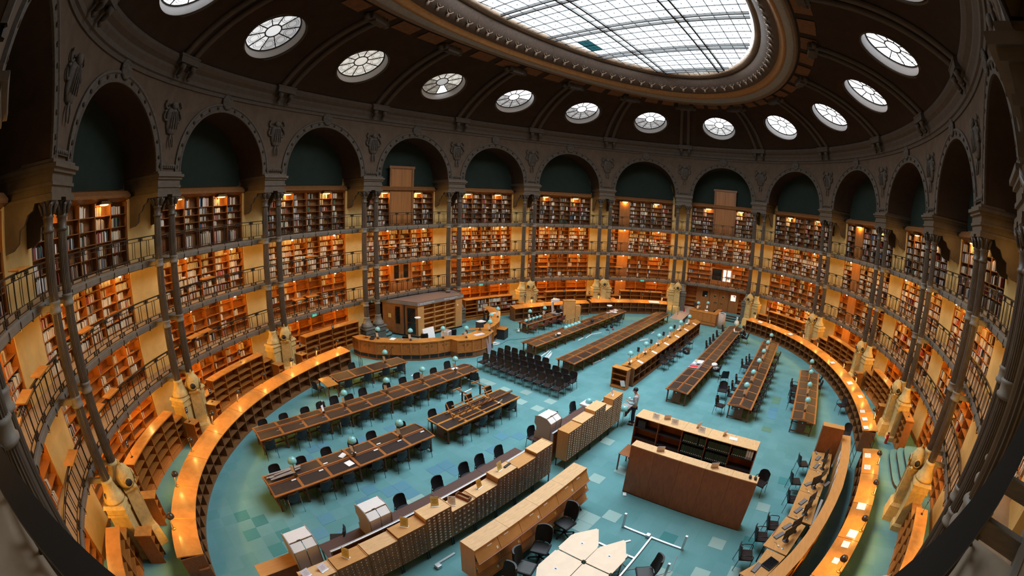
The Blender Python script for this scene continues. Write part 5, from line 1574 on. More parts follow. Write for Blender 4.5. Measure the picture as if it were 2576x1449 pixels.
for k, u in enumerate((-3.29, -5.15, -7.2, -9.3, -11.4)):
    sg.put('%s black number sign on a rod from the near end of the oak lamp desk' % NTH[k], (u, -0.10, 1.11), -pi / 2, 'black number signs on the lamp desk')
    r_ = thing('wire_stand', '%s little wire card stand from the near end of the oak lamp desk' % NTH[k], 'card stand', (u - 0.35, 0.05, 1.12), 0, 'wire card stands')
    ob('wire', MB().tube([(0, -0.1, 0), (0.02, -0.08, 0.16), (0.02, 0.08, 0.16), (0, 0.1, 0)], 0.006, 5).tube([(0.12, -0.1, 0), (0.10, -0.08, 0.14), (0.10, 0.08, 0.14), (0.12, 0.1, 0)], 0.006, 5).mesh('wire', 'rail_iron'), r_)

# slatted rack, rolled paper and two T stands on the rack table
rk = thing('slatted_rack', 'wooden slatted drying rack leaning open on the table', 'rack', (6.45, -2.95, 0.745))
for s in (-1, 1):
    for k in range(7):
        x = -1.1 + 2.2 * k / 6
        ang = atan2(0.40, 0.50) * s
        if s < 0 and k % 3: continue
        box('slat', 'oak', (0.04, 0.025, 0.66), (x, -s * -0.205 if s > 0 else -0.205, 0.26), rk, (-ang if s < 0 else -ang, 0, 0))
bbox('ridge_bar', 'oak', (2.3, 0.05, 0.04), (0, 0, 0.54), rk)
bbox('foot_bar', 'oak', (2.3, 0.06, 0.05), (0, 0.40, 0.03), rk); bbox('foot_bar', 'oak_dark', (2.3, 0.04, 0.04), (0, -0.40, 0.025), rk)
bbox('middle_bar', 'oak', (2.2, 0.03, 0.03), (0, 0.22, 0.28), rk)
for k, x in enumerate((7.0, 5.98)):
    s_ = thing('lamp_tee', '%s wooden double-T lamp support standing up behind the rack' % ('left' if k == 0 else 'right'), 'stand', (x, -2.97, 1.285))
    box('upright', 'machine_dark', (0.05, 0.05, 0.44), (0, 0, 0.22), s_)
    bbox('cross_arm', 'oak_dark', (0.05, 0.66, 0.04), (0, 0, 0.46), s_)
    for q in (-1, 1): bbox('end_bar', 'oak', (0.42, 0.06, 0.05), (0, q * 0.33, 0.46), s_)
m = MB(); m.grid([[(x, 0.16 * sin(a), 0.16 - 0.16 * cos(a)) for x in (0, 0.24)] for a in [q * 0.16 for q in range(11)]], False, True)
o = m.build('curled_paper', 'paper', None, (5.15, -2.62, 0.78)); o.rotation_euler = (0.1, 0, 0.25); tag(o, 'curled sheet of white paper against the right end of the slatted rack', 'paper')
o = MB().lathe([(0.045, -1.0), (0.045, 1.0)], 10, M=Matrix.Rotation(pi / 2, 4, 'Y')).build('dark_tube', 'oak_dark', None, (4.95, -2.95, 0.79)); tag(o, 'round dark wooden bar along the middle of the rack table', 'bar')

# printed cloth and things on the other tables
o = bbox('poster_stack', 'blue_print', (1.55, 0.66, 0.02), (-5.55, 2.83, 0.79), None, (0.08, 0, 0.02)); tag(o, 'large printed poster sheets spread over the right-hand long table', 'posters')
for k, (x, y, sx, sy, mt) in enumerate(((0.5, -0.05, 0.35, 0.5, 'red_print'), (-0.45, 0.1, 0.5, 0.35, 'paper'), (0.1, 0.1, 0.3, 0.2, 'ink'), (-0.1, -0.2, 0.25, 0.15, 'paper'), (-0.62, -0.18, 0.2, 0.2, 'paper_yellow'))):
    box('printed_patch', mt, (sx / 1.0, sy / 1.0, 0.004), (x, y, 0.012), o)
flat(-12.9, -6.6, 0.80, 0.5, 0.4, 0.4, 'heap of white papers at the far end of the table with unscrewed lamps')
for k in range(7):
    flat(-12.3 - 0.22 * k, -6.9 + 0.1 * (k % 3), 0.805 + 0.006 * k, 0.30, 0.22, 0.5 * k, 'loose paper in the litter at the far table end', 'litter of papers at the far table end', 'paper' if k % 2 else 'paper_lilac')
bg = MB().sphere(0, 0, 0.10, 0.32, 0.14, 0.11, 12, 6).tube([(-0.2, 0, 0.17), (-0.08, 0.02, 0.24), (0.08, 0.02, 0.24), (0.2, 0, 0.17)], 0.015, 5)
o = bg.build('tool_bag', 'machine_dark', None, (-9.25, -6.55, 0.785), 0.5); tag(o, 'soft black tool bag on the table with unscrewed lamps', 'bag')
o = bevbox(0.2, 0.3, 0.05, 'paper', 0.01); o = ob('cloth_bundle', MB().sphere(0, 0, 0.06, 0.18, 0.12, 0.07, 10, 5).sphere(0.12, 0.05, 0.09, 0.10, 0.08, 0.06, 8, 4).mesh('cloth_bundle', 'paper'), None, (-4.75, -6.45, 0.785)); tag(o, 'crumpled white cloth on the table behind the audience chairs', 'cloth')
bo = thing('spray_bottle', 'small clear bottle on the table behind the audience chairs', 'bottle', (-4.25, -6.35, 0.775)); ob('body', MB().lathe([(0.04, 0), (0.045, 0.14), (0.02, 0.19), (0.02, 0.22)], 10).mesh('body', 'clear_plastic'), bo); ob('cap', MB().lathe([(0.025, 0.22), (0.02, 0.27), (0, 0.27)], 8).mesh('cap', 'blue_print'), bo)
fp = thing('floor_lamp', 'standing uplighter lamp with white bowl beside the littered table end', 'lamp', (-10.35, -5.78, 0))
ob('base', MB().lathe([(0.15, 0), (0.14, 0.03), (0, 0.04)], 14).mesh('base', 'machine_dark'), fp); ob('pole', MB().lathe([(0.014, 0.03), (0.014, 1.82)], 8).mesh('pole', 'machine_dark'), fp); ob('bowl', MB().lathe([(0.02, 1.80), (0.15, 1.86), (0.21, 1.93), (0.20, 1.94), (0.0, 1.90)], 16).mesh('bowl', 'white_paint'), fp)
fp = thing('floor_lamp', 'standing uplighter lamp with white bowl inside the service desk', 'lamp', (2.0, -12.6, 0))
ob('base', MB().lathe([(0.15, 0), (0.14, 0.03), (0, 0.04)], 14).mesh('base', 'machine_dark'), fp); ob('pole', MB().lathe([(0.014, 0.03), (0.014, 1.82)], 8).mesh('pole', 'machine_dark'), fp); ob('bowl', MB().lathe([(0.02, 1.80), (0.15, 1.86), (0.21, 1.93), (0.20, 1.94), (0.0, 1.90)], 16).mesh('bowl', 'white_paint'), fp)
# mouldings, bags and bits that lie on the carpet
def strip(u, v, L_, a, lab, mat='white_paint', w_=0.06, h=0.03):
    o = bbox('plastic_strip', mat, (L_, w_, h), (u, v, h / 2 + 0.002), None, (0, 0, a)); return tag(o, lab, 'strip', 'plastic strips on the carpet')
for k, (u, v, L_, a) in enumerate(((-2.95, -5.95, 1.3, 0.35), (-2.75, -5.75, 1.2, 0.30), (-2.9, -6.15, 1.2, 0.22), (-2.6, -5.6, 1.0, 0.38))):
    strip(u, v, L_, a, 'white plastic strip in the bundle beside the last audience chairs')
strip(-8.0, -6.05, 1.1, 0.15, 'white plastic strip on the carpet in the middle of the aisle')
strip(-8.95, -5.95, 1.0, -0.35, 'white plastic strip lying crosswise beyond the middle one')
strip(-7.0, -6.1, 0.8, 0.1, 'short white plastic strip close to the table legs')
strip(-4.1, -2.95, 1.3, -0.1, 'white plastic strip under the longest empty table')
strip(-12.2, -2.75, 0.7, 0.05, 'white plastic strip near the far end of the longest empty table')
for k in range(3): strip(-10.2 + 0.15 * k, -2.6 + 0.05 * k, 0.9, -0.3 - 0.1 * k, 'thin white strip in the small bundle beside the longest empty table', w_=0.03)
strip(4.4, -5.55, 0.9, 0.1, 'white plastic strip under the long left table, right end')
strip(8.75, 5.45, 0.62, -0.65, 'short white strip between the pale tables and the metal frame', w_=0.07)
o = MB().sphere(0, 0, 0.12, 0.26, 0.18, 0.13, 12, 6).sphere(0.15, 0.1, 0.1, 0.16, 0.14, 0.10, 10, 5).build('rucksack', 'black_bag', None, (-10.9, -6.3, 0)); tag(o, 'black rucksack on the carpet by the standing lamp', 'bag')
o = MB().sphere(0, 0, 0.11, 0.16, 0.13, 0.11, 10, 5).build('helmet_bag', 'black_bag', None, (-11.15, -5.85, 0)); tag(o, 'small dark bag with yellow mark by the standing lamp', 'bag')
o = bbox('red_pouch', 'ext_red', (0.22, 0.15, 0.08), (-10.75, -5.5, 0.042), None, (0, 0, 0.4)); tag(o, 'small red pouch on the carpet by the standing lamp', 'pouch')
o = MB().sphere(0, 0, 0.15, 0.36, 0.28, 0.16, 12, 6).sphere(0.2, 0.12, 0.12, 0.22, 0.2, 0.13, 10, 5).sphere(-0.2, -0.1, 0.14, 0.2, 0.18, 0.14, 10, 5).build('bin_bag', 'black_bag', None, (-9.4, 0.95, 0)); tag(o, 'crumpled black bin bag on the carpet beside the armchairs', 'bag')
o = MB().sphere(0, 0, 0.12, 0.12, 0.12, 0.12, 10, 6).tube([(0.05, 0, 0.2), (0.08, 0.02, 0.34)], 0.03, 6).tube([(-0.05, 0.03, 0.2), (-0.07, 0.05, 0.3)], 0.03, 6).build('bottle_bag', 'clear_plastic', None, (-5.1, -10.2, 0)); tag(o, 'clear bag of small bottles on the carpet before the lamp repair table', 'bag')
for k, (pts, lab) in enumerate((([(2.8, -10.0), (-3.2, -9.55), (-4.5, -8.9), (-6.5, -8.2), (-9, -7.9), (-12, -7.7)], 'thin black cable trailing across the carpet behind the audience chairs'), ([(-10.4, -5.6), (-9.2, -5.0), (-8.2, -4.6)], 'short black cable from the standing lamp'), ([(9.6, 6.15), (9.4, 5.7), (9.75, 5.5), (10.0, 5.8), (9.7, 6.1), (9.4, 6.4), (9.5, 6.9), (9.1, 7.25), (8.4, 7.15)], 'looped grey cable beside the metal frame'))):
    q = pts if k else [(-2.2, -9.3)] + pts[1:]
    o = MB().tube([(x, y, 0.012) for x, y in q], 0.011, 5).build('floor_cable', 'machine_dark' if k < 2 else 'machine_grey', None); tag(o, lab, 'cable')
m = MB()
for k in range(5):
    r_ = 0.12 + 0.035 * k
    m.tube([(r_ * 1.5 * cos(a + k), r_ * sin(a + k), 0.02 + 0.008 * k) for a in [q * 0.5 for q in range(13)]], 0.012, 5)
o = m.build('cable_coil', 'paper', None, (-2.0, -9.6, 0)); tag(o, 'loose coil of white cable on the carpet beside the dark pedestal', 'cable')
# ------------------------------------------------------------------ card catalogues
knob_me = MB().lathe([(0.007, 0), (0.007, 0.012), (0.016, 0.018), (0.013, 0.030), (0.0, 0.033)], 8, M=Matrix.Rotation(-pi / 2, 4, 'X')).mesh('knob', 'chrome')
card_me = MB().box(0, 0.004, 0, 0.055, 0.008, 0.032).box(0, 0.003, -0.021, 0.06, 0.006, 0.008).mesh('label_holder', 'label_card')
ring2_me = MB().tube([(0.03 * cos(a), 0.012, 0.03 * sin(a)) for a in [q * pi / 6 for q in range(12)]], 0.006, 5, True).mesh('ring_pull', 'chrome')
def catalogue(u0, u1, H, label, kind, cols, rows, lip=True, z0=0.36, v0=1.40, v1=1.86, topm='ply'):
    w_ = u1 - u0 - 0.012
    t = thing('card_catalogue', label, 'catalogue', ((u0 + u1) / 2, (v0 + v1) / 2, 0))
    D = v1 - v0
    for s in (-1, 1): box('side_panel', 'beech' if kind == 'card' else 'drawer_wood', (0.022, D, H - z0), (s * (w_ / 2 - 0.011), 0, (H + z0) / 2), t)
    box('back_panel', 'veneer', (w_, 0.015, H - z0), (0, -D / 2 + 0.008, (H + z0) / 2), t)
    box('bottom_board', 'drawer_wood', (w_, D, 0.02), (0, 0, z0 + 0.01), t)
    bbox('top_board', topm, (w_, D + 0.01, 0.024), (0, 0, H), t, b=0.004)
    if lip:
        box('rim', topm, (0.02, D, 0.022), (-w_ / 2 + 0.012, 0, H + 0.02), t); box('rim', topm, (0.02, D, 0.022), (w_ / 2 - 0.012, 0, H + 0.02), t)
    bw_, bh = (w_ - 0.05) / cols, (H - z0 - 0.05) / rows
    for c in range(cols):
        for r in range(rows):
            x, z = -w_ / 2 + 0.025 + bw_ * (c + 0.5), z0 + 0.025 + bh * (r + 0.5)
            d = ob('drawer', cube('drawer_wood'), t, (x, D / 2 - 0.012 + 0.003 * ((c * 7 + r * 3) % 3), z), (0, 0, 0), (bw_ - 0.007, 0.03, bh - 0.007))
            s_ = (1 / (bw_ - 0.007), 1 / 0.03, 1 / (bh - 0.007))
            if kind == 'knob': ob('knob', knob_me, d, (0, 0.5, -0.05), (0, 0, 0), s_)
            elif kind == 'ring':
                ob('ring_pull', ring2_me, d, (0, 0.5, -0.1), (0, 0, 0), s_)
                if (c + r) % 3 == 0: ob('label_holder', card_me, d, (0, 0.5, 0.18), (0, 0, 0), s_)
            else: ob('label_holder', card_me, d, (0, 0.5, 0.05), (0, 0, 0), s_)
    for s in (-1, 1):
        for q in (-1, 1): box('leg', 'black_metal', (0.03, 0.03, z0), (s * (w_ / 2 - 0.03), q * (D / 2 - 0.03), z0 / 2), t)
    return t
CATS = [(6.55, 5.68, 1.56, 'card', 5, 12, False, 'beech', 'first of the right-hand row, its beech flank facing the gap'), (5.68, 4.80, 1.60, 'card', 5, 12, False, 'ply', 'second of the right-hand row'), (4.80, 3.92, 1.74, 'card', 5, 14, False, 'ply', 'third of the right-hand row, the tall one'), (3.92, 3.32, 1.40, 'card', 4, 10, False, 'ply', 'fourth of the right-hand row, low, with a white card'), (3.32, 2.44, 1.66, 'card', 6, 13, False, 'beech', 'last of the right-hand row, next to the man'),
        (8.35, 7.46, 1.61, 'knob', 5, 12, True, 'ply', 'right end of the left-hand row, tall'), (9.24, 8.35, 1.48, 'knob', 5, 11, True, 'beech', 'with a worn reddish top, second from the right end'), (10.12, 9.24, 1.56, 'knob', 5, 12, True, 'ply', 'that carries a sign and a black pen case'), (11.02, 10.12, 1.35, 'ring', 5, 8, True, 'ply', 'with ring pulls and an ochre sign'), (11.90, 11.02, 1.33, 'card', 5, 5, True, 'ply', 'with large drawers and a lone card tray on top'), (12.80, 11.90, 1.57, 'card', 5, 11, True, 'ply', 'tall, with rows of white labels, left of the card tray'),
        (13.70, 12.80, 1.43, 'knob', 6, 9, True, 'beech', 'with a brown top and a tilted yellow sign'), (14.60, 13.70, 1.36, 'knob', 6, 9, True, 'ply', 'with an empty rimmed pale top'), (15.50, 14.60, 1.34, 'knob', 6, 9, True, 'beech', 'with a yellow sign, near the left end'), (16.40, 15.50, 1.30, 'card', 5, 8, True, 'ply', 'at the left end, with two clear card holders')]
for u1, u0, H, kind, c, r, lip, topm, lab in CATS:
    catalogue(u0, u1, H, 'wooden card catalogue ' + lab, kind, c, r, lip, topm=topm)
bd = thing('oak_block', 'plain orange wooden desk end below the left end of the catalogues', 'desk', (16.7, 0.63, 0))
bbox('top_board', 'beech', (1.15, 0.48, 0.03), (0, 0, 1.0), bd); box('side_panel', 'veneer', (0.03, 0.46, 0.98), (-0.5, 0, 0.49), bd); box('side_panel', 'veneer', (0.03, 0.46, 0.98), (0.5, 0, 0.49), bd); box('front_panel', 'veneer', (1.0, 0.03, 0.98), (0, 0.2, 0.49), bd)
# screen and dark bench behind the catalogues
for n_, (u0, u1, lab) in enumerate(((7.46, 15.3, 'left'), (2.45, 6.6, 'right'))):
    s_ = thing('partition_screen', 'low wooden screen with aluminium top rail behind the %s catalogue row' % lab, 'screen', ((u0 + u1) / 2, 1.24, 0))
    n = round((u1 - u0) / 1.6)
    for k in range(n):
        w_ = (u1 - u0) / n
        box('panel', 'veneer', (w_ - 0.03, 0.03, 1.05), (-(u1 - u0) / 2 + w_ * (k + 0.5), 0, 0.80), s_)
        box('post', 'aluminium', (0.05, 0.05, 1.33), (-(u1 - u0) / 2 + w_ * k, 0, 0.665), s_)
    box('post', 'aluminium', (0.05, 0.06, 1.35), ((u1 - u0) / 2, 0, 0.675), s_)
    bbox('top_rail', 'aluminium', (u1 - u0 + 0.05, 0.07, 0.05), (0, 0, 1.355), s_)
    b_ = thing('catalogue_bench', 'long dark brown laminate bench behind the %s catalogue row' % lab, 'bench', ((u0 + u1) / 2, 0.72, 0))
    n = round((u1 - u0) / 2.0)
    for k in range(n):
        w_ = (u1 - u0) / n
        bbox('top_board', 'brown_laminate', (w_ - 0.006, 0.92, 0.035), (-(u1 - u0) / 2 + w_ * (k + 0.5), 0, 0.73), b_, b=0.005)
    for k in range(n + 1):
        for q in (-0.38, 0.38): box('leg', 'aluminium', (0.045, 0.045, 0.71), (-(u1 - u0) / 2 + 0.04 + (u1 - u0 - 0.08) * k / n, q, 0.355), b_)
    box('beam', 'aluminium', (u1 - u0 - 0.1, 0.03, 0.06), (0, -0.38, 0.66), b_)
# microfilm readers: tall white hoods
def reader(u, v, label, rz=0.0):
    t = thing('microfilm_reader', label, 'reader', (u, v, 0.748), rz)
    m = MB()
    px = [(-0.42, 0.0), (0.26, 0.0), (0.30, 0.80), (0.10, 0.95), (-0.20, 0.98), (-0.42, 0.92), (-0.44, 0.62), (-0.34, 0.50), (-0.34, 0.32), (-0.42, 0.25)]
    for s in (-1, 1):
        mm = MB(); n = len(px)
        vs = [(s * 0.34 + e, y, z) for e in (-0.012, 0.012) for y, z in px]
        mm.add(vs, [tuple(range(n)), tuple(range(2 * n - 1, n - 1, -1))] + [(q, (q + 1) % n, (q + 1) % n + n, q + n) for q in range(n)])
        mm.build('side_plate', 'machine_grey', t)
    mm = MB(); mm.add([(x, y, z) for x in (-0.325, -0.01) for y, z in ((0.25, 0.0), (0.29, 0.79), (0.10, 0.93))], [(0, 1, 4, 3), (1, 2, 5, 4)]); mm.build('back_cover', 'machine_white', t)
    mm = MB(); mm.add([(x, y, z) for x in (0.01, 0.325) for y, z in ((0.25, 0.0), (0.29, 0.79), (0.10, 0.93))], [(0, 1, 4, 3), (1, 2, 5, 4)]); mm.build('back_cover', 'machine_white', t)
    box('top_cover', 'machine_white', (0.65, 0.40, 0.03), (0, -0.12, 0.945), t); box('seam', 'machine_dark', (0.10, 0.02, 0.012), (0.06, 0.075, 0.955), t)
    box('base', 'machine_grey', (0.66, 0.60, 0.06), (0, -0.06, 0.03), t); box('viewing_screen', 'screen', (0.60, 0.02, 0.34), (0, -0.28, 0.68), t, (0.15, 0, 0)); box('carriage', 'machine_dark', (0.40, 0.30, 0.05), (0, -0.15, 0.10), t)
    return t
reader(15.85, 0.72, 'white hooded microfilm reader at the left end of the dark bench')
reader(13.60, 0.72, 'white hooded microfilm reader second from the left on the dark bench')
reader(6.05, 0.70, 'white hooded microfilm reader in the gap between the two catalogue rows')
# signs on the catalogues
def stand_sign(u, v, z, rz, label, mat, wd=0.21, ht=0.30, tilt=0.25, foot=True, logo=False, group=None):
    t = thing('table_sign', label, 'sign', (u, v, z), rz, group)
    p = box('sheet', mat, (wd, 0.006, ht), (0, sin(tilt) * ht / 2, cos(tilt) * ht / 2), t, (-tilt, 0, 0))
    if foot: box('foot', 'white_paint', (wd, 0.10, 0.012), (0, 0.02, 0.006), t)
    if mat in ('paper', 'paper_lilac', 'paper_yellow', 'paper_ochre'):
        for q in range(4):
            zz = ht * (0.72 - 0.14 * q)
            box('printed_line', 'ink', (wd * (0.62, 0.45, 0.66, 0.5)[q], 0.002, ht * 0.022), (0, -0.0045 + sin(tilt) * zz, cos(tilt) * zz), t, (-tilt, 0, 0))
        if logo: box('red_mark', 'red_print', (wd * 0.25, 0.002, ht * 0.07), (-wd * 0.2, -0.0045 + sin(tilt) * ht * 0.88, cos(tilt) * ht * 0.88), t, (-tilt, 0, 0))
    return t
for u, v, z, a, lab, mt in ((15.1, 1.62, 1.355, pi / 2 + 0.5, 'yellow sign on the catalogue near the left end', 'paper_yellow'), (13.3, 1.62, 1.445, pi / 2 + 0.7, 'tilted yellow sign on the brown-topped catalogue', 'paper_yellow'), (12.25, 1.60, 1.585, pi / 2 + 1.0, 'yellowish sign on the tall catalogue left of the card tray', 'paper_yellow'), (10.6, 1.62, 1.365, pi + 0.15, 'ochre sign on the catalogue with ring pulls', 'paper_ochre'), (9.75, 1.62, 1.575, pi + 0.1, 'greenish yellow sign on the catalogue with the pen case', 'paper_yellow'), (2.95, 1.62, 1.675, pi + 0.3, 'pale sign standing on the last catalogue beside the man', 'paper_lilac'), (11.72, 1.66, 1.345, pi / 2 + 0.9, 'white sign with a red mark beside the lone card tray', 'paper'), (3.62, 1.7, 1.41, pi, 'small white card on the low catalogue', 'paper')):
    stand_sign(u, v, z, a, lab, mt, logo='red mark' in lab, ht=0.30 if 'small' not in lab else 0.12, wd=0.21 if 'small' not in lab else 0.10)
for k, (u, v) in enumerate(((15.75, 1.70), (16.2, 1.66))): stand_sign(u, v, 1.315, pi + 0.2, '%s clear slanted card holder on the leftmost catalogue' % ('right' if k == 0 else 'left'), 'paper_lilac', 0.22, 0.20, 0.9)
t = thing('card_tray', 'narrow wooden card tray pulled out and laid on a catalogue', 'tray', (11.25, 1.62, 1.35), 0.2)
for s in (-1, 1): box('side', 'brown_leather', (0.014, 0.42, 0.09), (s * 0.075, 0, 0.045), t)
box('floor_board', 'ply', (0.15, 0.42, 0.012), (0, 0, 0.008), t); box('front', 'drawer_wood', (0.165, 0.02, 0.11), (0, 0.21, 0.055), t); box('back', 'drawer_wood', (0.165, 0.02, 0.10), (0, -0.21, 0.05), t); ob('knob', knob_me, t, (0, 0.22, 0.055)); box('rod', 'brass', (0.03, 0.36, 0.008), (0, 0, 0.03), t)
o = bbox('pen_case', 'machine_dark', (0.30, 0.07, 0.045), (9.42, 1.60, 1.595), None, (0, 0, 0.1)); tag(o, 'black and silver pen case on a catalogue top', 'case')
for k, (u, v, L_) in enumerate(((9.6, 2.35, 0.7), (12.85, 2.25, 0.7))):
    c_ = thing('floor_socket', 'grey floor socket with aluminium duct in front of the catalogues, %s' % ('right' if k == 0 else 'left'), 'socket', (u, v, 0))
    bbox('socket_box', 'aluminium', (0.16, 0.16, 0.12), (0, 0, 0.06), c_); box('duct', 'aluminium', (L_, 0.06, 0.05), (-L_ / 2, -0.1, 0.025), c_)

# slanted display case
dc = thing('display_case', 'long low case with three tilted rows of display flaps, near the bottom of the picture', 'display case', (10.25, 3.21, 0))
L_ = 4.8
for k in range(4):
    w_ = L_ / 4
    bbox('top_board', 'ply', (w_ - 0.004, 0.49, 0.03), (-L_ / 2 + w_ * (k + 0.5), 0, 1.50), dc, b=0.004)
for s in (-1, 1):
    m = MB(); px = [(-0.24, 0.32), (0.30, 0.32), (0.24, 1.485), (-0.24, 1.485)]
    m.add([(s * (L_ / 2 - 0.015) + e, y, z) for e in (-0.015, 0.015) for y, z in px], [(0, 1, 2, 3), (7, 6, 5, 4)] + [(q, (q + 1) % 4, (q + 1) % 4 + 4, q + 4) for q in range(4)])
    m.build('side_panel', 'beech', dc)
box('back_panel', 'veneer', (L_ - 0.04, 0.02, 1.15), (0, -0.23, 0.90), dc)
for r in range(3):
    z = 1.28 - 0.38 * r
    for k in range(6):
        w_ = L_ / 6
        f_ = bbox('display_flap', 'beech', (w_ - 0.012, 0.018, 0.37), (-L_ / 2 + w_ * (k + 0.5), 0.29 + 0.015 * r, z), dc, (0.42, 0, 0), b=0.003)
        box('label_strip', 'paper', (0.16, 0.006, 0.028), (0.1 - 0.2 * (k % 2), 0.012, 0.12), f_)
        if (k + r) % 2: box('number_tag', 'paper', (0.05, 0.008, 0.075), (-0.3, 0.012, -0.08), f_)
    box('ledge', 'veneer', (L_, 0.05, 0.02), (0, 0.385 + 0.015 * r, z - 0.18), dc)
for x in (-2.1, -0.7, 0.7, 2.1):
    ob('leg', MB().tube([(x, -0.25, 0.02), (x, -0.15, 0.30), (x, 0.25, 0.30), (x, 0.42, 0.02)], 0.025, 6).mesh('leg', 'black_metal'), dc)

# two long brown cabinets
def long_cabinet(u0, u1, v0, v1, H, n, label, open_front, base=0.04):
    t = thing('long_cabinet', label, 'cabinet', ((u0 + u1) / 2, (v0 + v1) / 2, 0))
    D, L_ = u1 - u0, v1 - v0
    for k in range(n):
        w_ = L_ / n
        bbox('top_board', 'ply', (D, w_ - 0.004, 0.028), (0, -L_ / 2 + w_ * (k + 0.5), H), t, b=0.004)
        if not open_front:
            bbox('back_panel', 'veneer', (0.025, w_ - 0.008, H - base - 0.016), (D / 2 - 0.012, -L_ / 2 + w_ * (k + 0.5), (H + base) / 2 - 0.008), t, b=0.003)
        else:
            for q in range(4): box('shelf', 'machine_dark', (D * 0.46, w_ - 0.03, 0.025), (D * 0.25, -L_ / 2 + w_ * (k + 0.5), 0.14 + 0.44 * q), t)
    box('mid_panel' if open_front else 'front_panel', 'veneer', (0.02, L_ - 0.02, H - 0.06), (0 if open_front else -D / 2 + 0.02, 0, H / 2), t)
    if open_front: box('back_panel', 'veneer', (0.02, L_ - 0.02, H - 0.06), (-D / 2 + 0.01, 0, H / 2), t)
    for k in range(n + 1):
        box('side_panel' if k in (0, n) else 'divider', 'veneer', (D - 0.01, 0.028, H - 0.02), (0, -L_ / 2 + 0.014 + (L_ - 0.028) * k / n, (H - 0.02) / 2), t)
    box('plinth', 'oak_dark', (D - 0.06, L_ - 0.06, base), (0, 0, base / 2), t)
    return t
long_cabinet(6.05, 6.43, 4.19, 8.53, 1.93, 5, 'long brown cabinet with a blank panelled back, nearest the pale tables', False)
long_cabinet(3.76, 4.46, 3.38, 8.12, 1.90, 5, 'long brown shelf cabinet with green bound volumes, behind the blank one', True, 0.12)
for k, (v0, n, rows, mt, lab) in enumerate(((5.31, 24, 3, 'book_green', 'third'), (6.26, 24, 3, 'book_green', 'fourth'), (7.21, 15, 1, 'book_green', 'last'))):
    for r in range(rows):
        z = 0.1525 + 0.44 * (3 - r)
        for q in range(n):
            if q == 16 and r == 0 and k == 0: continue
            b_ = box('bound_volume', mt if (q * 5 + r) % 9 else 'book_brown', (0.20, 0.034, 0.29 + 0.01 * (q % 3)), (4.33, v0 + 0.06 + 0.0355 * q, z + 0.148 + 0.005 * (q % 3)), None)
            tag(b_, 'dark green bound volume, %s shelf down, %s section of the shelf cabinet' % (['top', 'second', 'third'][r], lab), 'book', 'green volumes, %s section, %s row' % (lab, ['top', 'second', 'third'][r]))
            if r < 2 and (q + k) % 2 == 0: box('spine_label', 'paper', (0.004, 0.026, 0.03), (0.5 + 0.01, 0, -0.36), b_).scale = (0.02, 0.75, 0.1)
for q in range(3):
    b_ = box('archive_box', 'machine_white', (0.24, 0.075, 0.32), (4.31, 7.80 + 0.092 * q, 1.4725 + 0.162), None)
    tag(b_, '%s grey archive box beside the last green volumes of the shelf cabinet' % NTH[q], 'box', 'grey archive boxes')
    box('dark_foot', 'machine_grey', (0.02, 0.9, 0.3), (0.5, 0, -0.35), b_)
m = MB().box(0, 0, 0.14, 0.22, 0.30, 0.28)
for q in range(6): m.tube([(0.11, -0.12 + 0.048 * q, 0.28), (0.10, -0.10 + 0.048 * q, 0.33), (0.11, -0.08 + 0.048 * q, 0.28)], 0.008, 5)
o = m.build('card_index_box', 'machine_dark', None, (4.30, 3.66, 1.4725)); tag(o, 'black wire-topped box on the top shelf, left end of the shelf cabinet', 'box')
for k, (u, v, a) in enumerate(((4.24, 4.10, pi / 2), (4.0, 4.48, -1.0), (4.22, 4.86, pi / 2 + 0.25), (3.92, 5.70, -0.35), (4.24, 5.92, pi / 2), (3.98, 6.74, -0.3))):
    stand_sign(u, v, 1.915, a, '%s folded notice card from the left on the long brown shelf cabinet' % NTH[k], 'paper_lilac' if k % 2 else 'paper', 0.26, 0.20, 0.2, False, k in (0, 4), 'notice cards on the brown cabinets')
for k, (u, v, a) in enumerate(((6.24, 5.15, -1.0), (6.22, 7.02, -1.0))):
    stand_sign(u, v, 1.945, a, '%s folded notice card on the blank-backed brown cabinet' % ('left' if k == 0 else 'right'), 'paper_lilac', 0.26, 0.20, 0.2, False)
flat(4.08, 7.12, 1.923, 0.20, 0.30, 0.1, 'white leaflet lying on the long brown shelf cabinet')
for k, v in enumerate((8.24, 8.42)):
    o = MB().sphere(0, 0, 0.03, 0.10, 0.055, 0.035, 10, 5).sphere(0.05, 0, 0.05, 0.05, 0.05, 0.04, 8, 4).build('dark_glove', 'machine_dark', None, (6.22, v, 1.945), 0.1); tag(o, '%s dark glove on the right end of the blank-backed cabinet' % ('left' if k == 0 else 'right'), 'glove')
st_ = thing('small_table', 'small wooden table behind the left end of the brown cabinets', 'table', (5.0, 3.65, 0))
bbox('top_board', 'veneer', (0.8, 0.62, 0.03), (0, 0, 0.73), st_)
for s in (-1, 1):
    for q in (-1, 1): box('leg', 'oak_dark', (0.045, 0.045, 0.71), (s * 0.36, q * 0.27, 0.355), st_)
o = bbox('door_wedge', 'paper', (0.18, 0.12, 0.03), (6.55, 4.35, 0.018), None, (0, 0, 0.5)); tag(o, 'white paper scrap at the foot of the blank-backed cabinet', 'paper')
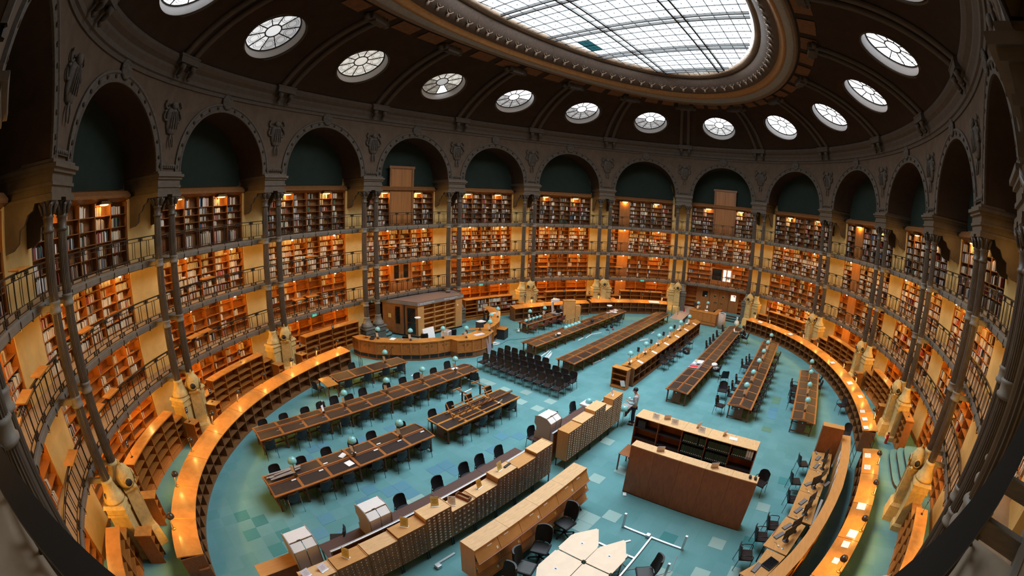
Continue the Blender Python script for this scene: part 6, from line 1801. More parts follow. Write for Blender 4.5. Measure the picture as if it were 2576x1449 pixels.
# trolley beside the man
tr = thing('trolley_table', 'small grey table draped with a patterned cloth next to the man', 'table', (1.95, 1.80, 0))
bbox('top_board', 'machine_grey', (0.85, 0.42, 0.025), (0, 0, 0.74), tr)
for s in (-1, 1):
    for q in (-1, 1): ob('leg', MB().tube([(s * 0.38, q * 0.17, 0.73), (s * 0.38, q * 0.17, 0.02)], 0.014, 6).mesh('leg', 'chrome'), tr)
m = MB(); m.grid([[(-0.42 + 0.84 * k / 12, 0.215 + 0.012 * sin(k * 1.7), z + (0.05 * sin(k * 0.52) if z < 0.7 else 0)) for k in range(13)] for z in (0.75, 0.52)], False, True); m.build('cloth', 'book_brown', tr)
for k, (u, v) in enumerate(((2.25, 1.72), (2.18, 1.9))):
    o = ob('loose_dome', shade_me, None, (u, v, 0.755)); tag(o, '%s loose teal lamp shade on the draped table' % ('left' if k == 0 else 'right'), 'lamp shade')
o = MB().tube([(0.06 * cos(a), 0.06 * sin(a), 0.012) for a in [q * pi / 8 for q in range(16)]], 0.012, 6, True).build('white_ring', 'paper', None, (1.85, 1.82, 0.754)); tag(o, 'white ring lying on the draped table', 'ring')
bx = thing('lamp_box', 'white box holding a teal lamp shade at the end of the dark bench', 'box', (2.75, 0.35, 0.748))
bbox('carton', 'paper', (0.55, 0.45, 0.10), (0, 0, 0.05), bx); ob('shade', shade_me, bx, (-0.05, 0.05, 0.10))

# ------------------------------------------------------------------ computer desk along its curved cabinet, on the right
INN = [(0.55, 11.66), (1.55, 11.60), (2.55, 11.54), (3.55, 11.44), (4.50, 11.30), (5.50, 11.10), (6.50, 10.85), (7.48, 10.58), (8.40, 10.26), (9.50, 9.80), (10.6, 9.25), (11.6, 8.66)]
OUT = [(0.50, 12.06), (1.52, 12.03), (2.55, 11.95), (3.58, 11.83), (4.58, 11.69), (5.58, 11.47), (6.58, 11.22), (7.56, 10.94), (8.52, 10.62), (9.66, 10.16), (10.8, 9.6), (11.8, 9.0)]
cc = thing('curved_cabinet', 'curved run of beech-topped cabinets behind the computer desk', 'cabinet', (0, 0, 0))
for k in range(len(INN) - 1):
    a, b, c, d = INN[k], INN[k + 1], OUT[k + 1], OUT[k]
    MB().prism([a, b, c, d], 1.36, 1.39).build('top_board', 'beech', cc)
    sh_ = lambda p, q, f: (p[0] + (q[0] - p[0]) * f, p[1] + (q[1] - p[1]) * f)
    MB().prism([sh_(a, d, .06), sh_(b, c, .06), sh_(b, c, .14), sh_(a, d, .14)], 0.0, 1.36).build('inner_panel', 'beech', cc)
    MB().prism([sh_(a, d, .93), sh_(b, c, .93), sh_(b, c, .87), sh_(a, d, .87)], 0.0, 0.16).build('plinth', 'oak_dark', cc)
    MB().prism([sh_(a, b, .0), sh_(a, b, .03), sh_(d, c, .03), sh_(d, c, 0)], 0.0, 1.36).build('divider', 'beech', cc)
    for z in (0.18, 0.55, 0.92):
        MB().prism([sh_(a, d, .14), sh_(b, c, .14), sh_(b, c, .93), sh_(a, d, .93)], z, z + 0.025).build('shelf', 'beech', cc)
    if 1 <= k <= 4:
        p, q = sh_(a, d, .045), sh_(b, c, .045)
        for f in (0.3, 0.7):
            x, y = sh_(p, q, f); ang = atan2(q[1] - p[1], q[0] - p[0])
            box('pinned_note', 'paper', (0.26, 0.006, 0.34), (x, y, 1.08), cc, (0, 0, ang))
ep = thing('tall_end_panel', 'tall brown veneered cabinet closing the far end of the computer desk', 'cabinet', (0.98, 11.05, 0))
bbox('top_board', 'beech', (0.38, 1.02, 0.03), (0, 0, 1.88), ep); bbox('front_panel', 'veneer', (0.03, 1.0, 1.86), (0.17, 0, 0.93), ep); bbox('back_panel', 'veneer', (0.03, 1.0, 1.86), (-0.17, 0, 0.93), ep)
for s in (-1, 1): box('side_panel', 'veneer', (0.32, 0.03, 1.86), (0, s * 0.485, 0.93), ep)
DKT = [[(1.28, 10.46), (1.14, 11.38), (2.78, 11.28), (2.70, 10.42)], [(2.72, 10.40), (2.80, 11.24), (4.42, 11.02), (4.30, 10.16)], [(4.32, 10.16), (4.44, 11.0), (6.10, 10.86), (5.95, 9.98)], [(5.98, 9.92), (6.22, 10.68), (7.80, 10.28), (7.62, 9.46)], [(7.72, 9.62), (7.86, 10.26), (9.2, 9.75), (9.0, 9.1), (8.44, 9.46)]]
wd_ = thing('computer_desk', 'row of beech computer desks following the curved cabinets', 'desk', (0, 0, 0))
for q in DKT:
    MB().prism(q, 0.705, 0.735).build('top_board', 'beech', wd_)
    for x, y in q[:4]:
        cx, cy_ = sum(p[0] for p in q) / len(q), sum(p[1] for p in q) / len(q)
        box('leg', 'black_metal', (0.04, 0.04, 0.705), (x + (cx - x) * 0.08, y + (cy_ - y) * 0.08, 0.3525), wd_)
    x, y = q[2]; g_ = ob('cable_grommet', MB().lathe([(0.05, 0), (0.05, 0.006), (0, 0.006)], 12).mesh('cable_grommet', 'aluminium'), wd_, (x - 0.25, y - 0.18, 0.735))
mon = Proto('monitor', 'monitor')
mon.part('screen', bevbox(0.50, 0.035, 0.33, 'machine_dark', 0.01), (0, 0, 0.33), (-0.1, 0, 0)); mon.part('glass', MB().box(0, 0, 0, 0.46, 0.004, 0.28).mesh('glass', 'screen'), (0, 0.02, 0.33), (-0.1, 0, 0)); mon.part('neck', MB().box(0, -0.03, 0.12, 0.05, 0.03, 0.24).mesh('neck', 'machine_dark')); mon.part('foot', MB().lathe([(0.12, 0), (0.11, 0.012), (0, 0.015)], 14).mesh('foot', 'machine_dark'))
kb = Proto('keyboard', 'keyboard'); kb.part('body', bevbox(0.44, 0.15, 0.02, 'machine_dark', 0.006), (0, 0, 0.011))
kk = MB()
for r in range(5):
    for c in range(15): kk.box(-0.195 + 0.028 * c, -0.05 + 0.025 * r, 0.024, 0.022, 0.019, 0.008)
kb.part('keys', kk.mesh('keys', 'machine_grey'))
mou = Proto('mouse', 'mouse'); mou.part('body', MB().sphere(0, 0, 0.014, 0.03, 0.05, 0.018, 10, 5).mesh('body', 'machine_white')); mou.part('cable', MB().tube([(0, 0.05, 0.01), (0.05, 0.14, 0.006), (0.0, 0.22, 0.006)], 0.004, 4).mesh('cable', 'machine_dark'))
DA = 2.75
for k, (u, v, a) in enumerate(((1.85, 11.02, 2.8), (2.50, 10.98, 2.8), (3.40, 10.98, -0.5), (3.95, 10.72, 2.4), (5.10, 10.66, 2.65), (5.62, 10.56, 2.65), (6.62, 10.30, 2.55), (7.15, 10.12, 2.55))):
    mon.put('%s black monitor on the computer desk from its far end' % NTH[k], (u, v, 0.737), a, 'black monitors'); kb.put('%s black keyboard on the computer desk from its far end' % NTH[k], (u + sin(a) * -0.26, v + cos(a) * 0.30, 0.737), a, 'black keyboards')
    mou.put('%s mouse on the computer desk from its far end' % NTH[k], (u + 0.34, v - 0.18, 0.737), a, 'computer mice')
o = thing('flat_monitor', 'black monitor lying flat on the nearest computer desk', 'monitor', (8.33, 9.86, 0.737), -0.45); bbox('screen', 'machine_dark', (0.50, 0.34, 0.04), (0, 0, 0.022), o); box('glass', 'screen', (0.46, 0.30, 0.003), (0, 0, 0.044), o)
kb.put('keyboard propped before the flat-lying monitor', (8.62, 9.52, 0.737), -0.3)
kb.put('dark remote keyboard at the far edge of the first computer desk', (1.35, 10.62, 0.737), 0.3).scale = (0.5, 0.5, 1)
o = bbox('brown_ruler', 'brown_leather', (0.75, 0.02, 0.008), (6.75, 9.72, 0.741), None, (0, 0, -0.2)); tag(o, 'thin brown ruler on the near part of the computer desk', 'ruler')
o = bbox('grey_cable_duct', 'aluminium', (1.7, 0.10, 0.06), (5.3, 11.02, 0.65), None, (0, 0, -0.16)); tag(o, 'grey cable duct behind the middle of the computer desk', 'duct')
for k in (0, 1):
    f_ = thing('folding_frame', 'black folding metal frame in the gap between the right counters' if k == 0 else 'black metal frame standing at the end of the right counter', 'frame', ((0.25, 12.55, 0) if k == 0 else (-0.95, 13.55, 0)), 0.1)
    for x in (-0.35, 0.35): box('upright', 'black_metal', (0.025, 0.025, 0.9), (x, 0, 0.45), f_)
    for z in (0.12, 0.5, 0.88): box('rung', 'black_metal', (0.70, 0.02, 0.02), (0, 0, z), f_)

# ------------------------------------------------------------------ pale workstation tables and the bare metal frame
def leaf(poly, label):
    cx, cy_ = sum(p[0] for p in poly) / len(poly), sum(p[1] for p in poly) / len(poly)
    t = thing('pointed_table', label, 'table', (cx, cy_, 0))
    bm = bmesh.new()
    f = bm.faces.new([bm.verts.new((x - cx, y - cy_, 0.735)) for x, y in poly])
    bmesh.ops.bevel(bm, geom=list(bm.verts), offset=0.05, segments=3, affect='VERTICES')
    r_ = bmesh.ops.extrude_face_region(bm, geom=list(bm.faces))
    bmesh.ops.translate(bm, vec=(0, 0, -0.026), verts=[v for v in r_['geom'] if isinstance(v, bmesh.types.BMVert)])
    bmesh.ops.recalc_face_normals(bm, faces=bm.faces)
    me = bpy.data.meshes.new('top_board'); bm.to_mesh(me); bm.free(); me.materials.append(MT['birch_top'])
    ob('top_board', me, t)
    for x, y in poly: box('leg', 'aluminium', (0.05, 0.05, 0.708), ((x - cx) * 0.82, (y - cy_) * 0.82, 0.354), t)
    lb = box('number_tag', 'paper', (0.10, 0.10, 0.003), (0, 0, 0.7375), t); box('digit', 'ink', (0.3, 0.5, 1.0), (0.1, 0, 0.3), lb)
    return t
leaf([(9.90, 4.41), (10.62, 4.42), (10.62, 5.26), (9.93, 5.27), (9.26, 4.86)], 'pale pointed table at the back left of the cluster')
leaf([(9.94, 5.28), (10.63, 5.28), (10.63, 6.09), (9.92, 6.12), (9.25, 5.73)], 'pale pointed table at the back right of the cluster')
leaf([(10.66, 4.43), (11.48, 4.44), (12.1, 4.86), (11.42, 5.29), (10.66, 5.27)], 'pale pointed table at the front left of the cluster')
leaf([(10.67, 5.29), (11.42, 5.31), (12.1, 5.70), (11.42, 6.12), (10.67, 6.10)], 'pale pointed table at the front right of the cluster')
fr = thing('metal_frame', 'bare aluminium floor frame with upright posts where a table stood', 'frame', (0, 0, 0))
for x0, y0, x1, y1 in ((8.06, 5.12, 8.06, 7.16), (8.06, 6.10, 10.3, 6.12), (9.14, 4.9, 9.14, 6.10)):
    bbox('floor_beam', 'aluminium', (max(abs(x1 - x0), 0.07), max(abs(y1 - y0), 0.07), 0.05), ((x0 + x1) / 2, (y0 + y1) / 2, 0.027), fr)
for x, y in ((8.07, 5.12), (8.06, 7.16), (9.35, 7.18)): bbox('post', 'aluminium', (0.07, 0.07, 0.56), (x, y, 0.28), fr); box('post_cap', 'white_paint', (0.07, 0.07, 0.02), (x, y, 0.57), fr)
bbox('junction_box', 'aluminium', (0.14, 0.14, 0.12), (8.07, 6.0, 0.06), fr); bbox('socket_box', 'machine_white', (0.16, 0.10, 0.07), (9.2, 5.86, 0.036), fr)
# ------------------------------------------------------------------ service desk and kiosk
UC = 0.10
def mir(pts): return pts + [(2 * UC - u, v) for u, v in pts[::-1]]
OUTL = [(6.02, -14.0), (5.98, -13.25), (5.45, -12.20), (4.30, -11.15), (3.45, -10.45), (2.45, -9.98), (1.66, -9.80), (1.60, -9.22), (0.75, -8.82), (UC + 0.001, -8.70)]
INL = [(5.45, -14.0), (5.12, -13.1), (4.48, -12.25), (3.15, -11.08), (2.5, -10.7), (1.9, -10.45), (1.28, -10.32), (1.0, -10.05), (0.6, -9.90), (UC + 0.001, -9.82)]
OUTL, INL = mir(OUTL), mir(INL)
sd = thing('service_desk', 'large curved oak service desk with panelled front in the middle of the left side', 'desk', (0, 0, 0))
def lerp2(p, q, f): return (p[0] + (q[0] - p[0]) * f, p[1] + (q[1] - p[1]) * f)
def off(p, d):
    c = Vector((UC, -14.0)); v = Vector(p) - c; v.normalize()
    return (p[0] + v.x * d, p[1] + v.y * d)
for k in range(len(OUTL) - 1):
    a, b, c, d = OUTL[k], OUTL[k + 1], INL[k + 1], INL[k]
    if hypot(a[0] - b[0], a[1] - b[1]) < 0.01: continue
    A_, B_ = off(a, 0.06), off(b, 0.06)
    MB().prism([A_, B_, c, d][::-1] if k >= 0 else None, 1.11, 1.15).build('top_board', 'oak_top', sd)
    n = 1
    MB().prism([a, b, off(b, -0.05), off(a, -0.05)], 0.40, 1.11).build('front_panel', 'oak', sd)
    MB().prism([off(a, 0.04), off(b, 0.04), off(b, -0.04), off(a, -0.04)], 0.36, 0.41).build('moulding', 'oak', sd)
    MB().prism([off(a, 0.03), off(b, 0.03), off(b, -0.05), off(a, -0.05)], 0.0, 0.10).build('plinth', 'oak_dark', sd)
    MB().prism([off(a, 0.0), off(b, 0.0), off(b, -0.05), off(a, -0.05)], 0.10, 0.36).build('base_panel', 'oak_dark', sd)
    L_ = hypot(b[0] - a[0], b[1] - a[1]); ang = atan2(b[1] - a[1], b[0] - a[0])
    for f in (0.0,):
        p = off(lerp2(a, b, f), 0.012); box('stile', 'oak', (0.11, 0.05, 0.70), (*p, 0.76), sd, (0, 0, ang))
    if L_ > 0.7:
        m_ = off(lerp2(a, b, 0.5), 0.012)
        box('inner_frame', 'oak', (L_ - 0.1, 0.03, 0.07), (*m_, 1.07), sd, (0, 0, ang)); box('inner_frame', 'oak', (L_ - 0.1, 0.03, 0.07), (*m_, 0.45), sd, (0, 0, ang))
        box('stile', 'oak', (0.09, 0.04, 0.62), (*m_, 0.76), sd, (0, 0, ang))
        for f in (0.36, 0.64): box('name_plate', 'brass', (0.09, 0.02, 0.045), (*off(lerp2(a, b, f), 0.02), 0.86), sd, (0, 0, ang))
        g_ = box('vent_grille', 'black_metal', (L_ * 0.42, 0.02, 0.16), (*off(lerp2(a, b, 0.25), 0.02), 0.23), sd, (0, 0, ang)); box('vent_grille', 'black_metal', (L_ * 0.42, 0.02, 0.16), (*off(lerp2(a, b, 0.75), 0.02), 0.23), sd, (0, 0, ang))
lamps([(5.05, -12.55), (3.70, -11.05), (1.95, -10.15), (0.86, -9.28), (-1.18, -9.28), (-2.46, -10.4), (-3.98, -11.2)], 1.152, 'from the left on the service desk', 'teal domed table lamps')
flat(4.35, -12.0, 1.155, 0.42, 0.30, 0.6, 'white papers beside the first lamp of the service desk')
flat(-4.6, -12.2, 1.155, 0.35, 0.25, -0.5, 'white papers at the right end of the service desk')
flat(-0.2, -9.25, 1.155, 0.7, 0.35, -0.1, 'greyish blotter sheets on the bulging part of the service desk', mat='paper_lilac')
for k, (u, v, a) in enumerate(((5.5, -13.2, 1.0), (-0.85, -9.85, 2.6))): mon.put('black monitor on the %s of the service desk' % ('left end' if k == 0 else 'right half'), (u, v, 1.152), a)
mou.put('mouse lying on the service desk between its first two lamps', (3.95, -11.55, 1.152), 0.4)
cr = thing('fax_machine', 'black desk phone and fax at the left end of the service desk', 'phone', (5.35, -12.75, 1.152), 0.8); bbox('body', 'machine_dark', (0.32, 0.25, 0.09), (0, 0, 0.047), cr); bbox('handset', 'machine_dark', (0.06, 0.22, 0.05), (-0.12, 0, 0.115), cr)
pr_ = thing('laser_printer', 'white and grey laser printer inside the service desk', 'printer', (1.0, -10.95, 0.72), 0.35)
bbox('body', 'machine_white', (0.50, 0.46, 0.52), (0, 0, 0.27), pr_); bbox('top_tray', 'machine_grey', (0.42, 0.38, 0.04), (0, 0, 0.54), pr_); box('front_plate', 'machine_grey', (0.36, 0.02, 0.44), (-0.04, 0.235, 0.26), pr_); box('slot', 'machine_dark', (0.26, 0.02, 0.05), (-0.04, 0.25, 0.18), pr_)
pt_ = thing('printer_table', 'low table carrying the printer inside the service desk', 'table', (1.0, -10.95, 0)); bbox('top_board', 'oak_dark', (0.8, 0.7, 0.03), (0, 0, 0.70), pt_)
for s in (-1, 1):
    for q in (-1, 1): box('leg', 'black_metal', (0.05, 0.05, 0.69), (s * 0.34, q * 0.3, 0.345), pt_)
sw_.put('grey swivel chair with high back inside the service desk', (2.05, -11.9, 0), 2.6)
sw_.put('swivel chair behind the printer in the service desk', (0.2, -11.4, 0), 2.9)
sw_.put('black swivel chair behind the second lamp of the service desk', (3.2, -12.2, 0), 2.4)
RED.put('dark red chair inside the service desk', (-0.25, -10.75, 0), 2.8)
o = bbox('white_foam_board', 'paper', (0.92, 0.10, 1.30), (1.75, -11.75, 0.72), None, (0.22, 0, 0.05)); tag(o, 'stack of tall white boards leaning inside the service desk', 'board')
for x, z in ((0.3, 0.5), (-0.1, -0.2), (-0.22, -0.1), (0.35, -0.3)): box('mark', 'red_print' if x > 0 else 'ink', (0.03, 0.004, 0.03), (x, 0.052, z), o)
pd_ = thing('pedestal_unit', 'dark pedestal unit with orange wooden top beside the service desk', 'cabinet', (-3.30, -10.15, 0), 0.35); bbox('body', 'machine_dark', (0.72, 0.62, 0.70), (0, 0, 0.35), pd_); bbox('top_board', 'oak', (0.80, 0.70, 0.03), (0, 0, 0.716), pd_)
o = bbox('leaning_board', 'mauve_panel', (0.50, 0.04, 1.12), (-0.62, -8.82, 0.55), None, (0.13, 0, 0.25)); tag(o, 'mauve grey board leaning against the bulge of the service desk', 'board')
bn = thing('waste_machine', 'black shredder with white paper on top inside the service desk, right side', 'shredder', (-3.0, -11.9, 0)); bbox('body', 'machine_dark', (0.55, 0.5, 0.85), (0, 0, 0.425), bn); bbox('bin_front', 'machine_grey', (0.42, 0.03, 0.4), (0, 0.25, 0.5), bn); bbox('lid', 'machine_white', (0.56, 0.5, 0.05), (0, 0, 0.88), bn); box('paper', 'paper', (0.3, 0.22, 0.02), (0, 0, 0.915), bn)
sdk = thing('inner_desk', 'sloping brown desk leaf inside the right half of the service desk', 'desk', (-1.7, -11.0, 0), -0.5); bbox('top_board', 'oak', (1.5, 0.6, 0.03), (0, 0, 0.80), sdk, (0.1, 0, 0))
for s in (-1, 1): bbox('side_panel', 'oak_dark', (0.03, 0.5, 0.76), (s * 0.7, 0, 0.38), sdk)
o = bbox('dark_gate', 'machine_dark', (0.9, 0.05, 1.0), (-4.75, -13.3, 0.55), None, (0, 0, 0.9)); tag(o, 'black swing gate at the right end of the service desk', 'gate')
for k, (u, v, a) in enumerate(((5.15, -11.1, 0.8), (7.1, -11.2, 1.3))):
    f_ = thing('low_rail', 'black iron rail %s' % ('standing against the left front of the service desk' if k == 0 else 'at the right end of the left counter'), 'railing', (u, v, 0), a)
    for x in (-0.4, 0, 0.4): ob('upright', MB().tube([(x, 0, 0), (x, 0, 0.85)], 0.015, 6).mesh('upright', 'rail_iron'), f_)
    for z in (0.15, 0.85): ob('bar', MB().tube([(-0.4, 0, z), (0.4, 0, z)], 0.015, 6).mesh('bar', 'rail_iron'), f_)

ks = thing('kiosk', 'flat-roofed wooden kiosk with lettered grey fascia behind the service desk', 'kiosk', (0, 0, 0))
KF = [(0.98, -13.95), (-3.12, -13.95), (-4.15, -16.85), (2.2, -16.7)]
MB().prism([(u * 1.0 + (0.06 if u > -1 else -0.06), v + (0.06 if v > -15 else -0.06)) for u, v in KF][::-1], 2.25, 2.45).build('roof', 'kiosk_fascia', ks)
MB().prism([(u * 0.985, v - 0.04 if v > -15 else v + 0.05) for u, v in KF][::-1], 2.45, 2.455).build('roof_felt', 'kiosk_roof', ks)
for k in range(4):
    a, b = KF[k], KF[(k + 1) % 4]; ang = atan2(b[1] - a[1], b[0] - a[0]); L_ = hypot(b[0] - a[0], b[1] - a[1])
    box('roof_kerb', 'kiosk_roof', (L_, 0.06, 0.05), (*lerp2(a, b, 0.5), 2.475), ks, (0, 0, ang))
bbox('corner_panel', 'beech', (0.52, 0.05, 2.15), (0.70, -14.0, 1.175), ks); bbox('corner_panel', 'beech', (0.62, 0.05, 2.15), (-2.79, -14.0, 1.175), ks)
box('shelf_back', 'beech', (2.95, 0.03, 2.1), (-1.02, -14.42, 1.17), ks)
for k in range(4): box('upright', 'beech', (0.03, 0.42, 2.1), (0.44 - 0.973 * k, -14.2, 1.17), ks)
for k in range(3):
    for z in (0.14, 0.50, 0.86, 1.22, 1.56, 1.90): box('shelf', 'beech', (0.94, 0.40, 0.025), (-0.045 - 0.973 * k, -14.2, z), ks)
MB().prism([(0.96, -13.98), (2.16, -16.6), (2.08, -16.62), (0.88, -14.0)][::-1], 0.1, 2.25).build('side_wall', 'door_panel', ks)
MB().prism([(-3.08, -13.98), (-4.08, -16.8), (-4.0, -16.82), (-3.0, -14.0)], 0.1, 2.25).build('side_wall', 'door_panel', ks)
MB().prism([(2.1, -16.6), (-4.0, -16.75), (-4.0, -16.7), (2.1, -16.55)][::-1], 0.1, 2.25).build('rear_wall', 'door_panel', ks)
MB().prism([(0.98, -13.96), (-3.1, -13.96), (-4.1, -16.8), (2.18, -16.65)][::-1], 0.0, 0.10).build('plinth', 'black_metal', ks)
a, b = (0.985, -13.98), (2.18, -16.6)
ang = atan2(b[1] - a[1], b[0] - a[0])
for f, w_, z, h, mt in ((0.17, 0.62, 1.55, 1.0, 'dark_glass'), (0.17, 0.62, 0.62, 0.75, 'dark_glass'), (0.55, 0.36, 1.45, 1.2, 'dark_glass')):
    p = lerp2(a, b, f); box('window_pane', mt, (w_, 0.03, h), (p[0] + 0.01, p[1], z), ks, (0, 0, ang))
p = lerp2(a, b, 0.78); bbox('notice', 'paper_yellow', (0.24, 0.012, 0.30), (p[0] + 0.02, p[1], 1.35), ks, (0, 0, ang))
p = lerp2(a, b, 0.36); box('door_edge', 'black_metal', (0.05, 0.05, 2.1), (p[0] + 0.01, p[1], 1.15), ks, (0, 0, ang))
bbox('wall_switch', 'paper', (0.10, 0.02, 0.10), (-2.65, -13.965, 1.75), ks)
text('lettering', "Institut national d'histoire de l'art", 0.095, 'white_paint', ks, (0.86, -13.885, 2.365), (pi / 2, 0, pi))
text('lettering', 'Bibliothèque, collections Jacques Doucet', 0.062, 'white_paint', ks, (0.86, -13.885, 2.285), (pi / 2, 0, pi))
text('lettering', 'Bibliothèque nationale de France', 0.095, 'white_paint', ks, (-1.32, -13.885, 2.365), (pi / 2, 0, pi))
text('lettering', 'Salle de référence', 0.062, 'white_paint', ks, (-1.85, -13.885, 2.285), (pi / 2, 0, pi))
for u in (0.97, -3.0): box('slash_mark', 'white_paint', (0.012, 0.004, 0.15), (u, -13.885, 2.35), ks, (0, 0.45, 0))

# ------------------------------------------------------------------ far end: entrance desk, scanner, tall panel, steps, ramp
ed = thing('entrance_desk', 'oak entrance desk before the far double doors', 'desk', (-18.7, -0.28, 0))
bbox('front_panel', 'oak', (0.06, 2.5, 1.02), (1.22, 0, 0.56), ed); bbox('plinth', 'oak_dark', (0.12, 2.56, 0.12), (1.22, 0, 0.06), ed); box('moulding', 'oak', (0.10, 2.52, 0.04), (1.24, 0, 0.36), ed)
for s in (-1, 1): bbox('side_panel', 'oak', (2.3, 0.05, 1.02), (0.08, s * 1.23, 0.53), ed)
bbox('top_board', 'oak_top', (0.72, 2.6, 0.04), (0.92, 0, 1.09), ed); bbox('side_top', 'oak_top', (1.7, 0.42, 0.04), (-0.25, 1.05, 1.085), ed); bbox('side_top', 'oak_top', (1.7, 0.42, 0.04), (-0.25, -1.05, 1.085), ed)
for y in (-0.8, 0, 0.8): box('stile', 'oak', (0.03, 0.09, 0.62), (1.26, y, 0.72), ed)
for y in (-0.4, 0.4): box('name_plate', 'brass', (0.02, 0.08, 0.04), (1.26, y, 0.85), ed)
lamps([(-17.9, -0.9), (-18.6, -0.2)], 1.112, 'on the entrance desk', 'teal domed table lamps', card=lambda k: True)
mon.put('black monitor at the left corner of the entrance desk', (-18.5, -1.3, 1.11), 1.2)
flat(-18.3, -0.2, 1.114, 0.35, 0.28, 0.3, 'white papers on the entrance desk')
CH.put('black chair behind the entrance desk', (-19.6, 0.35, 0), -pi / 2)
cyl = thing('fabric_drum', 'tall pale brown fabric drum beside the entrance desk', 'drum', (-17.55, 1.48, 0))
ob('body', MB().lathe([(0.33, 0), (0.33, 1.24)], 28).mesh('body', 'cardboard'), cyl); ob('rim', MB().lathe([(0.33, 1.24), (0.335, 1.28), (0.29, 1.29), (0.27, 1.23), (0.0, 1.22)], 28).mesh('rim', 'paper_lilac'), cyl)
o = MB().sphere(0, 0, 0.26, 0.30, 0.24, 0.28, 12, 7).lathe([(0.16, 0.42), (0.06, 0.66), (0.10, 0.80), (0.0, 0.74)], 10).build('plastic_sack', 'clear_plastic', None, (-19.35, 2.55, 0)); tag(o, 'crumpled clear plastic sack by the entrance steps', 'bag')
rp_ = thing('access_ramp', 'grey access ramp rising to the entrance on the left of its desk', 'ramp', (-19.6, -2.6, 0))
m = MB(); m.add([(2.1, -0.75, 0.012), (2.1, 0.55, 0.012), (-2.2, 0.55, 0.42), (-2.2, -0.75, 0.42), (2.1, -0.75, 0), (2.1, 0.55, 0), (-2.2, 0.55, 0), (-2.2, -0.75, 0)], [(3, 2, 1, 0), (4, 5, 6, 7), (0, 1, 5, 4), (1, 2, 6, 5), (2, 3, 7, 6), (3, 0, 4, 7)]); m.build('deck', 'cardboard', rp_); box('kerb', 'machine_dark', (4.2, 0.05, 0.10), (0, 0.55, 0.25), rp_, (0, 0.095, 0))
tp = thing('tall_oak_screen', 'tall blank oak screen standing between the two far counters', 'screen', (-9.95, -9.15, 0), -0.75)
bbox('panel', 'beech', (0.95, 0.42, 1.80), (0, 0, 0.90), tp); bbox('panel', 'beech', (0.42, 0.46, 1.42), (-0.70, 0.0, 0.71), tp); bbox('cap', 'beech', (1.0, 0.46, 0.04), (0, 0, 1.82), tp)
sc_ = thing('book_scanner', 'grey overhead book scanner with tall slanted back by the oak screen', 'scanner', (-9.35, -9.95, 0))
bbox('stand', 'brown_laminate', (0.9, 0.8, 0.70), (0, 0, 0.35), sc_); bbox('base_plate', 'machine_grey', (0.85, 0.65, 0.10), (0.0, 0.05, 0.75), sc_); bbox('slanted_back', 'machine_white', (0.50, 0.05, 0.95), (0.15, -0.25, 1.25), sc_, (0.0, 0.35, 0.3)); bbox('head', 'machine_white', (0.62, 0.42, 0.22), (-0.05, -0.15, 1.72), sc_); bbox('copy_plate', 'paper', (0.55, 0.40, 0.03), (-0.35, 0.25, 0.82), sc_); bbox('cradle', 'screen', (0.35, 0.30, 0.30), (-0.05, 0.2, 0.95), sc_)
o = thing('tool_case', 'dark aluminium tool case on a stand by the oak screen', 'case', (-9.9, -9.75, 1.0)); bbox('body', 'machine_grey', (0.45, 0.18, 0.32), (0, 0, 0.16), o); ob('handle', MB().tube([(-0.08, 0, 0.32), (-0.07, 0, 0.37), (0.07, 0, 0.37), (0.08, 0, 0.32)], 0.012, 5).mesh('handle', 'machine_dark'), o)
ts_ = thing('case_stand', 'brown stand under the tool case by the oak screen', 'stand', (-9.9, -9.75, 0)); bbox('body', 'brown_laminate', (0.55, 0.4, 1.0), (0, 0, 0.5), ts_)
for k, (u, v) in enumerate(((-18.62, -3.55), (-18.75, -3.0))):
    f_ = thing('crutch_rail', '%s thin dark rod post beside the end of the far counter' % ('left' if k == 0 else 'right'), 'post', (u, v, 0))
    ob('post', MB().tube([(0, 0, 0), (0, 0, 0.95)], 0.02, 6).mesh('post', 'rail_iron'), f_); ob('grip', MB().tube([(-0.1, 0, 0.95), (0.1, 0, 0.95)], 0.02, 6).mesh('grip', 'rail_iron'), f_)
def extinguisher(x, y, label):
    e = thing('fire_extinguisher', label, 'fire extinguisher', (x, y, 0))
    ob('cylinder', MB().lathe([(0.07, 0), (0.085, 0.02), (0.085, 0.42), (0.05, 0.50), (0.025, 0.52)], 14).mesh('cylinder', 'ext_red'), e); ob('valve', MB().box(0, 0, 0.55, 0.04, 0.10, 0.06).mesh('valve', 'machine_dark'), e); ob('hose', MB().tube([(0.03, 0, 0.55), (0.11, 0, 0.48), (0.10, 0, 0.25), (0.09, 0, 0.12)], 0.014, 6).mesh('hose', 'machine_dark'), e); box('label_band', 'paper', (0.10, 0.005, 0.10), (0, -0.085, 0.28), e)
x, y = ell(pt(7) - 0.055, -0.45); extinguisher(x, y, 'red fire extinguisher at the grey plinth by the entrance')
x, y = ell(pt(11) - 0.055, -0.52); extinguisher(x, y, 'red fire extinguisher at the stele above the curved right steps')
x, y = ell(pt(12) + 0.055, -0.40); extinguisher(x, y, 'dark red fire extinguisher at the near stele beside the curved right steps')

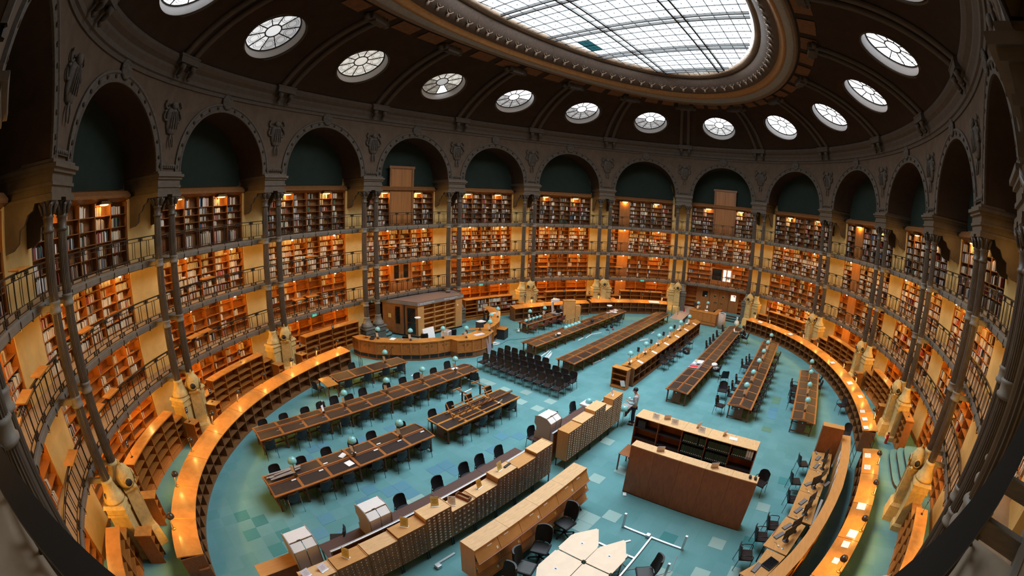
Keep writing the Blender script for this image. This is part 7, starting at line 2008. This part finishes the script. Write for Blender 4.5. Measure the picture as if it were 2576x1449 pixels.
# ------------------------------------------------------------------ people
def skin_mesh(name, joints, edges, mat, sub=2):
    """One continuous surface grown round a skeleton: joints = [(co, radius)], the first one is the root."""
    me = bpy.data.meshes.new(name)
    me.from_pydata([j[0] for j in joints], edges, [])
    o = bpy.data.objects.new(name, me); C.objects.link(o)
    md = o.modifiers.new('skin', 'SKIN'); md.use_smooth_shade = True
    for k, j in enumerate(joints):
        r_ = j[1]; me.skin_vertices[0].data[k].radius = r_ if isinstance(r_, tuple) else (r_, r_)
    me.skin_vertices[0].data[0].use_root = True
    s2 = o.modifiers.new('sub', 'SUBSURF'); s2.levels = sub; s2.render_levels = sub
    dg = bpy.context.evaluated_depsgraph_get()
    nm = bpy.data.meshes.new_from_object(o.evaluated_get(dg))
    bpy.data.objects.remove(o); bpy.data.meshes.remove(me)
    nm.materials.clear(); nm.materials.append(MT[mat])
    nm.polygons.foreach_set('use_smooth', [True] * len(nm.polygons))
    return nm
def hand_chain(J, E, wrist, palm_dir, side, cup):
    """Palm and five separate, bent fingers from joint index wrist."""
    w_ = Vector(J[wrist][0]); d = Vector(palm_dir).normalized(); s_ = Vector(side).normalized(); c_ = Vector(cup).normalized()
    J.append((tuple(w_ + d * 0.045), (0.024, 0.034))); p = len(J) - 1; E.append((wrist, p))
    for k, (off_, ln) in enumerate(((-0.030, 0.062), (-0.010, 0.074), (0.010, 0.070), (0.030, 0.056))):
        base = w_ + d * 0.085 + s_ * off_
        J.append((tuple(base), 0.0105)); a = len(J) - 1; E.append((p, a))
        J.append((tuple(base + d * ln * 0.5 + c_ * ln * 0.22), 0.0090)); b = len(J) - 1; E.append((a, b))
        J.append((tuple(base + d * ln * 0.75 + c_ * ln * 0.62), 0.0078)); E.append((b, len(J) - 1))
    t0 = w_ + d * 0.035 - s_ * 0.035
    J.append((tuple(t0), 0.0125)); a = len(J) - 1; E.append((p, a))
    J.append((tuple(t0 + d * 0.025 - s_ * 0.022 + c_ * 0.012), 0.0100)); b = len(J) - 1; E.append((a, b))
    J.append((tuple(t0 + d * 0.055 - s_ * 0.024 + c_ * 0.026), 0.0085)); E.append((b, len(J) - 1))
# standing man: faces +y in his own frame, head bent over what he holds
pm_ = thing('person', 'man in grey jacket and dark trousers standing with bowed head', 'person', (1.82, 2.22, 0), pi + 0.25)
J = [((0, 0, 0.93), (0.135, 0.10)), ((0, 0.0, 1.10), (0.135, 0.10)), ((0, -0.01, 1.28), (0.165, 0.115)), ((0, 0.0, 1.42), (0.11, 0.085)), ((0, 0.02, 1.50), (0.052, 0.055)), ((0, 0.06, 1.57), (0.062, 0.072)), ((0, 0.085, 1.66), (0.075, 0.092)), ((0, 0.08, 1.72), (0.055, 0.065))]
E = [(k, k + 1) for k in range(7)]
for s in (-1, 1):
    b = len(J)
    J += [((s * 0.17, -0.01, 1.40), 0.062), ((s * 0.235, -0.06, 1.13), 0.048), ((s * 0.17, 0.20, 1.06), 0.036), ((s * 0.11, 0.29, 1.10), 0.027)]
    E += [(3, b), (b, b + 1), (b + 1, b + 2), (b + 2, b + 3)]
    hand_chain(J, E, b + 3, (-s * 0.35, 1, 0.35), (s, 0.2, 0), (-s * 0.5, 0.0, 0.9))
    b = len(J)
    J += [((s * 0.095, 0.0, 0.86), (0.085, 0.09)), ((s * 0.105, 0.02, 0.48), (0.058, 0.062)), ((s * 0.115, -0.02, 0.10), 0.040), ((s * 0.125, 0.10, 0.045), (0.042, 0.035))]
    E += [(0, b), (b, b + 1), (b + 1, b + 2), (b + 2, b + 3)]
ob('body', skin_mesh('body', J, E, 'skin'), pm_)
J = [((0, 0, 0.88), (0.165, 0.13)), ((0, 0, 1.08), (0.16, 0.125)), ((0, -0.015, 1.28), (0.185, 0.135)), ((0, -0.005, 1.42), (0.125, 0.10)), ((0, 0.015, 1.475), (0.068, 0.07))]
E = [(0, 1), (1, 2), (2, 3), (3, 4)]
for s in (-1, 1):
    b = len(J); J += [((s * 0.18, -0.01, 1.395), 0.078), ((s * 0.245, -0.065, 1.13), 0.064), ((s * 0.17, 0.20, 1.06), 0.050), ((s * 0.13, 0.26, 1.085), 0.043)]; E += [(3, b), (b, b + 1), (b + 1, b + 2), (b + 2, b + 3)]
ob('jacket', skin_mesh('jacket', J, E, 'grey_coat'), pm_)
J = [((0, 0, 0.93), (0.155, 0.12))]; E = []
for s in (-1, 1):
    b = len(J); J += [((s * 0.10, 0.0, 0.82), (0.098, 0.105)), ((s * 0.108, 0.02, 0.48), (0.075, 0.078)), ((s * 0.118, -0.02, 0.09), 0.066)]; E += [(0, b), (b, b + 1), (b + 1, b + 2)]
ob('trousers', skin_mesh('trousers', J, E, 'denim'), pm_)
for s in (-1, 1): ob('shoe', MB().sphere(s * 0.122, 0.05, 0.045, 0.052, 0.145, 0.05, 12, 6).box(s * 0.122, 0.05, 0.012, 0.09, 0.26, 0.022).mesh('shoe', 'shoe'), pm_)
ob('hair', MB().sphere(0, 0.055, 1.69, 0.098, 0.112, 0.100, 16, 9).mesh('hair', 'hair'), pm_)
for s in (-1, 1):
    ob('ear', MB().sphere(s * 0.083, 0.075, 1.635, 0.014, 0.026, 0.034, 8, 5).mesh('ear', 'skin'), pm_); ob('eye', MB().sphere(s * 0.032, 0.166, 1.645, 0.013, n=8, h=5).mesh('eye', 'ink'), pm_)
ob('nose', MB().sphere(0, 0.180, 1.615, 0.014, 0.022, 0.026, 8, 5).mesh('nose', 'skin'), pm_); ob('mouth', MB().sphere(0, 0.160, 1.575, 0.026, 0.010, 0.007, 8, 4).mesh('mouth', 'red_fabric'), pm_)
o = MB().box(0, 0, 0, 0.06, 0.09, 0.012).tube([(0, 0.04, 0), (0.01, 0.06, -0.08), (0, 0.07, -0.14)], 0.006, 5).build('small_white_part', 'paper', None, (1.72, 1.88, 1.17), 0.3); tag(o, 'small white fitting held in the hands of the standing man', 'part')
# seated person in black at the far end of the print-strewn table; faces +y in the own frame
ps = thing('person', 'dark-haired person in black clothes seated at the far end of the print-strewn table', 'person', (-14.35, 4.12, 0), pi)
J = [((0, -0.02, 0.55), (0.16, 0.13)), ((0, -0.03, 0.75), (0.14, 0.11)), ((0, 0.03, 0.95), (0.16, 0.115)), ((0, 0.07, 1.05), (0.10, 0.085)), ((0, 0.11, 1.13), (0.05, 0.052)), ((0, 0.14, 1.20), (0.062, 0.072)), ((0, 0.15, 1.28), (0.074, 0.088)), ((0, 0.14, 1.34), (0.055, 0.065))]
E = [(k, k + 1) for k in range(7)]
for s in (-1, 1):
    b = len(J); J += [((s * 0.17, 0.06, 1.02), 0.062), ((s * 0.23, 0.14, 0.82), 0.05), ((s * 0.16, 0.36, 0.82), 0.038), ((s * 0.14, 0.45, 0.83), 0.028)]; E += [(3, b), (b, b + 1), (b + 1, b + 2), (b + 2, b + 3)]
    hand_chain(J, E, b + 3, (-s * 0.2, 1, 0.0), (s, 0.1, 0), (0, 0.1, -0.6))
    b = len(J); J += [((s * 0.10, 0.05, 0.54), 0.095), ((s * 0.12, 0.42, 0.52), 0.066), ((s * 0.12, 0.40, 0.10), 0.044), ((s * 0.125, 0.52, 0.045), (0.042, 0.035))]; E += [(0, b), (b, b + 1), (b + 1, b + 2), (b + 2, b + 3)]
ob('body', skin_mesh('body', J, E, 'skin'), ps)
J = [((0, -0.02, 0.56), (0.185, 0.15)), ((0, -0.03, 0.76), (0.165, 0.135)), ((0, 0.03, 0.95), (0.185, 0.135)), ((0, 0.07, 1.06), (0.12, 0.10)), ((0, 0.10, 1.11), (0.066, 0.068))]; E = [(0, 1), (1, 2), (2, 3), (3, 4)]
for s in (-1, 1):
    b = len(J); J += [((s * 0.18, 0.06, 1.02), 0.078), ((s * 0.24, 0.14, 0.82), 0.064), ((s * 0.16, 0.36, 0.82), 0.050), ((s * 0.145, 0.42, 0.828), 0.042)]; E += [(3, b), (b, b + 1), (b + 1, b + 2), (b + 2, b + 3)]
ob('black_top', skin_mesh('black_top', J, E, 'chair_black'), ps)
J = [((0, 0.0, 0.55), (0.17, 0.12))]; E = []
for s in (-1, 1):
    b = len(J); J += [((s * 0.10, 0.08, 0.54), 0.108), ((s * 0.12, 0.42, 0.52), 0.082), ((s * 0.12, 0.40, 0.12), 0.062)]; E += [(0, b), (b, b + 1), (b + 1, b + 2)]
ob('trousers', skin_mesh('trousers', J, E, 'chair_black'), ps)
ob('hair', MB().sphere(0, 0.125, 1.29, 0.105, 0.118, 0.115, 16, 9).sphere(0, 0.05, 1.14, 0.10, 0.07, 0.18, 12, 7).mesh('hair', 'hair'), ps)
for s in (-1, 1): ob('shoe', MB().sphere(s * 0.125, 0.48, 0.045, 0.05, 0.14, 0.05, 10, 6).mesh('shoe', 'hair'), ps)
AR.put('dark armchair on which the person in black sits', (-14.35, 4.22, 0), pi)
lp = thing('laptop', 'silver laptop open before the person in black', 'laptop', (-14.35, 3.40, 0.79), pi)
bbox('base', 'aluminium', (0.34, 0.24, 0.018), (0, 0, 0.012), lp); bbox('lid', 'aluminium', (0.34, 0.012, 0.23), (0, 0.14, 0.12), lp, (-0.25, 0, 0)); box('display', 'hall_light', (0.30, 0.004, 0.19), (0, 0.130, 0.12), lp, (-0.25, 0, 0))
for k, (u, v, mt) in enumerate(((-6.15, 3.9, 'machine_grey'), (-6.3, 3.75, 'paper'))):
    o = MB().sphere(0, 0, 0.10, 0.26, 0.20, 0.10, 10, 6).sphere(0.15, 0.08, 0.16, 0.14, 0.12, 0.09, 8, 5).build('heaped_coat', mt, None, (u, v, 0.475 if k == 0 else 0.62)); tag(o, '%s coat heaped on the armchair beside the print-strewn table' % ('grey' if k == 0 else 'pale'), 'coat')

# ------------------------------------------------------------------ books: the 300 that show largest one by one, the rest as one mass
def size_in_view(b):
    X, Y, L_ = project((b[0], b[1], b[2]))
    if not (-10 < X < 2586 and -10 < Y < 1459): return 0
    return b[4] * b[6] / (L_ * L_)
BK.sort(key=size_in_view, reverse=True)
SHN = ['bottom', 'second', 'third', 'fourth', 'fifth', 'sixth']
for b in BK[:300]:
    x, y, z, rz, wd, dp, h, c, tilt, i, lvl, sh = b
    o = ob('book', cube('book_' + BOOKNAME[c] + '_cloth'), None, (x, y, z), (0, tilt, rz), (wd, dp, h))
    l_ = '%s book on the %s shelf from below, %s bookcase, %s' % (BOOKNAME[c], SHN[sh], LV[lvl], arch(i))
    tag(o, l_, 'book', l_)
vs, cols = [], []
fs = []
for b in BK[300:]:
    x, y, z, rz, wd, dp, h, c, tilt, i, lvl, sh = b
    ca, sa = cos(rz), sin(rz); st_, ct_ = sin(tilt), cos(tilt)
    n = len(vs)
    g_ = rnd.uniform(0.75, 1.2)
    col = tuple(q * g_ for q in BOOKCOL[c])
    for lx in (-wd / 2, wd / 2):
        for ly in (-dp / 2, dp / 2):
            for lz in (-h / 2, h / 2):
                X, Z = lx * ct_ + lz * st_, -lx * st_ + lz * ct_
                vs.append((x + ca * X - sa * ly, y + sa * X + ca * ly, z + Z))
    fs += [(n, n + 1, n + 3, n + 2), (n + 4, n + 6, n + 7, n + 5), (n, n + 4, n + 5, n + 1), (n, n + 2, n + 6, n + 4), (n + 1, n + 5, n + 7, n + 3)]
    cols += [col] * 8
me = bpy.data.meshes.new('shelved_books')
me.from_pydata(vs, [], fs)
ca_ = me.color_attributes.new('Col', 'FLOAT_COLOR', 'POINT')
ca_.data.foreach_set('color', [q for c in cols for q in (*c, 1.0)])
me.materials.append(MT['books'])
o = ob('shelved_books', me)
tag(o, 'rows of old and new books filling the galleries all round the room', 'books', kind='stuff')
